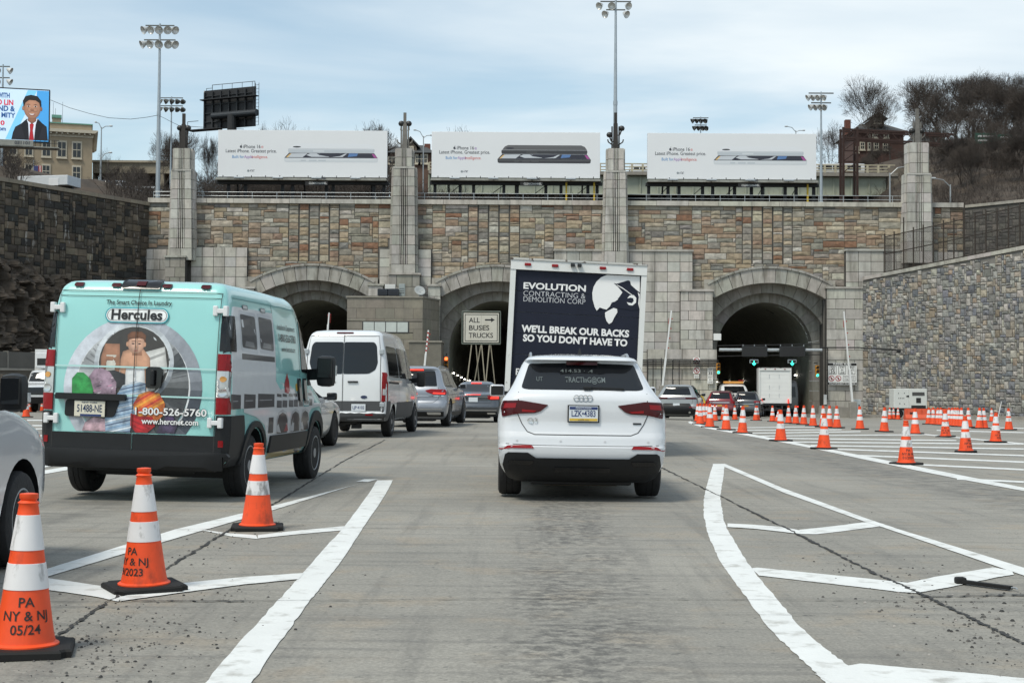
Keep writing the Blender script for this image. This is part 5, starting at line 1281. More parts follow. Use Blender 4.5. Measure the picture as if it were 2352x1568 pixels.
# ================================================================== vehicle toolkit
M_TYRE = mat('tyre_rubber', (.014, .014, .015), .8, var=.25, vscale=12, bump=.2, bscale=40)
M_RIM = mat('alloy_rim', (.42, .43, .44), .35, .8); M_RIM_D = mat('dark_rim', (.06, .06, .065), .4, .6); M_HUB = mat('hubcap_grey', (.34, .35, .36), .45, .4)
M_GLASS = mat('car_glass', (.008, .009, .011), .04, spec=.4); M_PLASTIC = mat('black_plastic', (.011, .012, .0135), .5, var=.15, vscale=6, spec=.35)
M_GLOSSBLK = mat('gloss_black', (.008, .008, .009), .15); M_CHROME = mat('chrome', (.62, .63, .64), .12, 1.0)
M_SEAM = mat('panel_gap', (.03, .03, .03), .8)
M_LENS = mat('red_lens', (.24, .005, .008), .2, spec=.35); M_LENS_D = mat('dark_red_lens', (.055, .002, .004), .2, spec=.35)
M_LENS_ON = mat('lit_red_lens', (.5, .02, .015), .2, emit=(1, .05, .03), estr=.9); M_CLEAR = mat('clear_lens', (.55, .56, .57), .1, .6)
M_BRAKE_ON = mat('lit_brake_strip', (.6, .02, .02), .2, emit=(1, .06, .03), estr=1.4)
M_PLATE = mat('plate_white', (.62, .66, .7), .5); M_PLATE_Y = mat('plate_yellow', (.62, .42, .05), .5); M_PLATE_N = mat('plate_navy', (.02, .04, .14), .5); M_PLATE_O = mat('plate_orange', (.5, .27, .06), .5)
def paint(name, c, metal=.0, rough=.25, coat=1.0): return mat(name, c, rough, metal, coat=coat, var=.03, vscale=1.5)
def pchip(xs, ys, q):
	n = len(xs)
	h = [xs[i + 1] - xs[i] for i in range(n - 1)]; d = [(ys[i + 1] - ys[i]) / h[i] for i in range(n - 1)]
	m = [d[0]] + [0 if d[i - 1] * d[i] <= 0 else 2 * d[i - 1] * d[i] / (d[i - 1] + d[i]) for i in range(1, n - 1)] + [d[-1]]
	if q <= xs[0]: return ys[0]
	if q >= xs[-1]: return ys[-1]
	for i in range(n - 1):
		if q <= xs[i + 1]:
			t = (q - xs[i]) / h[i]
			return (1 + 2 * t) * (1 - t) ** 2 * ys[i] + t * (1 - t) ** 2 * h[i] * m[i] + t * t * (3 - 2 * t) * ys[i + 1] + t * t * (t - 1) * h[i] * m[i + 1]
def loft(rear, front, width, rr=.22, rf=.35, bow_r=.06, bow_f=.12, taper=.05, sub_n=4):
	zs = sorted(set([z for z, _ in rear] + [z for z, _ in front] + [z for z, _ in width]))
	zd = []
	for a, b in zip(zs[:-1], zs[1:]):
		k = max(1, min(sub_n, int((b - a) / .025)))
		zd += [a + (b - a) * i / k for i in range(k)]
	zd.append(zs[-1])
	f = lambda T, z: pchip([a for a, _ in T], [b for _, b in T], z)
	rings = []
	for z in zd:
		yr, yf, w = f(rear, z), f(front, z), f(width, z); L = yf - yr
		r1 = min(rr, w * .45, L * .3); r2 = min(rf, w * .6, L * .35); half = []
		for i in range(9): x = (w - r1) * i / 8; half.append((x, yr + bow_r * (x / w) ** 2))
		y1 = half[-1][1]
		for i in range(1, 7): t = math.pi / 2 * i / 6; half.append((w - r1 + r1 * math.sin(t), y1 + r1 * (1 - math.cos(t))))
		ya = y1 + r1; wf = w * (1 - taper); yb = yf - bow_f * ((wf - r2) / wf) ** 2 - r2
		for i in range(1, 17): t = i / 17; half.append((w + (wf - w) * ss((t - .55) / .45), ya + (yb - ya) * t))
		for i in range(0, 7): t = math.pi / 2 * i / 6; half.append((wf - r2 + r2 * math.cos(t), yb + r2 * math.sin(t)))
		for i in range(1, 9): x = (wf - r2) * (1 - i / 8); half.append((x, yf - bow_f * (x / wf) ** 2))
		rings.append([(x, y, z) for x, y in half])
	n = len(rings[0]); vs, fs = [], []
	full = 2 * n - 2
	for rg in rings: vs += rg + [(-x, y, z) for x, y, z in rg[-2:0:-1]]
	for j in range(len(rings) - 1):
		for i in range(full): a, b = j * full + i, j * full + (i + 1) % full; fs.append((a, b, b + full, a + full))
	for base, flip in ((0, True), ((len(rings) - 1) * full, False)):
		for i in range(n - 1):
			a, b = base + i, base + i + 1; c, d = base + (full - i) % full, base + (full - i - 1) % full
			q = []
			for v in (a, b, d, c):
				if v not in q: q.append(v)
			if len(q) >= 3: fs.append(tuple(q[::-1] if flip else q))
	return vs, fs
class Surf:
	def __init__(s, vs, fs): s.bvh = BVHTree.FromPolygons([Vector(v) for v in vs], fs)
	def hit(s, a, b, view):
		if view == 'rear': o, d = Vector((a, -4, b)), Vector((0, 1, 0))
		elif view == 'front': o, d = Vector((a, 14, b)), Vector((0, -1, 0))
		elif view == 'right': o, d = Vector((5, a, b)), Vector((-1, 0, 0))
		elif view == 'left': o, d = Vector((-5, a, b)), Vector((1, 0, 0))
		else: o, d = Vector((a, b, 8)), Vector((0, 0, -1))
		p, n, i, _ = s.bvh.ray_cast(o, d)
		lim = .3 if view in ('right', 'left') else .12
		if p is not None and abs(n.dot(d)) < lim: p = None
		k = 0
		while p is None and k < 60:
			k += 1; c = {'right': 2.2, 'left': 2.2}.get(view, 0); a2 = c + (a - c) * (1 - .006 * k); b2 = b + (1.0 - b) * .004 * k
			o = Vector((o.x, a2, b2)) if view in ('right', 'left') else Vector((a2, o.y, b2)) if view != 'top' else Vector((a2, b + (2.2 - b) * .006 * k, 8))
			p, n, i, _ = s.bvh.ray_cast(o, d)
			if p is not None and abs(n.dot(d)) < lim: p = None
			elif p is not None: n = -d
		if p is None: p, n, i, _ = s.bvh.find_nearest(o + d * 4); n = -d
		if n.dot(d) > 0: n = -n
		return p, n, d
def patch_bm(S, bm, view, off, skirt=True):
	for v in bm.verts:
		p, n, d = S.hit(v.co.x, v.co.y, view); nn = (n * .6 - d * .4).normalized(); v.co = p + nn * off
	for f in bm.faces:
		f.normal_update()
	dv = {'rear': Vector((0, -1, 0)), 'front': Vector((0, 1, 0)), 'right': Vector((1, 0, 0)), 'left': Vector((-1, 0, 0)), 'top': Vector((0, 0, 1))}[view]
	if sum((f.normal.dot(dv) * f.calc_area() for f in bm.faces)) < 0: bmesh.ops.reverse_faces(bm, faces=bm.faces)
	if skirt:
		be = [e for e in bm.edges if len(e.link_faces) == 1]
		r = bmesh.ops.extrude_edge_only(bm, edges=be)
		for v in [g for g in r['geom'] if isinstance(g, bmesh.types.BMVert)]: v.co -= dv * (off + .006)
def patch(S, parent, name, poly, m, view='rear', off=.006, step=.09, label=None, smooth=30):
	bm = poly_bm(poly, step); patch_bm(S, bm, view, off); me = bpy.data.meshes.new(name); bm.to_mesh(me); bm.free(); shade(me, smooth)
	o = link(name, me, m, parent)
	if label: o['label'] = label
	return o
def picture(S, parent, name, items, view='rear', off=.002, step=.1, m=None):
	"""flat print: many coloured polygons, each one thin layer above the last, joined into one part"""
	mb = MB(); k = 0
	for it in items:
		poly, c = it[0], it[1]; k += 0 if len(it) > 2 and it[2] else 1; r = it[3] if len(it) > 3 else 0
		bm = poly_bm(poly, .03 if r else step); bm.verts.index_update(); cs = shade_cols(bm, poly, c, r); patch_bm(S, bm, view, off + k * .00008, False)
		mb.add([v.co[:] for v in bm.verts], [[v.index for v in f.verts] for f in bm.faces]); mb.pc += cs; bm.free()
	return mb.build(name, m or M_PRINT, parent)
M_PRINT = mat('vinyl_print', rough=.38, coat=.3, objcol='attr', var=.22, vscale=11)
def text_patch(S, parent, s, a, b, size, m, view='rear', off=.012, fit=None, name='lettering', flip=False, **k):
	me = text_mesh(s, size, **k); xs = [v.co.x for v in me.vertices]
	sc_ = fit / (max(xs) - min(xs)) if fit else 1; c = (max(xs) + min(xs)) / 2
	bm = bmesh.new(); bm.from_mesh(me); bpy.data.meshes.remove(me)
	for v in bm.verts: v.co = Vector((a + (v.co.x - c) * sc_ * (-1 if view in ('left', 'front') else 1), b + v.co.y, 0))
	patch_bm(S, bm, view, off, False); me = bpy.data.meshes.new(name); bm.to_mesh(me); bm.free(); return link(name, me, m, parent)
def strip(S, parent, pts, w, m=M_SEAM, view='rear', off=.003, name='panel_gap', closed=False):
	poly = []; n = len(pts); L_, R_ = [], []
	for i, p in enumerate(pts):
		a, b = Vector(pts[max(i - 1, 0)]), Vector(pts[min(i + 1, n - 1)]); d = (b - a).normalized(); nn = Vector((-d.y, d.x)) * w / 2
		L_.append((p[0] + nn.x, p[1] + nn.y)); R_.append((p[0] - nn.x, p[1] - nn.y))
	bm = bmesh.new()
	ds = []
	for i in range(n - 1):
		k = max(1, int((Vector(pts[i + 1]) - Vector(pts[i])).length / .08))
		for j in range(k): t = j / k; ds.append((Vector(L_[i]).lerp(Vector(L_[i + 1]), t), Vector(R_[i]).lerp(Vector(R_[i + 1]), t)))
	ds.append((Vector(L_[-1]), Vector(R_[-1])))
	vv = [(bm.verts.new((*a, 0)), bm.verts.new((*b, 0))) for a, b in ds]
	for (a, b), (c, d) in zip(vv[:-1], vv[1:]): bm.faces.new((a, b, d, c))
	patch_bm(S, bm, view, off, False); me = bpy.data.meshes.new(name); bm.to_mesh(me); bm.free(); return link(name, me, m, parent)
def mir(poly): return [(-x, z) for x, z in poly]
def rpoly(pts, r=.02, k=3):
	out = []; n = len(pts)
	for i in range(n):
		p, a, b = Vector(pts[i]), Vector(pts[i - 1]), Vector(pts[(i + 1) % n]); d1, d2 = (a - p), (b - p); rr_ = min(r, d1.length * .45, d2.length * .45)
		p0, p1 = p + d1.normalized() * rr_, p + d2.normalized() * rr_
		for j in range(k + 1): t = j / k; out.append(((1 - t) ** 2 * p0 + 2 * t * (1 - t) * p + t * t * p1)[:2])
	return out
WHEELS = {}
def wheel_mesh(Rr, wd, style):
	key = (round(Rr, 3), round(wd, 3), style)
	if key in WHEELS: return WHEELS[key]
	q = MB(); h = wd / 2; q.lathe([(Rr * .62, -h * .9), (Rr * .66, -h), (Rr * .86, -h * 1.02), (Rr * .96, -h * .9), (Rr, -h * .66), (Rr, -h * .3), (Rr * .985, -h * .28), (Rr * .985, -h * .22), (Rr, -h * .2), (Rr, h * .2), (Rr * .985, h * .22), (Rr * .985, h * .28), (Rr, h * .3), (Rr, h * .66), (Rr * .96, h * .9), (Rr * .86, h * 1.02), (Rr * .66, h), (Rr * .62, h * .9)], 40, axis='x')
	ty = q.mesh('tyre', M_TYRE); shade(ty, 35)
	q = MB(); q.lathe([(Rr * .63, h * .2), (Rr * .65, h * .95), (Rr * .61, h * .98), (Rr * .57, h * .75), (Rr * .55, h * .3)], 32, axis='x')
	if style == 'hub':
		q.lathe([(Rr * .58, h * .6), (Rr * .56, h * .8), (Rr * .4, h * .9), (Rr * .2, h * .82), (Rr * .17, h * .92), (.0, h * .92)], 32, axis='x')
	else:
		q.lathe([(Rr * .56, h * .1), (Rr * .55, h * .25)], 24, axis='x'); q.lathe([(Rr * .15, h * .2), (Rr * .14, h * .85), (.0, h * .87)], 16, axis='x')
		ns = 5 if style == 'five' else 10
		for i in range(ns):
			a = 2 * math.pi * i / ns; w1, w2 = (.11, .07) if ns == 5 else (.05, .035)
			def pt(r, s_, x): return (x, r * math.cos(a) - s_ * math.sin(a), r * math.sin(a) + s_ * math.cos(a))
			r0, r1 = Rr * .1, Rr * .6
			q.hexa([pt(r0, -w1 * Rr * 1.6, h * .5), pt(r0, w1 * Rr * 1.6, h * .5), pt(r1, w2 * Rr * 1.6, h * .6), pt(r1, -w2 * Rr * 1.6, h * .6), pt(r0, -w1 * Rr * 1.3, h * .8), pt(r0, w1 * Rr * 1.3, h * .8), pt(r1, w2 * Rr * 1.3, h * .86), pt(r1, -w2 * Rr * 1.3, h * .86)])
	rm = q.mesh('rim', M_HUB if style == 'hub' else M_RIM_D if style == 'dark' else M_RIM); shade(rm, 35)
	holes = None
	if style == 'hub':
		q = MB()
		for i in range(12): a = 2 * math.pi * i / 12; q.lathe([(Rr * .045, h * .86), (Rr * .045, h * .93)], 8, (0, Rr * .5 * math.cos(a), Rr * .5 * math.sin(a)), 'x')
		holes = q.mesh('hub_holes', M_BLACK)
	WHEELS[key] = (ty, rm, holes); return WHEELS[key]
def add_wheel(t, x, y, Rr, wd, style, z=None):
	ty, rm, ho = wheel_mesh(Rr, wd, style); w = link('wheel', ty, None, t, (x, y, Rr if z is None else z))
	if x < 0: w.rotation_euler = (0, 0, math.pi)
	link('rim', rm, None, w)
	if ho: link('hub_hole_ring', ho, None, w)
	return w
def cut_arches(vs, fs, cutters, m_paint, m_dark=None):
	"""body mesh with wheel wells cut out"""
	me = bpy.data.meshes.new('body'); me.from_pydata(vs, [], fs); me.materials.append(m_paint); me.materials.append(m_dark or M_PLASTIC)
	bo = bpy.data.objects.new('tmp_body', me); col.objects.link(bo); q = MB()
	for (x0, x1, y, z, r) in cutters:
		n = 28; pts = [(x0, y + r * math.cos(2 * math.pi * i / n), z + r * math.sin(2 * math.pi * i / n)) for i in range(n)]
		q.add(pts + [(x1, b, c) for _, b, c in pts], [tuple(range(n - 1, -1, -1)), tuple(range(n, 2 * n))] + [(i, (i + 1) % n, n + (i + 1) % n, n + i) for i in range(n)])
	cm = q.mesh('cut'); cm.materials.append(m_paint); cm.materials.append(m_dark or M_PLASTIC)
	for p in cm.polygons: p.material_index = 1
	b2 = bmesh.new(); b2.from_mesh(cm); bmesh.ops.recalc_face_normals(b2, faces=b2.faces); b2.to_mesh(cm); b2.free()
	co = bpy.data.objects.new('tmp_cut', cm); col.objects.link(co)
	md = bo.modifiers.new('b', 'BOOLEAN'); md.operation = 'DIFFERENCE'; md.object = co; md.solver = 'EXACT'
	vl = bpy.context.view_layer; vl.update(); dg = bpy.context.evaluated_depsgraph_get()
	out = bpy.data.meshes.new_from_object(bo.evaluated_get(dg)); out.name = 'body'
	bpy.data.objects.remove(bo); bpy.data.objects.remove(co); bpy.data.meshes.remove(me); bpy.data.meshes.remove(cm)
	shade(out, 32); return out
def mirror_unit(t, sx_, x, y, z, w=.2, h=.15, d=.1, m=None, arm=.1):
	q = MB(); q.bbox((x + sx_ * (arm + w / 2), y, z), (w, d, h), .035); o = q.build('wing_mirror', m or M_PLASTIC, t, smooth=60)
	q = MB(); q.bar((x - sx_ * .05, y, z - h * .25), (x + sx_ * arm * 1.2, y, z - h * .2), .05, .05); q.build('mirror_arm', M_PLASTIC, o)
	q = MB(); q.bbox((x + sx_ * (arm + w / 2), y - d / 2 - .003, z), (w * .82, .012, h * .78), .004); q.build('mirror_glass', M_GLASS, o)
	return o
def plate(S, t, cx, cz, w, h, base, text, m_text, top=None, bottom=None, view='rear', tilt=0, fit=.82, ts=.62):
	"""licence plate as a thin box placed on the surface"""
	p, n, d = S.hit(cx, cz, view); y = p.y - .02
	q = MB(); q.bbox((cx, y, cz), (w, .012, h), .004); o = q.build('licence_plate', base, t)
	zc = cz
	if top: q = MB(); q.box(cx - w / 2 + .006, cx + w / 2 - .006, y - .008, y - .0062, cz + h * .28, cz + h / 2 - .006); q.build('plate_band', top, o)
	if bottom: q = MB(); q.box(cx - w / 2 + .006, cx + w / 2 - .006, y - .008, y - .0062, cz - h / 2 + .006, cz - h * .3); q.build('plate_band', bottom, o)
	if text: text_on(o, text, (cx, y - .0085, zc), h * ts, m_text, fit=w * fit, bold=.012)
	return o
def car(name, label, cat, loc, yaw, sp, group=None, tilt=0.0):
	t = thing(name, label, cat, loc, -yaw, group)
	if tilt: t.rotation_euler = (0, tilt, -yaw)
	vs, fs = loft(sp['rear'], sp['front'], sp['width'], sp.get('rr', .22), sp.get('rf', .35), sp.get('bow', .07), sp.get('bowf', .14)); S = Surf(vs, fs)
	yr, yf, Rw, wd = sp['wheels']; wmax = max(w for _, w in sp['width'])
	cut = [(s_ * (wmax - .34), s_ * (wmax + .3), y, Rw, Rw * 1.13) for s_ in (1, -1) for y in (yr, yf)]
	cut = [(min(a, b), max(a, b), y, z, r) for a, b, y, z, r in cut]
	me = cut_arches(vs, fs, cut, sp['paint']); link('body', me, None, t)
	for s_ in (1, -1):
		for y in (yr, yf): add_wheel(t, s_ * (wmax - wd / 2 - .015), y, Rw, wd, sp.get('rim', 'five'))
	# underbody: axle and exhaust box
	q = MB(); q.tube((-wmax + .2, yr, Rw * .95), (wmax - .2, yr, Rw * .95), .06, .06, 8); q.bbox((0, .55, sp['rear'][0][0] + .03), (wmax * 1.2, .5, .14), .03); q.build('underbody', M_PLASTIC, t)
	for p in sp.get('glass', []): patch(S, t, 'rear_window', p, M_GLASS, 'rear', .005)
	if 'side_glass' in sp:
		for v in ('right', 'left'):
			for p in sp['side_glass']: patch(S, t, 'side_window', p, M_GLASS, v, .005, .12)
	if 'windshield' in sp: patch(S, t, 'windshield', sp['windshield'], M_GLASS, 'front', .005, .15)
	for p, m in sp.get('lamps', []):
		for pp in (p, mir(p)): patch(S, t, 'tail_lamp', pp, m, 'rear', .012)
	for p, m, nm in sp.get('trim', []): patch(S, t, nm, p, m, 'rear', .014)
	for p, m, nm in sp.get('side_trim', []):
		for v in ('right', 'left'): patch(S, t, nm, p, m, v, .012, .15)
	for pts, w in sp.get('seams', []): strip(S, t, pts, w)
	for pts, w in sp.get('side_seams', []):
		for v in ('right', 'left'): strip(S, t, pts, w, view=v)
	if 'mirror' in sp:
		y, z, m = sp['mirror']
		for s_ in (1, -1):
			p, _, _ = S.hit(y, z, 'right' if s_ > 0 else 'left'); mirror_unit(t, s_, p.x, y, z, *sp.get('mirror_size', (.2, .15, .1)), m=m)
	if 'rails' in sp:
		x, y0, y1 = sp['rails']
		for s_ in (1, -1):
			pts = []
			for i in range(9):
				y = y0 + (y1 - y0) * i / 8; p, _, _ = S.hit(s_ * x, y, 'top'); pts.append((s_ * x, y, p.z + (.045 if 0 < i < 8 else 0)))
			q = MB(); q.path(pts, .016, 6); q.build('roof_rail', sp.get('rail_m', M_RIM), t, smooth=60)
	return t, S
def suv_front(L, H, hood=1.0): return [(.2, L - .3), (.3, L - .1), (.5, L), (.75, L - .02), (.9, L - .14), (hood, L - .5), (hood + .07, L - 1.15), (H - .1, L - 1.95), (H - .03, L - 2.2), (H, L - 2.5)]
def sy(poly): return poly + [(-x, z) for x, z in poly[::-1]]

# ================================================================== white compact SUV straight ahead
M_WHITE_P = paint('white_car_paint', (.64, .66, .69))
L = 4.48; H = 1.605
sp_a = dict(paint=M_WHITE_P, wheels=(.92, 3.6, .355, .255), rim='five',
  rear=[(.20, .30), (.28, .13), (.40, .05), (.52, .0), (.585, -.005), (.60, .012), (.70, .03), (.74, .055), (.86, .075), (.97, .07), (1.10, .075), (1.15, .10), (1.21, .17), (1.47, .48), (1.51, .50), (1.53, .40), (1.56, .44), (1.585, .65), (1.605, 1.0)],
  front=suv_front(L, H), width=[(.2, .76), (.28, .84), (.40, .895), (.6, .918), (.85, .925), (.98, .905), (1.08, .88), (1.16, .82), (1.25, .765), (1.5, .65), (1.555, .60), (1.585, .5), (1.605, .3)],
  glass=[rpoly(sy([(0, 1.20), (.60, 1.20), (.672, 1.215), (.585, 1.485), (.0, 1.50)])[1:-1], .03)], rr=.2, bow=.08,
  side_glass=[rpoly([(.75, 1.14), (2.95, 1.10), (2.3, 1.47), (1.1, 1.48)], .05)], windshield=[(-.62, 1.12), (.62, 1.12), (.54, 1.5), (-.54, 1.5)],
  lamps=[(rpoly([(.375, 1.035), (.66, 1.078), (.70, 1.08), (.86, 1.072), (.885, 1.0), (.872, .90), (.80, .915), (.70, .937), (.52, .945), (.455, .968)], .012), M_LENS_D)],
  mirror=(2.75, 1.17, M_WHITE_P), mirror_size=(.19, .15, .12), rails=(.56, 1.0, 2.9),
  seams=[([(-.70, 1.17), (-.705, .93), (-.66, .83), (-.60, .745), (-.52, .715), (.52, .715), (.60, .745), (.66, .83), (.705, .93), (.70, 1.17)], .009), ([(-.9, .615), (-.5, .60), (.5, .60), (.9, .615)], .006)],
  side_seams=[([(1.25, 1.12), (1.3, .6), (1.5, .4)], .008), ([(2.45, 1.12), (2.45, .4)], .008)])
au, S = car('white_suv', 'clean white compact suv with dark red tail lamps directly behind the navy truck', 'car', (.765, 15.35, 0), R(0.0), sp_a, tilt=R(.5))
diff = [(.0, .468), (.50, .468), (.59, .522), (.80, .522), (.832, .50), (.855, .385), (.82, .28), (.76, .205), (0, .205)]
patch(S, au, 'diffuser', diff[1:] + [(-x, z) for x, z in diff[::-1][1:]] if False else [(x, z) for x, z in diff] + [(-x, z) for x, z in diff[::-1] if x > 0], M_PLASTIC, 'rear', .02, .08)
for s_ in (1, -1):
	k = lambda pts: [(s_ * x, z) for x, z in pts]
	patch(S, au, 'rear_reflector', k([(.525, .568), (.55, .60), (.80, .592), (.905, .556), (.88, .548), (.78, .566)]), M_LENS, 'rear', .008)
	patch(S, au, 'lamp_inlay', k([(.50, .972), (.66, .985), (.66, .958), (.53, .955)]), M_LENS, 'rear', .017)
	patch(S, au, 'lamp_inlay', k([(.72, 1.05), (.84, 1.045), (.855, .99), (.73, 1.0)]), M_LENS, 'rear', .017)
	patch(S, au, 'exhaust_trim', k(rpoly([(.52, .44), (.78, .44), (.80, .40), (.55, .39)], .02)), M_GLOSSBLK, 'rear', .03)
	for x in (.24, .71): patch(S, au, 'parking_sensor', k(circ(x, .648, .012, n=12)), mat('sensor_grey', (.5, .51, .53), .5), 'rear', .004, None)
patch(S, au, 'brake_strip', [(-.17, 1.503), (.17, 1.503), (.17, 1.515), (-.17, 1.515)], M_LENS_D, 'rear', .05)
patch(S, au, 'lower_valance', [(-.3, .37), (.3, .37), (.3, .32), (-.3, .32)], M_GLOSSBLK, 'rear', .028)
q = MB(); q.tube((-.4, .42, .20), (.4, .42, .20), .055, .055, 10); q.build('exhaust_pipe', mat('exhaust_metal', (.25, .2, .15), .5, .7), au)
pl = plate(S, au, 0.005, .945, .315, .165, M_PLATE, 'LZK•4383', M_PLATE_N, M_PLATE_N, M_PLATE_Y, ts=.56)
q = MB(); y = S.hit(0, .94, 'rear')[0].y - .012; q.bbox((.005, y, .945), (.345, .014, .19), .006); q.build('plate_frame', M_GLOSSBLK, au)
text_on(pl, 'PENNSYLVANIA', (.005, y - .024, .945 + .062), .03, M_PLATE, fit=.17); text_on(pl, 'visitPA.com', (.005, y - .024, .945 - .066), .03, M_INK, fit=.12)
for i in range(4):
	x = (i - 1.5) * .047; p = S.hit(x, 1.112, 'rear')[0]; q = MB(); n = 20
	for j in range(n):
		a, b = 2 * math.pi * j / n, 2 * math.pi * (j + 1) / n; q.tube((x + .031 * math.cos(a), p.y - .012, 1.112 + .031 * math.sin(a)), (x + .031 * math.cos(b), p.y - .012, 1.112 + .031 * math.sin(b)), .005, .005, 5, False)
	q.build('emblem_ring', M_CHROME, au)
text_patch(S, au, 'Q3', -.545, .862, .075, M_CHROME, fit=.11, bold=.01)
patch(S, au, 'badge', [(.545, .835), (.635, .835), (.635, .853), (.545, .853)], M_GLOSSBLK, 'rear', .008)
text_patch(S, au, 'TRACTInG@GM', .03, 1.305, .085, mat('seen_through_ink', (.11, .13, .13), .3), fit=.44, off=.009, bold=.01); text_patch(S, au, '414.53 · .4', -.06, 1.405, .05, mat('seen_through_ink', (.11, .13, .13)), fit=.36, off=.009)  # truck lettering showing through the glass, imitated by faint print on the window
text_patch(S, au, 'UT', -.47, 1.31, .07, mat('seen_through_ink', (.11, .13, .13)), fit=.07, off=.009)
q = MB(); q.bar((.02, .165, 1.225), (.45, .175, 1.215), .02, .025); q.bbox((.05, .15, 1.225), (.09, .05, .035), .01); q.build('wiper', M_PLASTIC, au)
q = MB(); q.hexa([(-.03, 1.0, 1.58), (.03, 1.0, 1.58), (.025, 1.18, 1.60), (-.025, 1.18, 1.60), (-.006, 1.02, 1.68), (.006, 1.02, 1.68), (.012, 1.12, 1.62), (-.012, 1.12, 1.62)]); q.build('antenna_fin', M_GLOSSBLK, au)

# ================================================================== turquoise laundry van
TEAL = (.29, .62, .595); M_TEAL = paint('turquoise_vinyl', TEAL, rough=.3); M_VWHITE = paint('van_white', (.62, .635, .65))
L = 4.95; H = 2.38
sp_v = dict(rear=[(.38, .10), (.40, .05), (.44, .04), (.52, .045), (.545, .05), (.75, .055), (1.2, .06), (1.7, .085), (2.05, .125), (2.24, .17), (2.32, .25), (2.36, .5), (2.38, .9)],
  front=[(.38, L - .25), (.6, L), (1.0, L - .08), (1.15, L - .4), (1.3, L - .75), (1.9, L - 1.08), (2.2, L - 1.3), (2.33, L - 1.55), (2.38, L - 2.2)],
  width=[(.38, .95), (.44, 1.0), (.8, 1.03), (1.3, 1.025), (1.7, 1.0), (2.05, .955), (2.24, .915), (2.32, .86), (2.36, .74), (2.38, .45)])
van = thing('cargo_van', 'turquoise laundry service cargo van wrapped with a washing drum picture', 'van', (-4.03, 15.0, 0), -R(6)); van.rotation_euler = (0, R(1.3), -R(6))
vs, fs = loft(sp_v['rear'], sp_v['front'], sp_v['width'], .10, .45, .03, .2, .06); S = Surf(vs, fs)
me = cut_arches(vs, fs, [(a, b, y, .35, .425) for a, b in ((.7, 1.4), (-1.4, -.7)) for y in (1.06, 4.08)], M_TEAL); link('body', me, None, van)
for s_ in (1, -1):
	for y in (1.06, 4.08): add_wheel(van, s_ * .885, y, .355, .225, 'hub')
q = MB(); q.tube((-.85, 1.06, .34), (.85, 1.06, .34), .05, .05, 10); q.bar((-.62, .3, .33), (.62, .3, .33), .06, .06); q.bar((-.75, 1.0, .26), (.75, 1.0, .26), .12, .1); q.path([(-.6, .95, .30), (-.35, .4, .40), (-.05, .3, .36), (.3, .45, .38)], .045, 8); q.path([(.42, .35, .40), (.55, .7, .34), (.8, 1.0, .32)], .03, 6)
for s_ in (-1, 1): q.bar((s_ * .55, .1, .42), (s_ * .55, 4.3, .42), .07, .12)
q.build('underbody', M_PLASTIC, van)
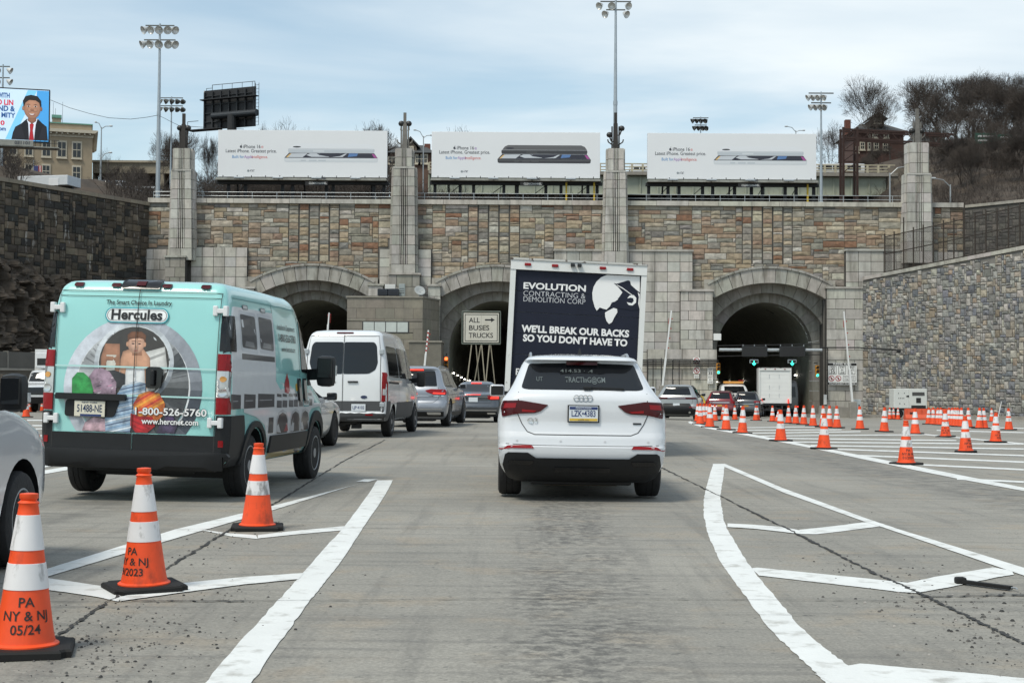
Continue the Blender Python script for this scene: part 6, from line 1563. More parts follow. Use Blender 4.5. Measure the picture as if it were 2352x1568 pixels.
# rear lower trim
patch(S, van, 'rear_bumper', rpoly([(-.99, .392), (.99, .392), (1.0, .535), (-1.0, .535)], .03), M_PLASTIC, 'rear', .075, .1)
patch(S, van, 'door_lower_panel', [(-.9, .53), (-.006, .53), (-.006, .715), (-.9, .715)], M_PLASTIC, 'rear', .012, .1); patch(S, van, 'door_lower_panel', [(.006, .53), (.9, .53), (.9, .715), (.006, .715)], M_PLASTIC, 'rear', .012, .1)
for s_ in (-1, 1):
	k = lambda pts: [(s_ * x, z) for x, z in pts]; v = 'right' if s_ > 0 else 'left'
	patch(S, van, 'corner_cladding', k([(.88, .40), (1.04, .40), (1.04, .93), (.90, .93)]), M_PLASTIC, 'rear', .012, .06); patch(S, van, 'corner_cladding', [(.0, .385), (.72, .385), (.66, .6), (.66, .8), (.62, .93), (.0, .93)], M_PLASTIC, v, .012, .08)
	patch(S, van, 'rear_reflector', k(rpoly([(.93, .60), (.975, .60), (.975, .67), (.93, .67)], .006)), M_LENS, 'rear', .018)
	lampz = [(.945, 1.12, M_LENS), (1.122, 1.225, M_CLEAR), (1.227, 1.40, M_CLEAR), (1.402, 1.58, M_LENS)]
	for z0, z1, m in lampz:
		o = patch(S, van, 'tail_lamp', k([(.893, z0), (1.06, z0), (1.06, z1), (.893, z1)]), m, 'rear', .018, .05); patch(S, van, 'tail_lamp', [(.0, z0), (.10, z0), (.12, z1), (.0, z1)], m, v, .018, .05)
	patch(S, van, 'lamp_bulb', k(circ(.955, 1.315, .03, n=14)), mat('amber_lens', (.6, .3, .08), .2), 'rear', .026, None); patch(S, van, 'lamp_bulb', k(circ(.955, 1.175, .042, n=16)), M_CHROME, 'rear', .026, None)
	for i in range(7): strip(S, van, k([(.9, 1.42 + i * .022), (1.03, 1.42 + i * .022)]), .006, M_LENS_D, 'rear', .024, 'lens_rib')
	patch(S, van, 'corner_window', k([(.905, 1.61), (1.05, 1.61), (1.0, 1.99), (.905, 1.99)]), M_GLOSSBLK, 'rear', .012, .06); patch(S, van, 'corner_window', [(.0, 1.61), (.34, 1.61), (.36, 1.99), (.0, 1.99)], M_GLOSSBLK, v, .012, .08)
	for hz in (2.035, .855):
		p = S.hit(s_ * .88, hz, 'rear')[0]; q = MB(); x = s_ * .895
		q.bbox((x - s_ * .055, p.y - .03, hz), (.05, .045, .11), .012); q.bbox((x + s_ * .055, p.y - .015, hz), (.05, .07, .11), .012); q.bbox((x, p.y - .032, hz), (.10, .035, .05), .01); q.build('door_hinge', mat('hinge_white', (.7, .71, .72), .4), van)
	patch(S, van, 'wheel_arch_trim', [(1.06 + .50 * math.cos(R(a)), .36 + .50 * math.sin(R(a))) for a in range(-6, 187, 12)] + [(1.06 + .43 * math.cos(R(a)), .36 + .43 * math.sin(R(a))) for a in range(186, -7, -12)], M_PLASTIC, v, .03, .1)
	patch(S, van, 'wheel_arch_trim', [(4.08 + .52 * math.cos(R(a)), .36 + .56 * math.sin(R(a))) for a in range(-6, 187, 12)] + [(4.08 + .43 * math.cos(R(a)), .36 + .43 * math.sin(R(a))) for a in range(186, -7, -12)], M_PLASTIC, v, .03, .1)
	patch(S, van, 'side_moulding', rpoly([(1.66, .47), (3.5, .47), (3.54, .67), (1.7, .67)], .02), M_PLASTIC, v, .03, .15)
	patch(S, van, 'door_window', rpoly([(3.3, 1.42), (4.05, 1.38), (3.9, 1.62), (3.55, 2.03), (3.3, 2.07)], .05), M_GLASS, v, .008, .1)
	strip(S, van, [(1.9, .45), (1.9, 2.2)], .012, view=v); strip(S, van, [(3.2, .45), (3.2, 1.3), (3.22, 2.1), (3.5, 2.12), (3.95, 1.7)], .012, view=v); strip(S, van, [(.4, 2.19), (3.2, 2.19)], .012, view=v, m=mat('roof_gutter', (.10, .25, .25), .5))
	for y in (3.06, 3.38): patch(S, van, 'door_handle', rpoly([(y - .07, 1.05), (y + .07, 1.05), (y + .08, 1.2), (y + .06, 1.34), (y - .06, 1.34), (y - .08, 1.2)], .05), M_GLOSSBLK, v, .035, .1)
# big mirrors
for s_ in (1, -1):
	p = S.hit(3.72, 1.4, 'right' if s_ > 0 else 'left')[0]; q = MB(); q.bbox((p.x + s_ * .27, 3.62, 1.44), (.24, .17, .40), .07); mm = q.build('wing_mirror', M_PLASTIC, van, smooth=50)
	q = MB(); q.bbox((p.x + s_ * .27, 3.53, 1.48), (.19, .02, .26), .008); q.build('mirror_glass', M_GLASS, mm); q = MB(); q.bar((p.x - s_ * .1, 3.75, 1.38), (p.x + s_ * .2, 3.65, 1.40), .1, .14); q.build('mirror_arm', M_PLASTIC, mm); q = MB(); q.bbox((p.x + s_ * .395, 3.64, 1.45), (.012, .06, .13), .004); q.build('indicator', M_CLEAR, mm)
	patch(S, van, 'quarter_panel', rpoly([(3.62, 1.25), (4.05, 1.25), (4.0, 1.42), (3.62, 1.5)], .03), M_PLASTIC, 'right' if s_ > 0 else 'left', .01)
# roof clearance lamps
for x in (-.70, -.28, .28, .70): patch(S, van, 'clearance_lamp', rpoly([(x - .05, 2.262), (x + .05, 2.262), (x + .05, 2.30), (x - .05, 2.30)], .015), M_LENS_D, 'rear', .025, .05)
patch(S, van, 'lamp_housing', rpoly([(-.215, 2.245), (.215, 2.245), (.215, 2.335), (-.215, 2.335)], .02), M_GLOSSBLK, 'rear', .03, .05); patch(S, van, 'brake_lamp', [(-.05, 2.27), (.05, 2.27), (.05, 2.315), (-.05, 2.315)], M_LENS_D, 'rear', .04, .05)
# rear artwork
def clipz(poly, z0):
	out = []
	for a, b in zip(poly, poly[1:] + poly[:1]):
		ia, ib = a[1] >= z0, b[1] >= z0
		if ia: out.append(a)
		if ia != ib: t = (z0 - a[1]) / (b[1] - a[1]); out.append((a[0] + (b[0] - a[0]) * t, z0))
	return out
art = []
def sect(cx, cz, r0, r1, fn, n=40, e=1.0):
	for i in range(n):
		a0, a1 = 2 * math.pi * i / n, 2 * math.pi * (i + 1) / n; am = (a0 + a1) / 2
		p = clipz([(cx + r * math.cos(a), cz + r * e * math.sin(a)) for r, a in ((r0, a0), (r1, a0), (r1, a1), (r0, a1))], .725)
		if len(p) > 2: art.append((p, fn(am), 1) if i else (p, fn(am)))
def lerp3(a, b, t): return tuple(x + (y - x) * t for x, y in zip(a, b))
def g1(a): return lerp3((.05, .06, .08), (.62, .66, .73), max(0, min(1, .52 + .5 * math.cos(a - R(140)) + .12 * math.sin(5 * a))))
def g2(a): return lerp3((.16, .18, .21), (.66, .70, .74), .5 + .5 * math.sin(3 * a + .6) * .6 + .25 * math.cos(a - R(120)))
def g3(a): return lerp3((.05, .055, .06), (.48, .5, .52), max(0, min(1, .35 + .45 * math.cos(a - R(140)) + .25 * math.sin(9 * a))))
cxd, czd = -.02, 1.19
sect(cxd, czd, .63, .76, g1, 48); sect(cxd, czd, .615, .632, lambda a: (.7, .72, .74), 40); sect(cxd, czd + .02, .30, .616, g3, 48)
for i in range(60):                                                       # perforated drum ribs
	a = 2 * math.pi * i / 60; p = clipz([(cxd + r * math.cos(a + w), czd + .02 + r * math.sin(a + w)) for r, w in ((.44, 0), (.60, 0), (.60, .03), (.44, .03))], .725)
	if len(p) > 2 and -.9 < math.cos(a) < .99: art.append((p, lerp3(g3(a), (.02, .02, .03), .45), 1) if i else (p, g3(a)))
c2x, c2z = -.015, 1.46
sect(c2x, c2z, .0, .435, lambda a: (.55, .58, .6), 30); sect(c2x, c2z, .395, .437, g2, 40); art.append((circ(c2x, c2z, .385, n=30), (.045, .04, .035)))
art.append(([(c2x + .02, c2z - .36), (c2x + .24, c2z - .28), (c2x + .37, c2z - .05), (c2x + .33, c2z + .18), (c2x + .12, c2z + .12)], (.62, .62, .6), 0, .1))    # white cabinets
art.append(([(c2x - .37, c2z - .06), (c2x - .10, c2z - .06), (c2x - .10, c2z - .22), (c2x - .30, c2z - .24)], (.6, .6, .58)))
art.append(([(c2x + .14, c2z + .05), (c2x + .34, c2z + .13), (c2x + .34, c2z + .10), (c2x + .14, c2z + .02)], (.35, .35, .34)))
SK = (.50, .27, .17); SKD = (.33, .16, .095); SKL = (.62, .36, .25)
ad = c2x - .255                                                         # grown-up in the background, torso and hands
art += [([(ad - .07, c2z + .20), (ad + .09, c2z + .20), (ad + .11, c2z - .02), (ad + .10, c2z - .16), (ad + .05, c2z - .17), (ad + .05, c2z + .02), (ad - .04, c2z + .02), (ad - .06, c2z - .16), (ad - .10, c2z - .15), (ad - .11, c2z + .05)], SKD, 0, .04),
		([(ad - .05, c2z + .08), (ad + .06, c2z + .08), (ad + .055, c2z - .12), (ad - .04, c2z - .12)], (.58, .56, .5)), (circ(ad - .01, c2z - .17, .05, .035, 10), SK, 0, .03)]
bx = c2x + .02                                                           # child leaning in
art += [([(bx - .145, c2z + .12), (bx - .04, c2z + .16), (bx + .08, c2z + .15), (bx + .155, c2z + .06), (bx + .17, c2z - .10), (bx + .14, c2z - .22), (bx + .10, c2z - .22), (bx + .09, c2z - .08), (bx + .02, c2z - .05), (bx - .08, c2z - .06), (bx - .12, c2z - .16), (bx - .06, c2z - .30), (bx - .08, c2z - .34), (bx - .13, c2z - .33), (bx - .165, c2z - .15), (bx - .165, c2z + .04)], SK, 0, .05),
		([(bx - .10, c2z - .06), (bx + .10, c2z - .05), (bx + .12, c2z - .24), (bx + .0, c2z - .30), (bx - .12, c2z - .27)], (.72, .73, .74), 0, .06), ([(bx - .02, c2z - .08), (bx + .01, c2z - .08), (bx + .0, c2z - .27), (bx - .02, c2z - .27)], (.55, .57, .6)),
		([(bx - .05, c2z + .17), (bx + .05, c2z + .17), (bx + .07, c2z + .08), (bx - .04, c2z + .08)], SKD), (circ(bx - .005, c2z + .205, .092, .105, 20), SKL, 0, .06), (circ(bx - .02, c2z + .18, .05, .06, 14), (.66, .40, .29), 0, .05),
		(circ(bx - .1, c2z + .2, .015, .028, 8), SK), (circ(bx + .09, c2z + .2, .015, .028, 8), SK),
		([(bx - .10, c2z + .215), (bx - .105, c2z + .30), (bx - .06, c2z + .335), (bx + .05, c2z + .335), (bx + .10, c2z + .295), (bx + .095, c2z + .215), (bx + .075, c2z + .255), (bx + .03, c2z + .265), (bx - .04, c2z + .26), (bx - .08, c2z + .25)], (.16, .065, .03), 0, .03)]
for dx in (-.038, .032): art.append((circ(bx + dx, c2z + .205, .016, .008, 8), (.05, .025, .02))); art.append(([(bx + dx - .022, c2z + .228), (bx + dx + .022, c2z + .228), (bx + dx + .018, c2z + .236), (bx + dx - .018, c2z + .236)], (.2, .09, .05)))
art += [([(bx - .02, c2z + .16), (bx + .012, c2z + .16), (bx - .004, c2z + .19)], SK), ([(bx - .028, c2z + .135), (bx + .02, c2z + .137), (bx + .012, c2z + .128), (bx - .02, c2z + .127)], (.5, .13, .1)), (circ(bx - .105, c2z - .335, .035, .03, 10), SKL), (circ(bx + .12, c2z - .235, .035, .03, 10), SKL)]
picture(S, van, 'printed_picture', art, 'rear', .003, .12); art = []
def cloth(pts, c, stripes=None, n=7, ang=0.0, w=.35):
	pts = clipz(pts, .725)
	if len(pts) < 3: return
	art.append((pts, c, 0, .09))
	if not stripes: return
	zs_ = [p[1] for p in pts]; z0_, z1_ = min(zs_), max(zs_)
	for i in range(n):
		za = z0_ + (z1_ - z0_) * (i + .3) / n; zb__ = za + (z1_ - z0_) / n * w
		def cut(poly, a, b):
			pl = clipz([(x, z - ang * x) for x, z in poly], a); pl = [(x, -z) for x, z in pl]; pl = clipz(pl, -b); return [(x, -z + ang * x) for x, z in pl]
		s_ = cut(pts, za, zb__)
		if len(s_) > 2: art.append((s_, stripes[i % len(stripes)], 1) if i else (s_, stripes[0]))
cloth([(-.42, 1.36), (-.22, 1.38), (-.10, 1.34), (-.10, 1.2), (-.36, 1.2)], (.03, .03, .035))
cloth([(-.50, 1.30), (-.44, 1.385), (-.36, 1.40), (-.27, 1.36), (-.19, 1.25), (-.19, 1.10), (-.40, 1.10), (-.47, 1.18)], (.33, .23, .30), [(.12, .08, .13), (.55, .48, .52), (.45, .22, .32)], 8, .35)
cloth([(-.68, 1.10), (-.685, 1.28), (-.63, 1.345), (-.56, 1.345), (-.48, 1.28), (-.44, 1.16), (-.45, 1.10)], (.03, .30, .07), [(.07, .48, .16), (.02, .2, .05), (.25, .55, .2)], 6, -.5, .5)
cloth([(-.17, 1.14), (-.12, 1.22), (.02, 1.27), (.13, 1.25), (.13, 1.16), (.05, 1.06), (.0, .86), (-.02, .73), (-.30, .73), (-.33, .80), (-.24, 1.0)], (.33, .44, .56), [(.09, .13, .22), (.62, .66, .70), (.16, .27, .42)], 14, .25)
cloth([(-.55, .73), (-.52, .82), (-.42, .88), (-.30, .86), (-.29, .73)], (.62, .42, .48), [(.4, .22, .3), (.72, .6, .64)], 5, .2)
cloth([(.0, 1.02), (.06, 1.13), (.17, 1.17), (.28, 1.15), (.35, 1.04), (.34, .92), (.24, .83), (.05, .86)], (.62, .16, .03), [(.75, .34, .05), (.5, .05, .03)], 6, .6, .45)
cloth([(-.02, .93), (.08, .90), (.22, .90), (.25, .80), (.17, .73), (.04, .73), (-.02, .80)], (.5, .015, .02), [(.32, .01, .015)], 4, -.4)
cloth([(.27, .73), (.30, .83), (.40, .90), (.50, .83), (.46, .73)], (.07, .05, .10), [(.6, .3, .4), (.5, .55, .6)], 5, .8)
cloth([(.34, .98), (.44, .93), (.46, .86), (.36, .83)], (.10, .06, .16), [(.3, .08, .1)], 3, .5)
picture(S, van, 'printed_picture', art, 'rear', .012, .12, mat('vinyl_cloth_print', rough=.38, coat=.3, objcol='attr', var=.75, vscale=9))
# painted highlight strips along the body creases, then the door seam
for z in (1.415, 1.115): strip(S, van, [(-.88, z), (.88, z)], .018, mat('crease_highlight', (.42, .66, .65), .3), 'rear', .018 if z > 1.2 else .0125, 'door_crease_highlight')
strip(S, van, [(0, .55), (0, 2.24)], .008, view='rear', off=.024); strip(S, van, [(-.885, .55), (-.885, 2.22), (.885, 2.22), (.885, .55)], .009, view='rear', off=.014); strip(S, van, [(-.885, 2.165), (.885, 2.165)], .006, view='rear', off=.012)
M_VINK = mat('vinyl_black', (.012, .012, .013), .4); M_VWH = mat('vinyl_white', (.78, .78, .78), .4)
text_patch(S, van, 'The Smart Choice In Laundry', 0, 2.10, .065, M_VINK, fit=.72, bold=.018, off=.016)
def capsule(cx, cz, w, h, n=10): r = h / 2; return [(cx + w / 2 - r + r * math.cos(a), cz + r * math.sin(a)) for a in [math.pi * (-.5 + i / n) for i in range(n + 1)]] + [(cx - w / 2 + r + r * math.cos(a), cz + r * math.sin(a)) for a in [math.pi * (.5 + i / n) for i in range(n + 1)]]
picture(S, van, 'logo_badge', [(capsule(-.01, 1.965, .70, .165), (.02, .30, .36)), (capsule(-.01, 1.965, .675, .140), (.72, .74, .74)), (capsule(-.01, 1.965, .655, .122), (.03, .05, .06)), (capsule(-.01, 1.965, .642, .110), (.76, .78, .78))], 'rear', .016)
text_patch(S, van, 'Hercules', -.01, 1.967, .15, M_VINK, fit=.56, bold=.03, off=.021)
M_OUT = mat('vinyl_outline', (.01, .01, .012), .4)
for m_, b_, o_ in ((M_OUT, .055, .021), (M_VWH, .022, .0235)):
	text_patch(S, van, '1-800-526-5760', .415, .952, .105, m_, fit=.77 + b_ * .1, bold=b_, off=o_); text_patch(S, van, 'www.hercnet.com', .41, .85, .085, m_, fit=.61 + b_ * .1, bold=b_, off=o_)
patch(S, van, 'door_handle', rpoly([(.14, 1.20), (.30, 1.20), (.315, 1.40), (.28, 1.425), (.16, 1.425), (.13, 1.40)], .03), M_GLOSSBLK, 'rear', .035, .05)
q = MB(); y = S.hit(.22, 1.3, 'rear')[0].y; q.bbox((.22, y - .065, 1.31), (.045, .04, .17), .018); q.build('handle_grip', M_PLASTIC, van)
patch(S, van, 'plate_surround', rpoly([(-.75, .88), (-.20, .88), (-.14, 1.06), (-.74, 1.06)], .04), M_PLASTIC, 'rear', .025, .08); patch(S, van, 'plate_bar', rpoly([(-.84, 1.06), (-.07, 1.06), (-.07, 1.125), (-.84, 1.125)], .015), M_PLASTIC, 'rear', .07, .08)
q = MB(); y = S.hit(-.46, .97, 'rear')[0].y - .045; q.bbox((-.46, y, .965), (.335, .012, .165), .004); vp = q.build('licence_plate', mat('plate_cream', (.66, .63, .52), .5), van); text_on(vp, '51488-NE', (-.46, y - .0085, .965), .11, mat('plate_ink', (.02, .04, .10), .5), fit=.275, bold=.01)
q = MB(); q.box(-.56, -.33, y - .009, y - .0065, .885, .908); q.build('plate_band', M_PLATE_N, vp); text_on(vp, 'NEW YORK', (-.46, y - .009, 1.03), .028, mat('plate_ink', (.02, .04, .10)), fit=.17)
# side artwork (right-hand side; plain panel colours on both)
for v in ('right', 'left'):
	WH = (.62, .635, .65); it = [([(.02, 1.0), (1.9, 1.0), (1.9, 2.10), (.4, 2.10), (.0, 2.02), (.0, 1.6)], WH), ([(1.62, .42), (3.5, .42), (3.5, .7), (3.7, .9), (3.85, .95), (4.3, .97), (4.6, .85), (4.75, .95), (4.3, 1.22), (3.3, 1.2), (1.9, 1.3), (.62, 1.0), (.62, .96), (1.1, .9), (1.45, .8), (1.62, .6)], WH)]
	it += [([(1.9, 1.42), (3.2, 1.42), (3.2, 1.40), (1.9, 1.40)], (.2, .45, .45)), ([(1.9, 1.3), (2.1, 1.2), (2.6, 1.25), (3.1, 1.12), (4.2, 1.2), (4.1, 1.3), (3.0, 1.36), (1.9, 1.4)], TEAL)]
	for y0, y1 in ((.58, 1.15), (1.28, 1.84)):
		it += [(rpoly([(y0 - .05, 1.62), (y1 + .04, 1.60), (y1 + .04, 2.06), (y0 - .05, 2.07)], .05), (.5, .52, .55)), (rpoly([(y0, 1.665), (y1, 1.65), (y1, 2.02), (y0, 2.03)], .04), (.02, .022, .026)), (rpoly([(y0 + .1, 1.68), (y1 - .1, 1.67), (y1 - .12, 1.73), (y0 + .14, 1.74)], .02), (.16, .165, .17))]
	it += [([(.55, 1.535), (1.86, 1.525), (1.86, 1.585), (.55, 1.60)], (.03, .03, .03))]
	for y0, y1 in ((.16, .5), (.62, 1.06), (1.16, 1.84)): it += [([(y0, 1.0), (y1, 1.0), (y1, 1.15), (y0, 1.16)], (.05, .052, .058)), ([(y0 + .05, 1.08), (y1 - .1, 1.08), (y1 - .1, 1.09), (y0 + .05, 1.09)], (.3, .3, .32))]
	for y0 in (1.95, 2.2, 2.5, 2.75, 3.05, 3.35, 3.65): it += [([(y0, 1.12), (y0 + .2, 1.11), (y0 + .2, 1.145), (y0, 1.155)], (.07, .07, .075)), ([(y0, .99), (y0 + .22, .985), (y0 + .22, 1.07), (y0, 1.075)], (.10, .10, .11))]
	for yc in (2.22, 2.85, 3.42): it += [([(yc - .27, .68), (yc + .27, .68), (yc + .27, .84), (yc + .19, .93), (yc, .965), (yc - .19, .93), (yc - .27, .84)], (.45, .46, .48)), ([(yc - .23, .68), (yc + .23, .68), (yc + .23, .83), (yc + .16, .90), (yc, .93), (yc - .16, .90), (yc - .23, .83)], (.035, .03, .035))]
	it += [([(1.62, .7), (1.82, .7), (1.82, .88), (1.62, .88)], (.04, .04, .045)), ([(2.3, .7), (2.5, .7), (2.42, .80)], (.3, .03, .04))]
	it += [([(2.30, 1.17), (2.28, 1.27), (2.36, 1.36), (2.42, 1.40), (2.46, 1.35), (2.52, 1.3), (2.54, 1.18), (2.46, 1.15)], (.36, .03, .035)), ([(2.9, 1.18), (2.88, 1.26), (3.0, 1.28), (3.04, 1.18)], (.6, .35, .03)), ([(3.05, 1.18), (3.05, 1.27), (3.15, 1.28), (3.2, 1.18)], (.42, .05, .04))]
	it += [([(1.7, .40), (3.4, .40), (3.4, .465), (1.7, .465)], (.5, .38, .14)), ([(2.3, .40), (2.6, .40), (2.65, .465), (2.35, .465)], (.16, .25, .42)), ([(2.9, .40), (3.3, .40), (3.3, .465), (2.95, .465)], (.1, .08, .08))]
	it += [(rpoly([(3.3, .98), (3.68, .98), (3.68, 1.10), (3.3, 1.10)], .05), (.04, .32, .36)), (rpoly([(3.32, .995), (3.66, .995), (3.66, 1.085), (3.32, 1.085)], .04), (.7, .72, .72))]
	picture(S, van, 'printed_picture', it, v, .004, .2, mat('vinyl_side_print', rough=.3, coat=.5, objcol='attr', var=.05, vscale=6))
	text_patch(S, van, 'Installation Department', 2.55, 1.945, .09, M_VINK, v, .010, fit=.98, bold=.01); text_patch(S, van, '1-800-526-5760', 2.56, 1.815, .13, M_VINK, v, .010, fit=.98, bold=.015); text_patch(S, van, 'www.hercnet.com', 2.58, 1.685, .09, M_VINK, v, .010, fit=.78, bold=.01)
	text_patch(S, van, 'Hercules', 3.49, 1.04, .085, M_VINK, v, .014, fit=.27, bold=.02)
	for y0 in (.8, 1.5): picture(S, van, 'logo_badge', [(rpoly([(y0 - .1, 2.085), (y0 + .1, 2.085), (y0 + .1, 2.135), (y0 - .1, 2.135)], .02), (.12, .13, .14)), (rpoly([(y0 - .08, 2.095), (y0 + .08, 2.095), (y0 + .08, 2.125), (y0 - .08, 2.125)], .01), (.5, .5, .5))], v, .010)
patch(S, van, 'windshield', [(-.78, 1.35), (.78, 1.35), (.72, 2.1), (-.72, 2.1)], M_GLASS, 'front', .006, .15)

# ================================================================== box trucks
M_TRUCKW = mat('truck_white_chipped', (.66, .67, .66), .55, var=.06, vscale=2, stain=(.10, .085, .07), stain_fac=.8, stain_scale=(9, 9, 6), stain_lo=.66, stain_hi=.72)
M_NAVY = mat('navy_door', (.011, .014, .028), .55, spec=.25, var=.12, vscale=3, bump=.05, bscale=6)
def box_truck(label, loc, yaw, roll, Ht, Wt, Lb, zf, style):
	t = thing('box_truck', label, 'truck', loc, -yaw)
	b = bpy.data.objects.new('cargo_box', None)
	hw = Wt / 2
	q = MB(); q.box(-hw, hw, .1, Lb, zf, Ht); me = q.mesh('cargo_box', M_TRUCKW if style == 'navy' else mat('truck_box_white', (.62, .63, .63), .5, var=.05, vscale=1.5)); b = link('cargo_box', me, None, t); b.rotation_euler = (0, roll, 0)
	def part(mb, name, m, par=None): return mb.build(name, m, par or b)
	fw = .095
	for s_ in (-1, 1): q = MB(); q.box(min(s_ * hw, s_ * (hw - fw)), max(s_ * hw, s_ * (hw - fw)), 0, .098, zf, Ht - .17); part(q, 'frame_post', M_TRUCKW)
	q = MB(); q.box(-hw, hw, -.012, .098, Ht - .168, Ht); part(q, 'frame_header', M_TRUCKW); q = MB(); q.box(-hw - .01, hw + .01, -.03, Lb + .01, Ht + .002, Ht + .035); part(q, 'roof_edge', mat('chipped_edge', (.5, .5, .48), .6, stain=(.08, .06, .05), stain_fac=1, stain_scale=(6, 6, 6), stain_lo=.55, stain_hi=.6))
	q = MB(); q.box(-hw, hw, -.02, .098, zf - .16, zf - .002); part(q, 'sill', M_PLASTIC)
	n = 8 if style != 'navy' else 6; dh = (Ht - .17 - zf) / n
	for i in range(n):
		q = MB(); q.box(-hw + fw + .004, hw - fw - .004, .055, .0985, zf + i * dh + .003, zf + (i + 1) * dh - .003); part(q, 'door_panel', M_NAVY if style == 'navy' else mat('door_white', (.70, .71, .70), .5, var=.05, vscale=2))
	for x in ((-.9, -.42, .42, .9) if style == 'navy' else (-.7, 0, .7)):
		q = MB(); q.bbox((x, -.022, Ht - .075), (.115, .03, .05), .012); part(q, 'clearance_lamp', M_LENS)
	# chassis, wheels, cab
	q = MB()
	for s_ in (-1, 1): q.box(s_ * .43 - .04, s_ * .43 + .04, .2, Lb + 1.6, .62, .86)
	q.box(-.9, .9, .0, .14, .45, .58); q.box(-.08, .08, .06, .14, .58, .86); q.build('chassis', M_PLASTIC, t)
	for y in (1.5,):
		for x in (hw - .14, hw - .42, -hw + .14, -hw + .42): add_wheel(t, x, y, .42, .24, 'hub')
	for x in (hw - .2, -hw + .2): add_wheel(t, x, Lb + .85, .42, .24, 'hub')
	cw = [(.45, 1.0), (.9, 1.04), (1.4, 1.02), (2.2, .94), (2.32, .86), (2.36, .6)]
	y0 = Lb + .12; vs, fs = loft([(.45, y0), (2.3, y0), (2.36, y0 + .15)], [(.45, y0 + 1.95), (1.1, y0 + 1.95), (1.35, y0 + 1.75), (2.2, y0 + 1.2), (2.36, y0 + .9)], cw, .06, .3, 0, .1); S2 = Surf(vs, fs)
	me = bpy.data.meshes.new('cab'); me.from_pydata(vs, [], fs); shade(me, 35); cb_ = link('cab', me, M_VWHITE, t)
	patch(S2, t, 'windshield', [(-.85, 1.45), (.85, 1.45), (.78, 2.15), (-.78, 2.15)], M_GLASS, 'front', .006, .2)
	for v in ('left', 'right'): patch(S2, t, 'cab_window', [(y0 + .25, 1.4), (y0 + 1.45, 1.4), (y0 + 1.1, 2.1), (y0 + .25, 2.1)], M_GLASS, v, .006, .2)
	return t, b
tr, tbx = box_truck('box truck with navy rear door and white contractor lettering', (1.02, 25.0, 0), R(1.0), R(2.6), 3.40, 2.40, 5.6, 1.0, 'navy')
T7 = lambda xz, yz: ((xz - (632 - (yz - 75) * .042)) / 355, 3.40 - (yz - 75) / 355)
y = .051
white = M_VWH
def ttext(s, xz0, xz1, yz, size, m=white, dy=0, **k):
	a = T7((xz0 + xz1) / 2, yz); return text_on(tbx, s, (a[0], y - dy, a[1]), size, m, fit=(xz1 - xz0) / 355, **k)
ttext('EVOLUTION', 285, 676, 235, .155, bold=.03)
for s_, yz, sz in (('CONTRACTING & ', 282, .13), ('DEMOLITION CORP', 318, .13)):
	ttext(s_.strip(), 284, 672, yz, sz, bold=-.006, m=mat('vinyl_grey', (.5, .51, .54), .4))
ttext("WE'LL BREAK OUR BACKS", 276, 950, 504, .165, bold=.04); ttext("SO YOU DON'T HAVE TO", 285, 938, 562, .165, bold=.04)
ttext('(914) 530 4', 330, 620, 716, .16, bold=.02); ttext('EVOCONTRACTING@GMAIL', 240, 960, 776, .16, bold=.02)
def tpoly(pts, m, dy): return flat(tbx, [T7(*p) for p in pts], y - dy, m, 'logo_print')
disc = [(858 + 143 * math.cos(R(a)), 268 + 143 * math.sin(R(a))) for a in range(0, 360, 8)]
disc = [(min(x, 1013), max(yy, 140)) for x, yy in disc]
tpoly([(1013, 140), (808, 140), (770, 158), (742, 186), (724, 220), (716, 258), (719, 300), (732, 345), (745, 368), (765, 345), (800, 345), (830, 345), (1010, 345), (1013, 300)], white, .001)
tpoly([(850, 190), (868, 193), (940, 168), (952, 172), (958, 196), (992, 225), (1013, 240), (1013, 345), (965, 355), (930, 350), (880, 345), (850, 345), (832, 352), (825, 318), (860, 285), (880, 282), (905, 245), (880, 215)], M_NAVY, .003)
tpoly([(748, 372), (762, 348), (800, 352), (824, 356), (806, 372), (795, 388), (800, 410), (812, 345), (870, 345), (880, 300), (820, 300), (780, 345)], M_NAVY, .002)
tpoly([(797, 376), (820, 362), (850, 345), (872, 350), (874, 372), (856, 402), (840, 436), (822, 447), (806, 428), (798, 402)], white, .004)
tpoly([(760, 345), (768, 318), (800, 300), (830, 300), (840, 280), (868, 268), (878, 290), (858, 305), (838, 312), (828, 335), (806, 358), (780, 352)], white, .005)
tpoly([(872, 205), (905, 222), (960, 258), (975, 266), (968, 258), (905, 215), (868, 198)], white, .006)
tpoly([(935, 282), (950, 262), (975, 258), (992, 275), (990, 305), (968, 324), (945, 322), (932, 305), (948, 308), (965, 310), (976, 295), (972, 278), (955, 275)], white, .006)
tpoly([(1000, 240), (1013, 250), (1013, 345), (1004, 310), (1008, 270)], white, .006)
for xz in (592, 634):
	a = T7(xz, 93); q = MB(); q.bbox((a[0], -.05, a[1]), (.075, .08, .06), .012); q.lathe([(.022, -.10), (.022, -.05)], 10, (a[0], 0, a[1]), 'y'); q.build('camera', M_GLOSSBLK, tbx)

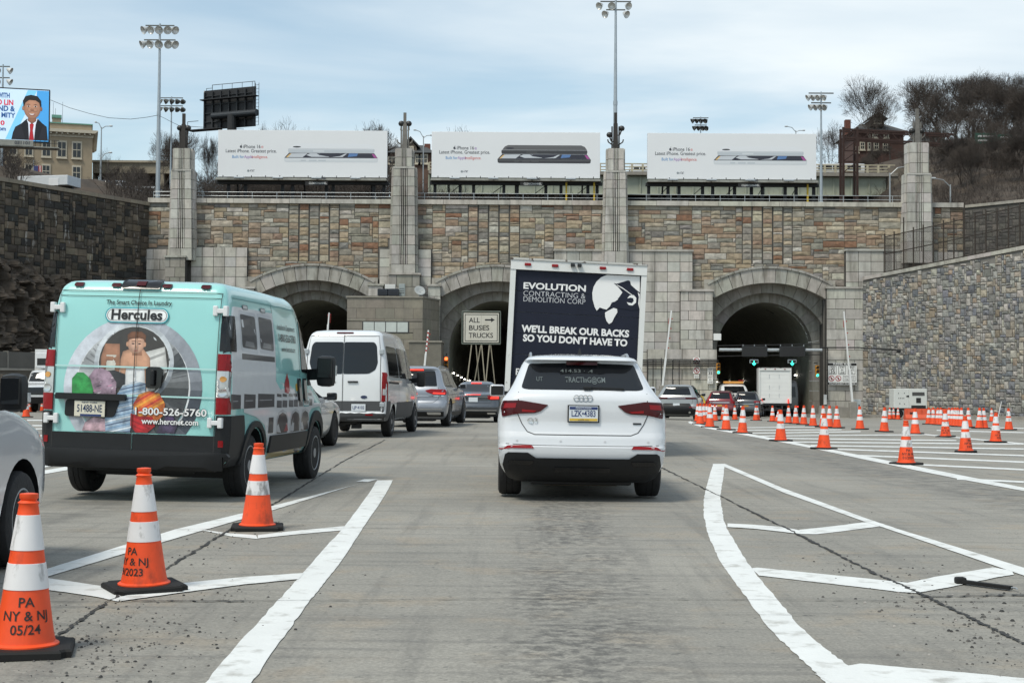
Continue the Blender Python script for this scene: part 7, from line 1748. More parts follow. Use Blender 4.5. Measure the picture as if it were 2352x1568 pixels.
# ================================================================== other traffic
def simple_rear(H, belt, over=0.0): return [(.2, .30), (.28, .14), (.42, .04), (.55, .0), (.68, .02), (.76, .07), (belt - .12, .09), (belt, .14), (H - .14, .50), (H - .09, .46), (H - .03, .62), (H, 1.0)]
def simple_width(W, H, belt): h = W / 2; return [(.2, h * .84), (.3, h * .93), (.45, h * .98), (.7, h), (.9, h * .995), (belt - .05, h * .95), (belt + .06, h * .87), (H - .14, h * .70), (H - .06, h * .62), (H - .02, h * .5), (H, h * .3)]
def suv(name, label, loc, yaw, W, H, L, belt, pm, lamps, plate_spec, trims=(), Rw=.37, rails=None, glass_w=(.70, .58), lit=None, rim='five', extra=None, lens=None, group=None):
	h = W / 2; gz0, gz1 = belt + .03, H - .15
	sp = dict(paint=pm, wheels=(.95, L - .92, Rw, .25), rim=rim, rear=simple_rear(H, belt), front=suv_front(L, H, belt - .12), width=simple_width(W, H, belt), rr=.24, bow=.10,
              glass=[rpoly(sy([(glass_w[0] * h, gz0), (glass_w[1] * h, gz1)]), .04)], side_glass=[rpoly([(.62, belt + .02), (L - 1.5, belt - .02), (L - 2.15, H - .17), (1.0, H - .15)], .06)],
              windshield=[(-.62 * h, belt + .03), (.62 * h, belt + .03), (.56 * h, H - .13), (-.56 * h, H - .13)], lamps=lamps, mirror=(L - 1.7, belt + .03, pm), trim=list(trims),
              seams=[([(-.74 * h, belt), (-.76 * h, .82), (-.6 * h, .70), (.6 * h, .70), (.76 * h, .82), (.74 * h, belt)], .01)], side_seams=[([(1.3, belt), (1.35, .5)], .01), ([(L - 2.0, belt), (L - 2.0, .4)], .01)],
              side_trim=[([(1.4, .3), (L - 1.4, .3), (L - 1.4, .42), (1.4, .42)], M_PLASTIC, 'sill_trim')])
	if rails: sp['rails'] = rails
	t, S_ = car(name, label, 'car', loc, yaw, sp, group)
	for s_ in (1, -1):
		v = 'right' if s_ > 0 else 'left'
		for yb in (1.75, L - 2.35): strip(S_, t, [(yb, belt + .02), (yb + .02, H - .17)], .07, M_GLOSSBLK, v, .009, 'door_pillar')
	if plate_spec: plate(S_, t, *plate_spec)
	return t, S_
def on(u, v, Y=None):
	g = G(u, v); return g
# grey suv behind the white passenger van
pm = paint('silver_grey_paint', (.30, .32, .36), .6, .35); h = .995
at, S = suv('grey_suv', 'silver grey suv with lit brake lamps in front of the white passenger van', (-2.87, 41.0, 0), R(5.5), 1.99, 1.77, 5.1, 1.14, pm,
	[(rpoly([(.36, 1.05), (.52, 1.09), (.92, 1.08), (.96, 1.0), (.95, .92), (.60, .93), (.42, 1.0)], .02), M_LENS)], (0, .80, .32, .165, M_PLATE, '', M_INK), Rw=.39, rails=(.62, .9, 3.4),
	trims=[([(-.9, .88), (.9, .88), (.9, .905), (-.9, .905)], M_CHROME, 'chrome_strip'), ([(-.88, .30), (.88, .30), (.9, .44), (-.9, .44)], M_PLASTIC, 'bumper'), ([(-.86, .50), (.86, .50), (.86, .52), (-.86, .52)], M_CHROME, 'chrome_strip')])
for s_ in (1, -1): patch(S, at, 'brake_lamp', [(s_ * x, z) for x, z in [(.58, .955), (.92, .945), (.92, .985), (.60, .995)]], M_LENS_ON, 'rear', .017); patch(S, at, 'exhaust_tip', [(s_ * x, z) for x, z in rpoly([(.45, .36), (.82, .36), (.82, .43), (.42, .43)], .02)], M_CHROME, 'rear', .03)
patch(S, at, 'brake_strip', [(-.25, 1.64), (.25, 1.64), (.25, 1.665), (-.25, 1.665)], M_BRAKE_ON, 'rear', .03)
# dark coupe
pm = paint('dark_grey_paint', (.085, .095, .11), .6, .35)
spc = dict(paint=pm, wheels=(.98, 3.75, .335, .25), rim='five', rr=.3, bow=.14,
  rear=[(.18, .35), (.26, .15), (.38, .04), (.52, .0), (.62, .03), (.74, .06), (.90, .05), (.96, .08), (.99, .25), (1.01, .45), (1.32, 1.25), (1.37, 1.45), (1.40, 1.8)],
  front=[(.18, 4.4), (.3, 4.6), (.5, 4.7), (.7, 4.66), (.85, 4.3), (.95, 3.5), (1.3, 2.9), (1.37, 2.6), (1.40, 2.3)],
  width=[(.18, .75), (.28, .84), (.42, .885), (.65, .90), (.80, .895), (.92, .86), (.99, .80), (1.03, .74), (1.3, .58), (1.36, .5), (1.4, .3)],
  glass=[rpoly(sy([(.64, 1.03), (.50, 1.30)]), .05)], side_glass=[rpoly([(1.0, 1.0), (3.3, .96), (2.6, 1.29), (1.6, 1.32)], .06)], windshield=[(-.6, 1.0), (.6, 1.0), (.5, 1.33), (-.5, 1.33)],
  lamps=[(rpoly([(.46, .90), (.62, .93), (.84, .92), (.87, .82), (.86, .76), (.60, .76), (.48, .80)], .03), M_LENS)], mirror=(3.1, .98, pm),
  seams=[([(-.62, .96), (-.60, .66), (.60, .66), (.62, .96)], .009)],
  trim=[([(-.75, .24), (.75, .24), (.8, .36), (-.8, .36)], M_PLASTIC, 'bumper'), ([(-.5, .85), (.5, .85), (.5, .865), (-.5, .865)], M_CHROME, 'chrome_strip'), ([(-.78, .40), (.78, .40), (.78, .425), (-.78, .425)], M_CHROME, 'chrome_strip'), ([(-.25, .925), (.25, .925), (.25, .945), (-.25, .945)], M_LENS_ON, 'brake_strip')])
ec, S = car('dark_coupe', 'dark grey coupe with glowing brake lamps behind the buses and trucks sign', 'car', (-1.30, 48.0, gz(-1.3, 48)), R(3.5), spc)
for s_ in (1, -1): patch(S, ec, 'brake_lamp', [(s_ * x, z) for x, z in [(.56, .80), (.84, .80), (.84, .88), (.60, .88)]], M_LENS_ON, 'rear', .018); patch(S, ec, 'exhaust_tip', [(s_ * x, z) for x, z in rpoly([(.48, .29), (.74, .29), (.74, .345), (.46, .345)], .02)], M_CHROME, 'rear', .03)
patch(S, ec, 'brake_strip', [(-.18, 1.315), (.18, 1.315), (.18, 1.335), (-.18, 1.335)], M_BRAKE_ON, 'rear', .02); plate(S, ec, 0, .77, .31, .155, M_PLATE, '', M_INK)
# silver sports suv
pm = paint('pale_silver_paint', (.33, .345, .35), .5, .35)
ca, S = suv('silver_suv', 'silver sports suv with a full-width dark tail lamp bar', (7.75, 67.0, gz(7.75, 67) - .02), R(12), 1.98, 1.69, 4.9, 1.16, pm, [], (0, .72, .31, .155, M_PLATE, '123-4567'[:0], M_INK), Rw=.39, glass_w=(.68, .54),
	trims=[(rpoly(sy([(.95, .99), (.9, 1.075), (.3, 1.085)]), .03), M_LENS_D, 'tail_lamp'), ([(-.42, 1.02), (.42, 1.02), (.42, 1.04), (-.42, 1.04)], M_CHROME, 'name_strip'), (rpoly([(-.97, .28), (.97, .28), (.97, .52), (.75, .56), (.62, .80), (-.62, .80), (-.75, .56), (-.97, .52)], .05), M_PLASTIC, 'bumper')])
for s_ in (1, -1): patch(S, ca, 'rear_reflector', [(s_ * x, z) for x, z in [(.6, .60), (.92, .60), (.92, .63), (.62, .63)]], M_LENS, 'rear', .02); patch(S, ca, 'exhaust_tip', [(s_ * x, z) for x, z in circ(.62, .38, .05)], M_CHROME, 'rear', .03)
# red suv
pm = paint('dark_red_paint', (.14, .012, .02), .3, .3)
rd, S = suv('red_suv', 'dark red suv behind the traffic cones', (13.0, 89.0, gz(13, 89)), R(14), 1.86, 1.69, 4.6, 1.15, pm,
	[(rpoly([(.66, 1.06), (.93, 1.02), (.93, .88), (.70, .92)], .03), M_LENS), ([(.66, 1.08), (.80, 1.06), (.62, 1.52), (.56, 1.50)], M_LENS)], (0, .74, .31, .155, M_PLATE_O, '', M_INK), trims=[([(-.6, .93), (.6, .93), (.6, .975), (-.6, .975)], M_CHROME, 'chrome_strip'), ([(-.88, .28), (.88, .28), (.9, .46), (-.9, .46)], M_PLASTIC, 'bumper')])
# dark suv
pm = paint('charcoal_paint', (.07, .072, .08), .5, .35)
rg, S = suv('charcoal_suv', 'charcoal suv with roof rails behind the traffic cones', (15.15, 92.0, gz(15.15, 92)), R(13), 1.84, 1.71, 4.6, 1.15, pm,
	[(rpoly([(.44, 1.05), (.60, 1.10), (.90, 1.06), (.92, .97), (.62, .95)], .03), M_LENS)], (0, .74, .31, .155, M_PLATE_O, '', M_INK), rails=(.60, .8, 3.0), trims=[([(-.88, .28), (.88, .28), (.9, .42), (-.9, .42)], M_PLASTIC, 'bumper'), ([(-.5, .88), (.5, .88), (.5, .905), (-.5, .905)], M_CHROME, 'chrome_strip')])
for s_ in (1, -1): patch(S, rg, 'lamp_inlay', [(s_ * x, z) for x, z in [(.62, 1.0), (.90, .99), (.90, .97), (.62, .955)]], M_CLEAR, 'rear', .018)
# yellow taxi sliver
pm = paint('yellow_paint', (.55, .38, .03))
suv('yellow_car', 'yellow car glimpsed between the silver suv and the dark red suv', (13.2, 103.0, gz(13.2, 103)), R(10), 1.8, 1.5, 4.5, 1.0, pm, [(rpoly([(.6, .95), (.85, .93), (.85, .8), (.62, .82)], .02), M_LENS)], None)
# white sedan ahead of the turquoise van
spc2 = dict(spc); spc2.update(paint=M_WHITE_P, rim='dark', lamps=[(rpoly([(.46, .90), (.62, .93), (.84, .92), (.87, .82), (.86, .76), (.60, .76)], .03), M_LENS)], mirror=(3.1, .99, M_GLOSSBLK))
car('white_sedan', 'white sedan half hidden between the turquoise van and white passenger van', 'car', (-4.75, 25.0, 0), R(5), spc2)
# white passenger van
pm = paint('van_bright_white', (.68, .70, .72)); L = 5.6; H = 2.52
spt = dict(rear=[(.38, .12), (.42, .02), (.56, .0), (.60, .04), (.9, .05), (1.35, .07), (1.7, .12), (2.1, .19), (2.35, .26), (2.45, .38), (2.50, .8), (2.52, 1.3)], front=[(.38, L - .25), (.6, L), (1.0, L - .06), (1.15, L - .4), (1.3, L - .9), (2.2, L - 1.6), (2.45, L - 2.1), (2.52, L - 2.9)],
  width=[(.38, .93), (.45, .98), (.8, 1.02), (1.3, 1.02), (1.7, .98), (2.2, .89), (2.38, .83), (2.46, .74), (2.50, .58), (2.52, .3)])
tv = thing('passenger_van', 'white passenger van with tinted rear windows and grey lower trim', 'van', (-3.9, 32.7, 0), -R(5.2)); vs, fs = loft(spt['rear'], spt['front'], spt['width'], .14, .45, .06, .2, .06); S = Surf(vs, fs)
me = cut_arches(vs, fs, [(a, b, y, .35, .42) for a, b in ((.7, 1.4), (-1.4, -.7)) for y in (1.05, 4.55)], pm); link('body', me, None, tv)
for s_ in (1, -1):
	for y in (1.05, 4.55): add_wheel(tv, s_ * .88, y, .35, .22, 'hub')
q = MB(); q.tube((-.8, 1.05, .34), (.8, 1.05, .34), .06, .06, 8); q.path([(-.5, .9, .33), (-.1, .4, .3), (.3, .3, .36)], .05, 6); q.box(.15, .35, .35, .6, .2, .36); q.build('underbody', M_PLASTIC, tv)
M_GREYTRIM = mat('grey_bumper_plastic', (.055, .058, .062), .6)
M_TINT = mat('tinted_glass', (.01, .012, .014), .05, spec=.45)
for s_ in (1, -1):
	k = lambda pts: [(s_ * x, z) for x, z in pts]; v = 'right' if s_ > 0 else 'left'
	patch(S, tv, 'rear_window', k(rpoly([(.012, 1.46), (.60, 1.47), (.75, 1.56), (.80, 1.72), (.76, 2.12), (.70, 2.20), (.012, 2.20)], .04)), M_TINT, 'rear', .008, .09)
	patch(S, tv, 'tail_lamp', k([(.90, .83), (1.05, .83), (1.02, 1.50), (.91, 1.50)]), M_LENS, 'rear', .015, .06); patch(S, tv, 'tail_lamp', [(0, .83), (.08, .83), (.14, 1.5), (0, 1.5)], M_LENS, v, .015, .05)
	patch(S, tv, 'lamp_inlay', k([(.925, .98), (1.0, .98), (.99, 1.12), (.925, 1.12)]), M_CLEAR, 'rear', .02, .06)
	patch(S, tv, 'rear_door_trim', k([(.006, .62), (.88, .62), (.88, .84), (.006, .84)]), M_GREYTRIM, 'rear', .012, .1); patch(S, tv, 'side_cladding', [(.0, .42), (.60, .42), (.6, .84), (0, .84)], M_GREYTRIM, v, .012, .1); patch(S, tv, 'side_cladding', [(1.5, .42), (4.1, .42), (4.1, .80), (1.5, .80)], M_GREYTRIM, v, .012, .15)
	patch(S, tv, 'side_window', rpoly([(.42, 1.42), (1.72, 1.38), (1.72, 2.1), (.48, 2.12)], .08), M_TINT, v, .008, .12); patch(S, tv, 'side_window', rpoly([(1.84, 1.38), (3.2, 1.36), (3.2, 2.08), (1.84, 2.1)], .08), M_TINT, v, .008, .12); patch(S, tv, 'door_window', rpoly([(3.36, 1.34), (4.5, 1.3), (4.2, 1.7), (3.75, 2.04), (3.36, 2.08)], .06), M_GLASS, v, .008, .12)
	strip(S, tv, [(1.78, .5), (1.78, 2.25)], .012, view=v); strip(S, tv, [(3.28, .5), (3.28, 2.2)], .012, view=v); strip(S, tv, [(.4, 1.27), (1.75, 1.25)], .05, M_SEAM, v, .006, 'slide_rail')
	p = S.hit(s_ * .86, 1.95, 'rear')[0]; q = MB(); q.bbox((s_ * .885, p.y - .02, 1.98), (.11, .05, .12), .015); q.build('door_hinge', M_GALV, tv); q = MB(); q.bbox((s_ * .92, p.y - .13, .76), (.11, .05, .1), .015); q.build('door_hinge', M_GALV, tv)
	p = S.hit(4.0, 1.3, v)[0]; q = MB(); q.bbox((p.x + s_ * .25, 4.0, 1.36), (.22, .15, .40), .06); mm = q.build('wing_mirror', M_PLASTIC, tv, smooth=50); q = MB(); q.bar((p.x - s_ * .1, 4.05, 1.3), (p.x + s_ * .2, 4.0, 1.34), .1, .12); q.build('mirror_arm', M_PLASTIC, mm)
	patch(S, tv, 'rear_reflector', k([(.55, .515), (.72, .515), (.72, .545), (.55, .545)]), M_LENS, 'rear', .04)
patch(S, tv, 'rear_bumper', rpoly([(-.97, .39), (.97, .39), (.99, .56), (-.99, .56)], .03), M_GREYTRIM, 'rear', .03, .1)
strip(S, tv, [(0, .6), (0, 2.38)], .012, view='rear', off=.014); strip(S, tv, [(-.88, .6), (-.86, 1.9), (-.80, 2.34), (.80, 2.34), (.86, 1.9), (.88, .6)], .012, view='rear', off=.010)
patch(S, tv, 'brake_lamp', rpoly([(-.2, 2.395), (.2, 2.395), (.19, 2.425), (-.19, 2.425)], .01), M_LENS_D, 'rear', .015, .06)
patch(S, tv, 'door_handle', rpoly([(.12, 1.26), (.36, 1.26), (.36, 1.30), (.12, 1.30)], .015), M_GLOSSBLK, 'rear', .03, .1); patch(S, tv, 'badge', circ(.50, .935, .075, .035), mat('badge_blue', (.02, .03, .08), .3), 'rear', .012, None)
text_patch(S, tv, 'TRANSIT 350', -.38, 1.265, .055, M_GREYTRIM, fit=.45, bold=.01)
plate(S, tv, .38, .69, .33, .165, M_PLATE, 'LJP·4102', M_PLATE_N, None, None, ts=.6)
# silver van cut by the left edge of the frame
pm = paint('silver_white_paint', (.56, .58, .61), .15, .25); L = 4.5; H = 1.86
spn = dict(rear=[(.25, .2), (.4, .02), (.55, 0), (.9, .03), (1.2, .08), (1.7, .22), (1.8, .4), (1.86, .9)], front=[(.22, L - .25), (.35, L - .05), (.55, L), (.75, L - .02), (.88, L - .12), (.98, L - .35), (1.08, L - .75), (1.14, L - 1.0), (1.6, L - 1.6), (1.78, L - 2.0), (1.86, L - 2.6)],
  width=[(.22, .78), (.3, .85), (.5, .88), (.8, .885), (1.0, .875), (1.15, .85), (1.5, .77), (1.75, .68), (1.82, .56), (1.86, .35)])
sn = thing('silver_van', 'silver compact van with big black mirror and steel wheel hubcap', 'van', (-4.21, 6.15, 0), R(0)); vs, fs = loft(spn['rear'], spn['front'], spn['width'], .2, .40, .05, .2, .03); S = Surf(vs, fs)
me = cut_arches(vs, fs, [(a, b, y, .335, .40) for a, b in ((.55, 1.3), (-1.3, -.55)) for y in (.8, 3.62)], pm); link('body', me, None, sn)
for s_ in (1, -1):
	v = 'right' if s_ > 0 else 'left'
	for y in (.8, 3.62): add_wheel(sn, s_ * .765, y, .325, .21, 'hub')
	patch(S, sn, 'door_window', rpoly([(2.0, 1.15), (3.2, 1.12), (2.75, 1.6), (2.0, 1.64)], .05), M_GLASS, v, .008, .1); strip(S, sn, [(1.95, .4), (1.95, 1.65)], .01, view=v); strip(S, sn, [(3.05, .45), (3.12, .9), (3.05, 1.1)], .01, view=v)
	p = S.hit(3.0, 1.1, v)[0]; q = MB(); q.bbox((p.x + s_ * .17, 3.02, 1.19), (.17, .15, .25), .07); mm = q.build('wing_mirror', M_PLASTIC, sn, smooth=50); q = MB(); q.bar((p.x - s_ * .08, 3.05, 1.1), (p.x + s_ * .14, 3.02, 1.12), .08, .08); q.build('mirror_arm', M_PLASTIC, mm); q = MB(); q.bbox((p.x + s_ * .17, 2.942, 1.20), (.12, .01, .17), .004); q.build('mirror_glass', M_GLASS, mm); q = MB(); q.bbox((p.x + s_ * .257, 3.04, 1.16), (.012, .05, .06), .004); q.build('indicator', M_CLEAR, mm)
patch(S, sn, 'windshield', [(-.66, 1.2), (.66, 1.2), (.6, 1.66), (-.6, 1.66)], M_GLASS, 'front', .006, .15)
for s_ in (1, -1): patch(S, sn, 'headlamp', [(s_ * x, z) for x, z in rpoly([(.5, .68), (.8, .7), (.82, .86), (.55, .82)], .03)], M_CLEAR, 'front', .01)
patch(S, sn, 'grille', rpoly([(-.45, .5), (.45, .5), (.5, .75), (-.5, .75)], .03), M_PLASTIC, 'front', .012)
# white box truck entering the right-hand tunnel
wt, wb = box_truck('plain white box truck entering the right-hand tunnel arch', (19.15, 103.5, gz(19.2, 103.5)), R(8), 0, 3.55, 2.35, 5.0, 1.0, 'plain')
for x in (-.4, .3):
	for z in (3.1, 2.3, 1.7): q = MB(); q.box(x - .015, x + .015, .048, .0545, z - .3, z); q.build('door_strap', M_GALV, wb)
q = MB(); q.bbox((.95, -.02, 1.15), (.1, .05, .32), .02); q.build('tail_lamp', M_LENS_ON, wb); q = MB(); q.bbox((-.95, -.02, 1.15), (.1, .05, .32), .02); q.build('tail_lamp', M_LENS_ON, wb)
# dark vehicle deeper in the tunnel
dk, S = suv('dark_suv', 'dark suv with red tail lamps inside the right-hand tunnel', (22.3, 122, gz(22.3, 122)), R(0), 1.9, 1.7, 4.6, 1.1, paint('black_paint_car', (.015, .015, .018)), [(rpoly([(.66, 1.15), (.86, 1.15), (.86, .85), (.68, .85)], .02), M_LENS_ON)], None)
patch(S, dk, 'brake_strip', [(-.2, 1.58), (.2, 1.58), (.2, 1.61), (-.2, 1.61)], M_BRAKE_ON, 'rear', .03)
db2 = thing('black_bus', 'black minibus beside the white box truck in the tunnel mouth', 'bus', (21.15, 109.5, gz(21.1, 109.5)), -R(6)); vs, fs = loft([(.4, .05), (.6, 0), (2.2, .08), (2.75, .2), (2.85, .6)], [(.4, 6.8), (.8, 7.0), (1.4, 6.9), (2.6, 6.2), (2.85, 5.6)], [(.4, .85), (.7, .95), (1.6, .95), (2.5, .88), (2.8, .7), (2.85, .4)], .12, .2, .03, .1, .02); S = Surf(vs, fs)
me = bpy.data.meshes.new('body'); me.from_pydata(vs, [], fs); shade(me, 35); link('body', me, paint('bus_black', (.02, .02, .022)), db2)
patch(S, db2, 'rear_window', rpoly([(-.7, 1.5), (.7, 1.5), (.66, 2.3), (-.66, 2.3)], .05), M_GLASS, 'rear', .01, .2)
for s_ in (1, -1):
	patch(S, db2, 'tail_lamp', [(s_ * x, z) for x, z in [(.70, .72), (.90, .72), (.90, .82), (.70, .82)]], M_LENS_ON, 'rear', .02)
	for y in (1.2, 5.4): add_wheel(db2, s_ * .85, y, .4, .22, 'hub')
patch(S, db2, 'brake_strip', [(-.25, 1.2), (.25, 1.2), (.25, 1.24), (-.25, 1.24)], M_BRAKE_ON, 'rear', .02)
# recovery truck facing us beside the tunnel
rc = thing('recovery_truck', 'white recovery truck with light bar parked beside the tunnel mouth', 'truck', (16.6, 107.0, gz(16.6, 107)), math.pi); vs, fs = loft([(.5, 0), (1.9, 0.02), (2.2, .2)], [(.5, 2.9), (.9, 3.0), (1.55, 2.95), (1.7, 2.3), (2.2, 1.6), (2.45, 1.2)], [(.5, .95), (.9, 1.08), (1.6, 1.05), (2.2, .95), (2.4, .8), (2.45, .5)], .1, .15, .02, .05, .02); S = Surf(vs, fs)
rc.location = (16.7, 108.5, gz(16.6, 107)); me = bpy.data.meshes.new('body'); me.from_pydata(vs, [], fs); shade(me, 35); link('body', me, M_VWHITE, rc)
patch(S, rc, 'windshield', [(-.8, 1.75), (.8, 1.75), (.72, 2.25), (-.72, 2.25)], M_GLASS, 'front', .01, .2); patch(S, rc, 'grille', rpoly([(-.4, 1.0), (.4, 1.0), (.4, 1.5), (-.4, 1.5)], .03), M_BLACK, 'front', .015)
for s_ in (1, -1):
	patch(S, rc, 'headlamp', [(s_ * x, z) for x, z in rpoly([(.55, 1.05), (.95, 1.05), (.95, 1.45), (.55, 1.45)], .04)], M_CLEAR, 'front', .015)
	for y in (.5, 2.2): add_wheel(rc, s_ * .92, y, .42, .25, 'hub')
patch(S, rc, 'front_bumper', [(-1.05, .5), (1.05, .5), (1.05, .85), (-1.05, .85)], M_CHROME, 'front', .08)
q = MB(); q.bbox((0, 1.2, 2.55), (1.5, .3, .16), .04); q.build('light_bar', mat('amber_bar', (.55, .25, .05), .3, emit=(1, .5, .15), estr=.12), rc); q = MB(); q.bbox((-.6, 1.2, 2.68), (.4, .3, .1), .03); q.build('beacon', M_LENS, rc)
# highway truck facing us on the far left
lt = thing('refrigerated_truck', 'white truck with black grille and roof refrigeration unit facing the camera', 'truck', (-27.0, 84.0, gz(-27, 84)), math.pi); vs, fs = loft([(.6, 0), (2.3, 0.02), (2.5, .2)], [(.55, 3.3), (.95, 3.4), (1.5, 3.35), (1.65, 2.9), (1.75, 2.2), (2.4, 1.7), (2.5, 1.3)], [(.55, .95), (.9, 1.12), (1.5, 1.08), (1.75, 1.02), (2.4, .9), (2.5, .5)], .1, .25, .02, .12, .06); S = Surf(vs, fs)
me = bpy.data.meshes.new('cab'); me.from_pydata(vs, [], fs); shade(me, 35); link('cab', me, M_VWHITE, lt); patch(S, lt, 'windshield', [(-.82, 1.8), (.82, 1.8), (.75, 2.33), (-.75, 2.33)], M_GLASS, 'front', .01, .2); patch(S, lt, 'grille', rpoly([(-.62, 1.05), (.62, 1.05), (.66, 1.48), (-.66, 1.48)], .06), M_GLOSSBLK, 'front', .015); patch(S, lt, 'front_bumper', [(-1.1, .5), (1.1, .5), (1.1, .92), (-1.1, .92)], M_PLASTIC, 'front', .08)
strip(S, lt, [(-.66, 1.49), (.66, 1.49)], .05, M_CHROME, 'front', .03, 'chrome_strip')
for s_ in (1, -1):
	patch(S, lt, 'headlamp', [(s_ * x, z) for x, z in rpoly([(.72, 1.05), (1.02, 1.08), (1.02, 1.28), (.72, 1.25)], .03)], M_CLEAR, 'front', .02)
	for y in (.7, 2.5): add_wheel(lt, s_ * .95, y, .48, .28, 'hub')
q = MB(); q.box(-1.2, 1.2, -6, -.1, .9, 3.7); q.build('cargo_box', mat('truck_box_white', (.62, .63, .63)), lt); q = MB(); q.bbox((0, .35, 3.05), (1.9, .7, 1.0), .12); q.build('refrigeration_unit', M_VWHITE, lt); q = MB(); q.box(-.8, .8, .70, .715, 2.75, 3.15); q.build('unit_grille', M_BLACK, lt)
# vehicles up on the hill roads
def hill_car(u, v, Y, label, pm, W=1.9, H=1.7, L=4.8, yaw=R(80)):
	p = P(u, v, Y); t = thing('parked_car', label, 'car', (p.x, Y, p.z), -yaw); vs, fs = loft(simple_rear(H, 1.1), suv_front(L, H, .98), simple_width(W, H, 1.1)); S_ = Surf(vs, fs)
	me = bpy.data.meshes.new('body'); me.from_pydata(vs, [], fs); shade(me, 35); link('body', me, pm, t); patch(S_, t, 'rear_window', sy([(.6, 1.13), (.5, H - .16)]), M_GLASS, 'rear', .008)
	for v_ in ('left', 'right'): patch(S_, t, 'side_window', [(.7, 1.12), (L - 1.5, 1.1), (L - 2.1, H - .18), (1.0, H - .16)], M_GLASS, v_, .008, .2)
	for s_ in (1, -1):
		patch(S_, t, 'tail_lamp', [(s_ * .62, .9), (s_ * .88, .9), (s_ * .86, 1.05), (s_ * .64, 1.05)], M_LENS, 'rear', .012)
		for y in (.95, L - .95): add_wheel(t, s_ * (W / 2 - .14), y, .36, .24, 'five')
	q = MB(); q.box(-1.0, 1.0, 0, L, -2.2, -.012);
	return t
hill_car(226, 448, 152, 'dark suv parked by the dark arcade openings', paint('dark_grey_paint', (.085, .095, .11)), yaw=R(20)); hill_car(255, 449, 150, 'white suv parked beside the dark suv by the arcade', M_WHITE_P, yaw=R(25))
def bus(u0, u1, v0, v1, Y, label, pm, win=M_GLASS, group=None):
	a, b = P(u0, v1, Y), P(u1, v1, Y); Hh = P(u0, v0, Y).z - a.z; Lx = b.x - a.x
	t = thing('bus', label, 'bus', ((a.x + b.x) / 2, Y, a.z)); q = MB(); q.bbox((0, 1.25, Hh / 2 + .2), (Lx, 2.5, Hh - .4), .15); q.build('body', pm, t, smooth=40)
	n = max(2, int(Lx / 1.5)); w = (Lx - .8) / n
	for i in range(n): q = MB(); x = -Lx / 2 + .4 + i * w; q.box(x + .05, x + w - .05, -.02, .02, Hh * .52, Hh * .82); q.build('window', win, t)
	for x in (-Lx * .3, Lx * .3): q = MB(); q.lathe([(.48, -.15), (.48, .15)], 18, (x, .2, .46), 'y'); q.build('wheel', M_TYRE, t)
	return t
bus(1870, 1987, 375, 405, 148.5, 'white-roofed bus crossing the viaduct beside the truss gantry', M_VWHITE); bus(1446, 1492, 377, 405, 149.5, 'white bus glimpsed on the viaduct beside the pale pylon', M_WHITE_P); bus(252, 362, 427, 452, 156, 'long white bus parked in front of the arcade building', M_VWHITE)
# ================================================================== traffic cones
M_ORANGE = mat('cone_orange', (.80, .075, .012), .5, var=.1, vscale=8, stain=(.12, .03, .015), stain_fac=.55, stain_scale=(9, 9, 5), stain_lo=.56, stain_hi=.74, world=True)
M_COLLAR = mat('cone_reflective_white', (.70, .69, .70), .45, var=.06, vscale=6, stain=(.16, .15, .14), stain_fac=.8, stain_scale=(11, 11, 5), stain_lo=.56, stain_hi=.68, world=True)
M_RUBBER = mat('cone_base_rubber', (.012, .012, .012), .75, var=.2, vscale=10, spec=.3)
CH = .745
def cr(z): return .140 + (.036 - .140) * (z - .035) / (CH - .035)
def cone_meshes():
	q = MB(); b = .222
	bm = bmesh.new(); bmesh.ops.create_cube(bm, size=1)
	for v in bm.verts: v.co = Vector((v.co.x * 2 * b, v.co.y * 2 * b, v.co.z * .038 + .019))
	bmesh.ops.bevel(bm, geom=[e for e in bm.edges if abs(e.verts[0].co.z - e.verts[1].co.z) > .01], offset=.045, segments=3, affect='EDGES'); bmesh.ops.bevel(bm, geom=[e for e in bm.edges if e.verts[0].co.z > .03 and e.verts[1].co.z > .03], offset=.01, segments=1, affect='EDGES')
	base = bpy.data.meshes.new('base'); bm.to_mesh(base); bm.free(); base.materials.append(M_RUBBER)
	q = MB(); n = 32; q.lathe([(.158, .036), (.158, .045), (.140, .055)] + [(cr(z), z) for z in (.1, .3, .5, .66)] + [(cr(.69) + .0, .69), (cr(.69) + .006, .70), (cr(.72) - .004, .712), (cr(.73) + .005, .722), (cr(.73) + .004, .742), (.022, .745)], n)
	body = q.mesh('cone_body', M_ORANGE); shade(body, 40)
	cols = []
	for f0, f1 in ((.354, .137), (.596, .437)):
		z0, z1 = CH * (1 - f0), CH * (1 - f1); q = MB(); q.lathe([(cr(z0) + .0005, z0 - .001), (cr(z0) + .003, z0), (cr(z1) + .003, z1), (cr(z1) + .0005, z1 + .001)], n); m_ = q.mesh('reflective_collar', M_COLLAR); shade(m_, 40); cols.append(m_)
	return base, body, cols
CB, CBODY, CCOL = cone_meshes()
M_STENCIL = mat('stencil_black', (.02, .016, .014), .6)
def cone_text(t, s, zc, size, ang, fit=None):
	me = text_mesh(s, size, bold=.012); xs = [v.co.x for v in me.vertices]; sc_ = fit / (max(xs) - min(xs)) if fit else 1
	for v in me.vertices:
		z = zc + v.co.y; a = ang + v.co.x * sc_ / cr(zc); r = cr(z) + .0022; v.co = Vector((r * math.sin(a), -r * math.cos(a), z))
	me.materials.append(M_STENCIL); link('stencil', me, None, t)
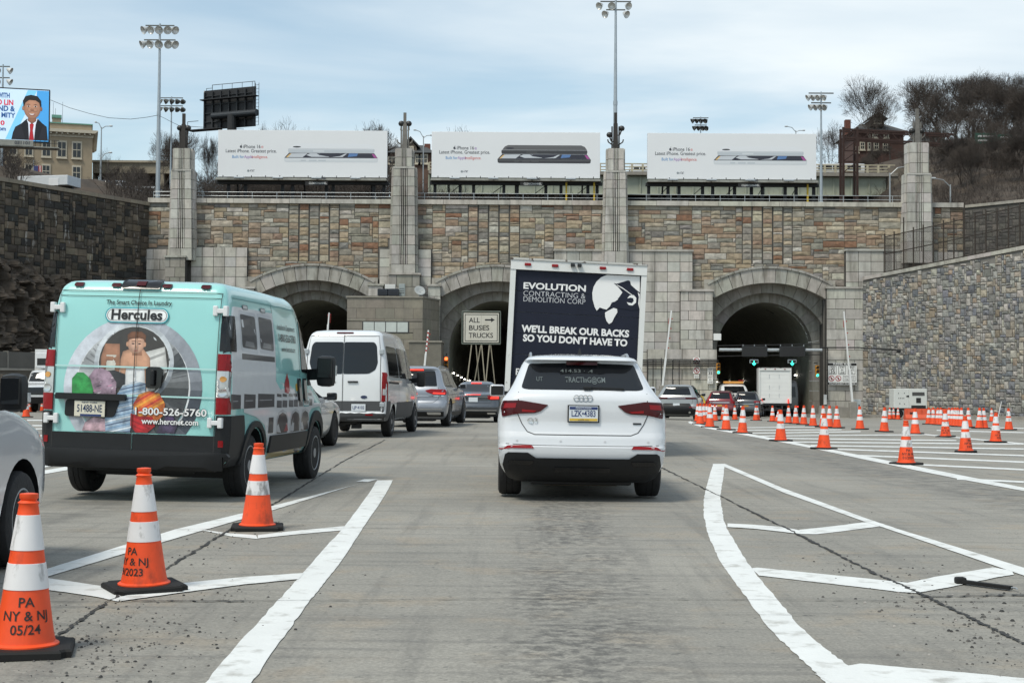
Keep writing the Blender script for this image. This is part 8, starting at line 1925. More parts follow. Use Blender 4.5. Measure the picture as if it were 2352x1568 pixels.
def cone(u, v, label, group=None, rz=None, text=None, ang=0, tilt=0, s=1.0):
	g = G(u, v); g = g + Vector((g.x, g.y, 0)).normalized() * .16; g.z = gz(g.x, g.y) + .001
	t = thing('traffic_cone', label, 'traffic cone', g, 0, group); t.scale = (s, s, s); t.rotation_euler = (rnd.uniform(-.02, .02), tilt + rnd.uniform(-.025, .025), 0)
	r = rz if rz is not None else rnd.uniform(.2, 1.3)
	o = link('base', CB, None, t); o.rotation_euler = (0, 0, r)
	o = link('cone_body', CBODY, None, t); o.rotation_euler = (0, 0, rnd.random() * 6.28)
	for m_ in CCOL: c = link('reflective_collar', m_, None, t); c.rotation_euler = (0, 0, o.rotation_euler.z)
	if text:
		for i, l_ in enumerate(text): cone_text(t, l_, .245 - i * .062, .062 if len(l_) < 8 else .058, ang)
	return t
cone(55, 1512, 'scuffed orange cone stencilled 05/24 beside the silver van', rz=.25, text=['PA', 'NY & NJ', '05/24'], ang=.35)
cone(331, 1362, 'orange cone stencilled 9/2023 on the painted chevron behind the turquoise van', rz=.5, text=['PA', 'NY & NJ', '9/2023'], ang=-.45)
cone(591, 1219, 'orange cone with clean bands by the rear wheel of the turquoise van', rz=.15)
zc = lambda x, y: (1536.7 + .44 * x, 878.0 + .44 * y)
cone(*zc(1238, 431), 'orange cone stencilled 01/2024 with scratched bands on the hatched lines', text=['PA', 'NY & NJ', '01/2024'], ang=.05)
lab2 = 'orange cone beside the long white edge line of the hatched area'
for x, y in ((808, 350), (583, 308), (383, 267), (298, 250), (213, 235), (162, 219)): cone(*zc(x, y), lab2, 'cones beside the long edge line')
lab3 = 'orange cone in the open hatched area in front of the rubble retaining wall'
for i, (x, y) in enumerate(((1549, 366), (1705, 314), (1444, 286), (1285, 271), (1123, 259), (997, 246), (1774, 249), (1620, 241), (1645, 241), (1565, 236), (1685, 205))): cone(*zc(x, y), lab3, 'cones in the open hatched area', text=['PA', 'NY & NJ', '03/22'] if i < 3 else None, ang=rnd.uniform(-.6, .6))
lab4 = 'orange cone in the curved row joined by black bases near the tunnel mouth'
for x, y in ((877, 239), (837, 235), (806, 234), (752, 229), (703, 221), (662, 217), (624, 214), (540, 205)): cone(*zc(x, y), lab4, 'cones in the curved row')
lab5 = 'orange cone in the cluster behind the silver and red suvs'
for x, y in ((452, 199), (461, 199), (344, 196), (282, 197), (240, 201), (183, 211), (198, 209), (150, 205)): cone(*zc(x, y), lab5, 'cones by the waiting suvs')
cone(*zc(563, 206), 'small leaning orange cone in the curved row near the tunnel mouth', tilt=R(8), s=.75)
lab6 = 'orange cone packed tightly in the row before the orange barriers'
for x, y in ((1355, 219), (1378, 220), (1402, 222), (1418, 223), (1460, 226), (1478, 228), (1492, 229), (1507, 231), (1525, 232)): cone(*zc(x, y), lab6, 'cones packed before the barriers')
for x, y in ((1152, 193), (1172, 193), (1196, 194)): cone(*zc(x, y), 'small orange cone beside the white generator trailer', 'cones beside the generator')
for x, y in ((866, 180), (893, 179), (897, 181), (908, 181), (923, 181)): cone(*zc(x, y), 'small orange cone below the tunnel rules sign by the concrete barrier', 'cones below the tunnel rules sign', s=.95)
for u, v in ((60, 958), (68, 946), (97, 944)): cone(u, v, 'orange cone standing before the white truck by the parapet', 'cones before the white truck')

# ================================================================== control building between the arches
Yk = 104.2
def kx(u, Y=Yk): return P(u, 720, Y).x
kz = lambda v: P(900, v, Yk).z
kb_g = gz(kx(880), Yk)
kb_ = thing('control_building', 'flat-roofed beige stone control building between two tunnel arches', 'building', (kx(880), Yk, kb_g))
PALB = [(.235, .215, .175), (.215, .197, .16), (.25, .23, .19), (.22, .2, .165)]
x0, x1, x2 = kx(797), kx(971), kx(1010, 108.0)
q = sub(kb_); q.hexa([(x0 + .03, Yk + .03, kb_g - .2), (x1 - .02, Yk + .03, kb_g - .2), (x2 - .03, 107.9, kb_g - .2), (x0 + .03, 107.9, kb_g - .2), (x0 + .03, Yk + .03, kz(684)), (x1 - .02, Yk + .03, kz(684)), (x2 - .03, 107.9, kz(684)), (x0 + .03, 107.9, kz(684))]); q.build('core', M_JOINT, kb_)
wx0, wx1, wz0, wz1 = kx(834), kx(938), kz(763), kz(739)
nz = 11; h = (kz(684) - kb_g) / nz
for j in range(nz):
	za, zb2 = kb_g + j * h + .008, kb_g + (j + 1) * h - .008; n = 4; off = .5 * (j % 2)
	e = [x0] + [x0 + (x1 - x0) * (i + off) / n for i in range(0 if off else 1, n)] + [x1]
	for a, b in zip(e[:-1], e[1:]):
		if b > wx0 and a < wx1 and zb2 > wz0 and za < wz1:           # around the window
			if zb2 > wz1 + .05: block(kb_, bx8(a + .008, b - .008, Yk, Yk + .1, max(za, wz1 + .06), zb2), jit(rnd.choice(PALB), .05))
			if za < wz0 - .05: block(kb_, bx8(a + .008, b - .008, Yk, Yk + .1, za, min(zb2, wz0 - .06)), jit(rnd.choice(PALB), .05))
			if a < wx0 - .1: block(kb_, bx8(a + .008, wx0 - .06, Yk, Yk + .1, max(za, wz0), min(zb2, wz1)), jit(rnd.choice(PALB), .05))
			if b > wx1 + .1: block(kb_, bx8(wx1 + .06, b - .008, Yk, Yk + .1, max(za, wz0), min(zb2, wz1)), jit(rnd.choice(PALB), .05))
			continue
		block(kb_, bx8(a + .008, b - .008, Yk, Yk + .1, za, zb2), jit(rnd.choice(PALB), .05))
	d = Vector((x2 - x1, 107.9 - Yk, 0)); nn = Vector((d.y, -d.x, 0)).normalized()
	for k in range(2):
		p0, p1 = Vector((x1, Yk, 0)) + d * (k / 2 + .004), Vector((x1, Yk, 0)) + d * ((k + 1) / 2 - .004); i0 = -nn * .1
		block(kb_, [(p0.x, p0.y, za), (p1.x, p1.y, za), (p1.x + i0.x, p1.y + i0.y, za), (p0.x + i0.x, p0.y + i0.y, za), (p0.x, p0.y, zb2), (p1.x, p1.y, zb2), (p1.x + i0.x, p1.y + i0.y, zb2), (p0.x + i0.x, p0.y + i0.y, zb2)], jit(rnd.choice(PALB), .05))
q = sub(kb_); q.hexa([(x0 - .08, Yk - .08, kz(684) + .01), (x1 + .02, Yk - .08, kz(684) + .01), (x2 + .08, 107.9, kz(684) + .01), (x0 - .08, 107.9, kz(684) + .01), (x0 - .08, Yk - .08, kz(680)), (x1 + .02, Yk - .08, kz(680)), (x2 + .08, 107.9, kz(680)), (x0 - .08, 107.9, kz(680))]); q.build('roof_slab', mat('roof_slab_stone', (.25, .235, .2), .85, var=.2, vscale=2), kb_)
q = sub(kb_); q.box(wx0 - .05, wx1 + .05, Yk - .03, Yk + .03, wz0 - .05, wz1 + .05); wf = q.build('window', mat('window_frame_dark', (.05, .05, .05), .6), kb_)
for i in range(4):
	q = sub(kb_); w = (wx1 - wx0) / 4; q.box(wx0 + i * w + .03, wx0 + (i + 1) * w - .03, Yk - .05, Yk - .031, wz0 + .02, wz1 - .02); o = q.build('pane', mat('pale_blind_pane', (.48, .52, .50), .25, var=.1, vscale=2), wf); o.location = (0, 0, 0)
# annex with grille
ax0, ax1 = kx(940, 103.6), kx(1014, 103.6); q = sub(kb_); q.box(ax0, ax1, 103.5, 107.5, kb_g - .2, P(980, 786, 103.6).z); q.build('annex', mat('annex_stone', (.16, .15, .125), .88, var=.2, vscale=2, bump=.3, bscale=10), kb_)
q = sub(kb_); q.box(ax0 - .05, ax1 + .06, 103.42, 107.5, P(980, 786, 103.6).z + .003, P(980, 782, 103.6).z); q.build('annex_cap', mat('roof_slab_stone', (.25, .235, .2)), kb_)
# roof equipment, each a thing of its own
rz_ = kz(680) + .004
def rbox(u0, u1, v0, label, cat, m, Y=105.2, dep=1.0, name='roof_cabinet', legs=True):
	a, b = P(u0, v0, Y), P(u1, v0, Y); t = thing(name, label, cat, ((a.x + b.x) / 2, Y, rz_)); hgt = a.z - rz_; q = MB(); q.bbox((0, dep / 2, hgt / 2 + .06), (b.x - a.x, dep, hgt - .1), .03); q.build('case', m, t)
	for x in (-.35, .35):
		q = MB(); q.box((b.x - a.x) * x - .05, (b.x - a.x) * x + .05, .1, dep - .1, 0, .08); q.build('foot', M_STEEL_BLK, t)
	for i in range(3): q = MB(); q.box(-(b.x - a.x) * .4, (b.x - a.x) * .4, -.012, .0, hgt * (.35 + .15 * i), hgt * (.38 + .15 * i)); q.build('louvre', M_BLACK, t)
	return t
M_NAVYBOX = mat('navy_cabinet', (.015, .02, .03), .5)
rbox(867, 890, 663, 'dark cabinet on the control building roof beside the wall conduit', 'cabinet', M_NAVYBOX); rbox(891.5, 915, 663, 'dark cabinet on the control building roof beside the other dark cabinet', 'cabinet', M_NAVYBOX)
rbox(884, 908, 653, 'small white unit behind the dark roof cabinets', 'cabinet', mat('cabinet_white', (.62, .62, .6), .5), 106.6, .6); rbox(916, 930, 652, 'grey metal cabinet beside the dark roof cabinets', 'cabinet', mat('cabinet_grey', (.30, .34, .34), .5), 106.3, .5)
dd = P(963, 676, 105.5); dsh = thing('satellite_dish', 'grey satellite dish at the roof corner of the control building', 'satellite dish', (dd.x, 105.5, rz_)); q = MB(); q.tube((0, 0, 0), (0, 0, .35), .03, .03, 8); q.build('mast', M_GALV, dsh)
q = MB(); q.lathe([(.0, .0), (.2, .03), (.36, .10), (.42, .16), (.40, .165), (.2, .045), (0, .02)], 20); me = q.mesh('dish', mat('dish_grey', (.34, .36, .36), .5)); shade(me, 60); o = link('dish', me, None, dsh, (0, 0, .42)); o.rotation_euler = (R(50), R(30), 0); q = MB(); q.tube((0, 0, .4), (.3, -.4, .5), .015, .015, 5); q.build('feed_arm', M_GALV, dsh)

# ================================================================== ALL BUSES TRUCKS sign on a lattice stand
Ys = 68.0; a, b = P(1064.5, 786, Ys), P(1146, 719, Ys); cx = (a.x + b.x) / 2; gsn = gz(cx, Ys)
sg = thing('lattice_sign', 'weathered white sign reading ALL BUSES TRUCKS on a lattice stand', 'road sign', (cx, Ys, gsn)); W, Hs = b.x - a.x, b.z - a.z; zc0 = (a.z + b.z) / 2 - gsn
M_SIGNW = mat('weathered_sign_white', (.52, .50, .44), .6, var=.1, vscale=2, stain=(.3, .27, .2), stain_fac=.5, stain_scale=(2, 2, 2))
for s_ in (-1, 1): q = MB(); q.box(min(0, s_ * W / 2) + .003, max(0, s_ * W / 2) - .003, 0, .04, zc0 - Hs / 2, zc0 + Hs / 2); q.build('panel', M_SIGNW, sg)
q = MB(); bw = .03; m_ = .06
for (x0_, x1_, z0_, z1_) in ((-W / 2 + m_, W / 2 - m_, zc0 + Hs / 2 - m_ - bw, zc0 + Hs / 2 - m_), (-W / 2 + m_, W / 2 - m_, zc0 - Hs / 2 + m_, zc0 - Hs / 2 + m_ + bw), (-W / 2 + m_, -W / 2 + m_ + bw, zc0 - Hs / 2 + m_ + bw, zc0 + Hs / 2 - m_ - bw), (W / 2 - m_ - bw, W / 2 - m_, zc0 - Hs / 2 + m_ + bw, zc0 + Hs / 2 - m_ - bw)): q.box(x0_, x1_, -.004, -.001, z0_, z1_)
q.build('border', M_BLACK, sg)
k = W / 315
tp = lambda xz, yz: ((xz - 1597) * k, zc0 + (480 - yz) * k)
for s_, x0_, x1_, yz in (('ALL', 1487, 1585, 415), ('BUSES', 1487, 1668, 483), ('TRUCKS', 1487, 1703, 550)):
	p = tp((x0_ + x1_) / 2, yz); text_on(sg, s_, (p[0], -.004, p[1]), .33, M_BLACK, fit=(x1_ - x0_) * k, bold=.012)
flat(sg, [tp(*p) for p in ((1630, 403), (1685, 403), (1685, 390), (1718, 409), (1685, 430), (1685, 416), (1630, 416))], -.004, M_BLACK, 'arrow')
q = MB(); e = .07; q.path([(-W / 2 - e, .02, zc0 - Hs / 2 - e), (-W / 2 - e, .02, zc0 + Hs / 2 + e), (W / 2 + e, .02, zc0 + Hs / 2 + e), (W / 2 + e, .02, zc0 - Hs / 2 - e), (-W / 2 - e, .02, zc0 - Hs / 2 - e)], .03, 8); q.build('tube_frame', mat('grey_green_tube', (.12, .14, .12), .5, .3), sg)
M_LATT = mat('weathered_lattice', (.28, .25, .19), .7, .2, var=.2, vscale=4)
zt_ = zc0 - Hs / 2 - .06; legs = []
for (xa_, xb_, dy) in ((-.45, -.85, -.4), (-.25, .05, .5), (.4, .1, -.4), (.45, .85, .4), (.0, -.6, .3), (.02, .35, -.3)):
	q = MB(); q.bar((xa_, .05, zt_), (xb_, dy, 0), .05, .05); q.build('leg', M_LATT, sg)
for z in (.75, 1.5): q = MB(); f = 1 - z / zt_; q.bar((-.45 - .4 * f, -.2, z), (.45 + .4 * f, .1, z), .04, .04); q.build('tie', M_LATT, sg)

# ================================================================== barrier gates
M_GATEW = mat('gate_white', (.70, .71, .71), .5, var=.06, vscale=3); M_GATER = mat('gate_red', (.35, .025, .02), .5)
def gate(u0, v0, u1, v1, Y, label, stripes=False):
	t_, b_ = P(u0, v0, Y), P(u1, v1, Y); g = gz(b_.x, Y); t = thing('barrier_gate', label, 'barrier', (b_.x, Y, g)); A_, B_ = Vector((b_.x, Y, b_.z)) - t.location, Vector((t_.x, Y, t_.z)) - t.location
	q = MB(); q.bar(A_, B_, .09, .14); arm = q.build('arm', M_GATEW, t); q = MB(); q.bar(A_ + Vector((.0, -.09, -.1)), A_.lerp(B_, .36) + Vector((0, -.09, 0)), .12, .26); q.build('counterweight', M_GATEW, t)
	for i in range(4):
		p = A_.lerp(B_, .5 + .13 * i); q = MB(); q.lathe([(.045, -.03), (.045, .03)], 10, (p.x + .12, p.y, p.z), 'y'); q.bar((p.x, p.y, p.z), (p.x + .12, p.y, p.z), .02, .02); q.build('warning_lamp', M_GATER, t)
	if stripes:
		for i in range(6): q = MB(); p0, p1 = A_.lerp(B_, .3 + .12 * i), A_.lerp(B_, .345 + .12 * i); q.bar(p0, p1, .1, .15); q.build('red_stripe', M_GATER, t)
	else: q = MB(); p0, p1 = A_.lerp(B_, .82), A_.lerp(B_, .9); q.bar(p0 + Vector((-.1, 0, 0)), p1 + Vector((-.1, 0, 0)), .03, .06); q.build('hanging_tab', M_GATER, t)
	q = MB(); q.bbox((A_.x + .05, 0, A_.z / 2), (.5, .5, max(.4, A_.z)), .04); q.build('pedestal', M_KERB, t)
	return t
gate(1542, 713, 1521, 885, 98, 'raised white barrier arm leaning beside the pale granite pier'); gate(1938, 715, 1957, 922, 101, 'raised white barrier arm crossing the tunnel rules sign'); gate(984, 758, 975, 842, 96, 'raised red and white striped barrier arm by the control building', True); gate(756, 718, 753, 760, 104, 'grey-topped barrier post before the leftmost tunnel arch')
def on_ground_box(u, v0, v1, w_px, Y, name, label, cat, m, dep=.5):
	a = P(u, v0, Y); g = gz(a.x, Y); t = thing(name, label, cat, (a.x, Y, g)); hgt = a.z - g; w = w_px * Y / FPX; q = MB(); q.bbox((0, dep / 2, hgt / 2), (w, dep, hgt), .03); q.build('case', m, t); q = MB(); q.box(-w * .35, w * .35, -.012, -.002, hgt * .45, hgt * .85); q.build('door', m, t); q = MB(); q.box(w * .12, w * .28, -.02, -.013, hgt * .6, hgt * .72); q.build('latch', M_BLACK, t); return t
on_ground_box(1970, 917, 945, 15, 101.5, 'control_box', 'pale grey control box behind the raised barrier pedestal', 'box', mat('box_pale', (.5, .54, .55), .5))
# concrete end barrier
a, b = P(1880, 940, 103.0), P(1952, 940, 103.0); jb = thing('concrete_barrier', 'sloped concrete barrier at the foot of the tunnel rules pier', 'barrier', ((a.x + b.x) / 2, 103.0, gz(a.x, 103))); W = b.x - a.x
q = MB(); q.prism([(-W / 2, -.1), (W / 2 + 1.5, -.1), (W / 2 + .3, .72), (-W / 2 + .1, .86)], -.25, .25); q.build('wall', M_KERB, jb); q = MB(); q.prism([(-W / 2 - .1, -.1), (W / 2 + 1.6, -.1), (W / 2 + 1.3, .2), (-W / 2, .25)], -.4, .4); q.build('toe', M_KERB, jb)

# ================================================================== tunnel gantry, signals, signs
Yg = 106.9
gn = thing('signal_gantry', 'grey pipe gantry with two black sign boxes across the right-hand tunnel', 'gantry', (P(1770, 800, Yg).x, Yg, P(1770, 820, Yg).z))
pz = lambda u, v: P(u, v, Yg)
q = sub(gn); q.tube(pz(1652, 803), pz(1888, 804), .13, .13, 12); q.build('pipe', M_GALV, gn)
for v in (790, 814): q = sub(gn); q.tube(pz(1648, v + 4), pz(1888, v), .035, .035, 6); q.build('conduit', M_STEEL_BLK, gn)
for u0, u1 in ((1703, 1761), (1789, 1848)):
	a, b = pz(u0, 819), pz(u1, 795); q = sub(gn); q.bbox(((a.x + b.x) / 2, Yg - .15, (a.z + b.z) / 2), (b.x - a.x, .35, b.z - a.z), .03); bx_ = q.build('sign_box', mat('black_sign_box', (.015, .017, .018), .5), gn)
	q = sub(gn); q.box(a.x + .08, b.x - .08, Yg - .335, Yg - .328, a.z + .08, b.z - .08); q.build('sign_face', M_BLACK, gn)
	for f in (.05, .5, .95): q = sub(gn); xx = a.x + (b.x - a.x) * f; q.tube((xx, Yg - .15, b.z), (xx, Yg - .15, b.z + .12), .035, .03, 6); q.build('lifting_eye', M_GALV, gn)
M_GREEN_ON = mat('green_signal', (.02, .6, .4), .3, emit=(.05, 1.0, .7), estr=1.6); M_RED_ON = mat('red_signal', (.6, .05, .02), .3, emit=(1, .12, .03), estr=3); M_AMBERH = mat('signal_housing', (.45, .20, .02), .6, var=.1); M_SIG_OFF = mat('signal_off', (.03, .018, .01), .4)
for u in (1731, 1818.5):
	a, b = pz(u - 10, 838), pz(u + 10, 826); t = thing('lane_signal', 'green down arrow lane signal hanging under the %s black sign box' % ('box nearer the granite pier' if u < 1760 else 'box nearer the tunnel rules sign') if False else ('green down arrow hanging above the white box truck' if u < 1760 else 'green down arrow hanging above the black minibus'), 'traffic signal', (pz(u, 832).x, Yg - .2, b.z))
	q = sub(t); q.bbox(((a.x + b.x) / 2, Yg - .1, (a.z + b.z) / 2 + .08), (b.x - a.x, .15, (b.z - a.z) * .72), .02); q.build('frame', M_GALV, t); q = sub(t); q.box(a.x + .05, b.x - .05, Yg - .19, Yg - .176, (a.z + b.z) / 2 - .02, b.z - .04); q.build('face', M_BLACK, t)
	q = sub(t); q.tube(((a.x + b.x) / 2, Yg - .1, b.z), ((a.x + b.x) / 2, Yg - .1, pz(u, 818).z), .02, .02, 5); q.build('hanger', M_STEEL_BLK, t)
	cxx = (a.x + b.x) / 2; z0_ = a.z - .05; q = sub(t); q.add([(cxx + x, Yg - .2, z0_ + z) for x, z in ((-.035, .36), (.035, .36), (.035, .14), (.13, .2), (.13, .13), (0, 0), (-.13, .13), (-.13, .2), (-.035, .14))], [(0, 8, 7, 6, 5, 4, 3, 2, 1)]); q.build('arrow', M_GREEN_ON, t)
def tlight(u, v0, v1, Y, label, lit, wpx=8.5):
	a, b = P(u, v1, Y), P(u, v0, Y); t = thing('traffic_light', label, 'traffic light', (a.x, Y, a.z)); hgt = b.z - a.z; w = wpx * Y / FPX; q = MB(); q.bbox((0, .1, hgt / 2), (w, .22, hgt), .02); q.build('housing', M_AMBERH, t)
	for i in range(3):
		on_ = (i == 0 and lit == 'green') or (i == 2 and lit == 'red'); zz_ = hgt * (i + .5) / 3; q = MB(); q.lathe([(w * .38, -.03), (w * .38, -.015), (0, -.03)], 16, (0, 0, zz_), 'y'); q.build('lens', (M_GREEN_ON if lit == 'green' else M_RED_ON) if on_ else M_SIG_OFF, t)
		q = MB(); q.add([(w * .42 * math.cos(R(g_)), y_, zz_ + w * .42 * math.sin(R(g_))) for y_ in (-.01, -.22) for g_ in range(0, 181, 30)], [(i_, i_ + 1, i_ + 8, i_ + 7) for i_ in range(6)]); q.build('visor', M_AMBERH, t)
	q = MB(); q.tube((0, .1, hgt), (0, .1, hgt + .25), .025, .025, 6); q.bar((0, .1, hgt + .2), (0, 1.2, hgt + .2), .05, .05); q.build('bracket', M_STEEL_BLK, t); return t
tlight(1650, 834, 859, 106.9, 'traffic light lit green beside the speed limit sign', 'green'); tlight(1877.5, 839, 866, 106.9, 'traffic light lit green beside the tunnel rules sign', 'green'); tlight(1024.5, 819, 846, 106.8, 'traffic light lit red beside the control building', 'red', 10)
def sign_board(u0, u1, v0, v1, Y, label, build, m=None, name='wall_sign'):
	a, b = P(u0, v1, Y), P(u1, v0, Y); t = thing(name, label, 'sign', ((a.x + b.x) / 2, Y, a.z)); W_, H_ = b.x - a.x, b.z - a.z; q = MB(); q.bbox((0, .03, H_ / 2), (W_, .05, H_), .012); q.build('panel', m or M_WHITE_SIGN, t); build(t, W_, H_); return t
M_SRED = mat('sign_red', (.38, .02, .03), .5)
def prohibit(t, x, z, r):
	flat(t, circ(x, z, r, n=24), -.002, M_SRED, 'red_ring'); flat(t, circ(x, z, r * .78, n=24), -.004, M_WHITE_SIGN, 'ring_field')
	flat(t, [(x - r * .12, z - r * .55), (x + r * .12, z - r * .55), (x + r * .2, z + r * .1), (x + r * .05, z + r * .5), (x - r * .15, z + r * .45), (x - r * .2, z)], -.006, M_BLACK, 'figure')
	d = r * .62; flat(t, [(x - d - .02, z + d - .02), (x - d + .02, z + d + .02), (x + d + .02, z - d + .02), (x + d - .02, z - d - .02)], -.008, M_SRED, 'bar')
def tr_build(t, W_, H_):
	for z0_, z1_ in ((.875, .985), (.02, .12)): flat(t, [(-W_ * .49, H_ * z0_), (W_ * .49, H_ * z0_), (W_ * .49, H_ * z1_), (-W_ * .49, H_ * z1_)], -.002, M_BLACK, 'band')
	text_on(t, 'TUNNEL RULES', (0, -.005, H_ * .93), H_ * .11, M_WHITE_SIGN, fit=W_ * .62, bold=.02); text_on(t, 'VIOLATORS SUBJECT TO SUMMONS', (0, -.005, H_ * .07), H_ * .085, M_WHITE_SIGN, fit=W_ * .9, bold=.02)
	for cx_, lines in ((-.32, (('SPEED', .80, .085), ('LIMIT', .715, .085), ('35', .585, .19))), (0.0, (('STAY', .79, .11), ('IN', .67, .11), ('LANE', .55, .11))), (.32, (('HEAD', .79, .11), ('LIGHTS', .67, .11), ('ON', .55, .11)))):
		x0_, x1_ = (cx_ - .125) * W_, (cx_ + .125) * W_; flat(t, [(x0_, H_ * .48), (x1_, H_ * .48), (x1_, H_ * .85), (x0_, H_ * .85)], -.002, M_BLACK, 'border'); flat(t, [(x0_ + .03, H_ * .48 + .03), (x1_ - .03, H_ * .48 + .03), (x1_ - .03, H_ * .85 - .03), (x0_ + .03, H_ * .85 - .03)], -.004, M_WHITE_SIGN, 'field')
		for s_, z_, sz in lines: text_on(t, s_, (cx_ * W_, -.007, H_ * z_), H_ * sz * 1.15, M_BLACK, fit=W_ * (.16 if s_ not in ('IN', 'ON') else .07), bold=.02)
	prohibit(t, -.36 * W_, H_ * .30, H_ * .13); prohibit(t, -.13 * W_, H_ * .30, H_ * .13)
	flat(t, [(.03 * W_, H_ * .18), (.45 * W_, H_ * .18), (.45 * W_, H_ * .42), (.03 * W_, H_ * .42)], -.002, M_BLACK, 'border'); flat(t, [(.03 * W_ + .025, H_ * .18 + .025), (.45 * W_ - .025, H_ * .18 + .025), (.45 * W_ - .025, H_ * .42 - .025), (.03 * W_ + .025, H_ * .42 - .025)], -.004, M_WHITE_SIGN, 'field')
	for s_, z_ in (('NO TOWING', .345), ('WHEEL LIFTING', .25)): text_on(t, s_, (.24 * W_, -.007, H_ * z_), H_ * .075, M_BLACK, fit=W_ * .34, bold=.02)
sign_board(1900.5, 1968, 833, 884, 107.9, 'large white TUNNEL RULES board on the granite pier', tr_build)
sign_board(1625, 1638, 844, 862, 107.6, 'white SPEED LIMIT 35 sign on the granite pier', lambda t, W_, H_: [text_on(t, 'SPEED', (0, -.004, H_ * .82), H_ * .2, M_BLACK, fit=W_ * .75), text_on(t, 'LIMIT', (0, -.004, H_ * .62), H_ * .2, M_BLACK, fit=W_ * .65), text_on(t, '35', (0, -.004, H_ * .27), H_ * .5, M_BLACK, fit=W_ * .7, bold=.02)])
sign_board(1625, 1638, 863, 881, 107.6, 'white STAY IN LANE sign on the granite pier', lambda t, W_, H_: [text_on(t, s_, (0, -.004, H_ * z_), H_ * .27, M_BLACK, fit=W_ * f_) for s_, z_, f_ in (('STAY', .8, .75), ('IN', .5, .35), ('LANE', .2, .75))])
sign_board(1592, 1608, 821, 836, 107.5, 'round red prohibition sign fixed over the black conduits', lambda t, W_, H_: prohibit(t, 0, H_ / 2, H_ * .46)); sign_board(1592, 1608, 843, 858, 107.6, 'round red prohibition sign below the black conduits', lambda t, W_, H_: prohibit(t, 0, H_ / 2, H_ * .46))
sign_board(1594, 1606, 860, 869, 107.6, 'small white text plate below the round prohibition sign', lambda t, W_, H_: [text_on(t, s_, (0, -.004, H_ * z_), H_ * .26, M_BLACK, fit=W_ * .8) for s_, z_ in (('NO BICYCLES', .75), ('PEDESTRIANS', .48), ('TRAILERS', .2))])
sign_board(1639, 1656.5, 766, 781, 108.0, 'blank white box plate on the arch reveal above the traffic light', lambda t, W_, H_: None)
cd = thing('wall_conduits', 'bundle of black conduits running along the granite pier to the green light', 'pipes', P(1480, 833, 107.4))
for i, v in enumerate((827, 831, 835, 839)): q = sub(cd); q.tube(P(1470, v, 107.45), P(1648, v + 1, 107.45), .05, .05, 6); q.build('conduit', M_STEEL_BLK, cd)
for u in (1488, 1500, 1519, 1545, 1560): q = sub(cd); q.tube(P(u, 822 + (u % 7), 107.5), P(u, 905, 107.5), .035, .035, 6); q.build('riser', M_STEEL_BLK, cd)
cd = thing('wall_conduit', 'thin dark conduit crossing from the tunnel gantry to the rubble wall', 'pipes', P(1890, 797, 107.8)); q = sub(cd)
q.path([P(1884, 798, 107.7), P(1975, 798, 107.6), P(1978, 799, 106.5), P(2062, 803, 104.2)], .05, 6); q.build('conduit', M_STEEL_BLK, cd); q = sub(cd); q.tube(P(1901, 798, 107.9), P(1901, 918, 107.9), .04, .04, 6); q.build('riser', M_STEEL_BLK, cd); q = sub(cd); p = P(2064, 806, 104); q.bbox(p, (.3, .3, .3), .1); q.build('camera', M_STEEL_BLK, cd)
t = sign_board(1892, 1899, 906, 929, 107.9, 'narrow white switch box on the pier below the green light', lambda t, W_, H_: None, name='switch_box')

# ================================================================== generator, barriers, strap
Yn = 97.0; a, b = P(2053, 937, Yn), P(2129, 893, Yn); g = gz((a.x + b.x) / 2, Yn); ge = thing('generator_trailer', 'white generator on a dark trailer beside the rubble retaining wall', 'generator', ((a.x + b.x) / 2, Yn, g)); W = b.x - a.x; zb_, zt_ = a.z - g, b.z - g
M_GENW = mat('generator_white', (.60, .62, .60), .5, var=.05, vscale=3)
q = MB(); q.bbox((-W * .27, .6, (zb_ + zt_) / 2), (W * .46, 1.2, zt_ - zb_), .03); q.build('engine_housing', M_GENW, ge); q = MB(); q.bbox((W * .23, .58, (zb_ + zt_) / 2 + .01), (W * .535, 1.24, zt_ - zb_ + .02), .03); q.build('control_housing', M_GENW, ge)
q = MB(); q.box(W * .05, W * .42, -.06, -.045, zb_ + (zt_ - zb_) * .66, zb_ + (zt_ - zb_) * .83); q.build('vent_grille', mat('vent_dark', (.06, .06, .06), .6), ge); q = MB(); q.bbox((W * .24, -.05, zb_ + (zt_ - zb_) * .41), (.32, .03, .34), .03); q.build('control_panel', M_BLACK, ge)
q = MB(); q.box(W * .02, W * .46, -.055, -.045, zb_, zb_ + .2); q.build('lower_panel', M_BLACK, ge); q = MB(); q.box(-W * .12, W * -.02, -.02, -.005, zb_ + (zt_ - zb_) * .58, zb_ + (zt_ - zb_) * .66); q.build('label', M_BLACK, ge)
for x, z in ((-.35, .5), (-.3, .5), (-.25, .5), (-.2, .5), (-.32, .22), (-.18, .2), (-.36, .75), (-.18, .76)): q = MB(); q.box(W * x - .02, W * x + .02, -.02, -.005, zb_ + (zt_ - zb_) * z, zb_ + (zt_ - zb_) * z + .06); q.build('latch', M_BLACK, ge)
q = MB(); q.box(-W * .52, W * .55, 0, 1.2, zb_ - .14, zb_ - .01); q.bar((W * .55, .6, zb_ - .08), (W * .9, .6, zb_ - .2), .1, .1); q.build('trailer_frame', M_PLASTIC, ge)
for x in (-.3, .25): add_wheel(ge, W * x, .6, .33, .2, 'hub').rotation_euler = (0, 0, -math.pi / 2)
M_BARO = mat('barrier_orange', (.62, .085, .03), .55, var=.15, vscale=3, stain=(.3, .1, .06), stain_fac=.6, stain_scale=(3, 3, 3))
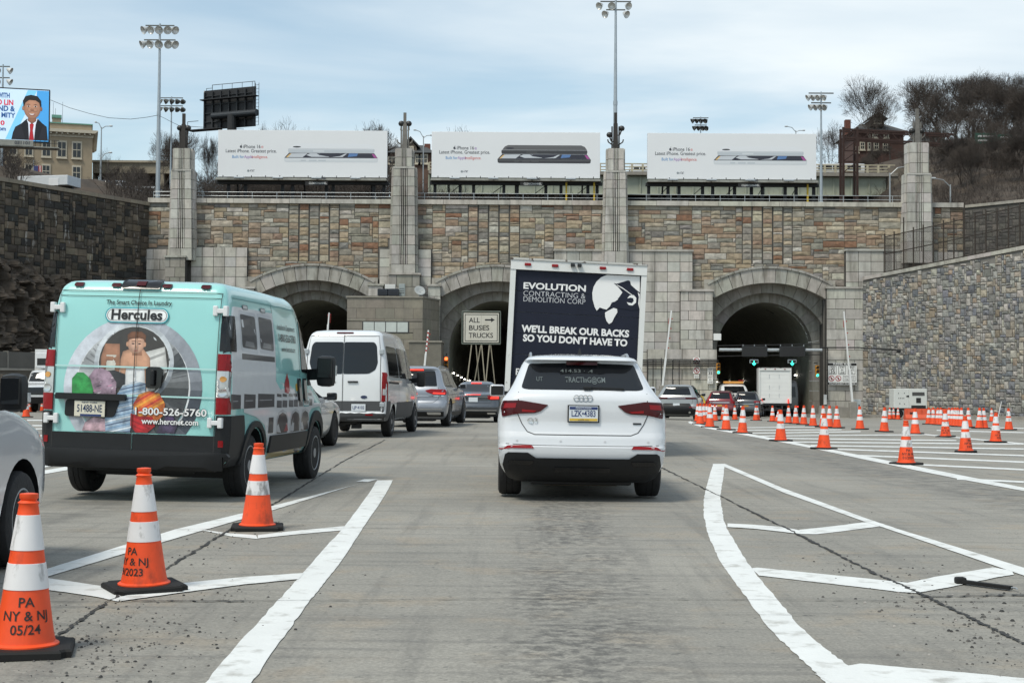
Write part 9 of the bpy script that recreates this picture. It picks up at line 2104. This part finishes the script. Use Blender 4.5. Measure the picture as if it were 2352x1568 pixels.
def wbarrier(u0, u1, label, v0=939.5, v1=963):
	Y = 87.5; a, b = P(u0, v1, Y), P(u1, v0, Y); g = gz((a.x + b.x) / 2, Y); t = thing('plastic_barrier', label, 'barrier', ((a.x + b.x) / 2, Y, g)); W = b.x - a.x - .04; Hh = b.z - g
	q = MB(); pr_ = [(-.28, 0), (.28, 0), (.28, .12), (.14, .34), (.10, Hh), (-.10, Hh), (-.14, .34), (-.28, .12)]; n = len(pr_)
	q.add([(-W / 2, y_, z_) for y_, z_ in pr_] + [(W / 2, y_, z_) for y_, z_ in pr_], [tuple(range(n)), tuple(range(2 * n - 1, n - 1, -1))] + [(i, n + i, n + (i + 1) % n, (i + 1) % n) for i in range(n)]); o = q.build('body', M_BARO, t)
	bm = bmesh.new(); bm.from_mesh(o.data); bmesh.ops.recalc_face_normals(bm, faces=bm.faces); bm.to_mesh(o.data); bm.free()
	for x in (-.3, .3): q = MB(); q.box(W * x - .12, W * x + .12, -.17, -.12, Hh * .55, Hh * .72); q.build('fork_slot', mat('slot_dark', (.08, .02, .012), .8), t)
	for x in (-.45, -.22, 0, .22, .45): q = MB(); q.box(W * x - .02, W * x + .02, -.125 - .02, -.1, .36, Hh - .02); q.build('rib', M_BARO, t)
	q = MB(); q.box(-W / 2 + .05, W / 2 - .05, -.05, .05, Hh - .001, Hh + .03); q.build('top_ridge', M_BARO, t); return t
wbarrier(2077, 2154, 'orange plastic water barrier in front of the white generator'); wbarrier(2154, 2211, 'shorter orange plastic water barrier behind the packed cones')
p0, p1 = G(2206, 1341), G(2326, 1357); st = thing('black_strap', 'black rubber strap with a hook lying across the painted chevron', 'strap', p0); d = p1 - p0
q = MB(); q.bar((0, 0, .02), d * .97 + Vector((0, 0, .02)), .045, .022); q.build('strap', M_RUBBER, st); q = MB(); q.bbox((0, 0, .025), (.07, .07, .045), .015); q.build('end_block', M_RUBBER, st); q = MB(); q.path([d * .96 + Vector((0, 0, .02)), d * 1.03 + Vector((.0, .03, .02)), d * 1.08 + Vector((0, .0, .02)), d * 1.05 + Vector((0, -.03, .02))], .006, 5); q.build('hook', M_GALV, st)
p = G(2291, 966); rd_ = thing('marker_rod', 'thin white rod leaning against the foot of the rubble wall', 'rod', p); q = MB(); q.tube((0, 0, 0), (.25, 0, 1.15), .03, .02, 6); q.build('rod', M_GATEW, rd_); q = MB(); q.lathe([(.12, 0), (.12, .03), (.03, .05)], 10); q.build('foot', M_RUBBER, rd_)
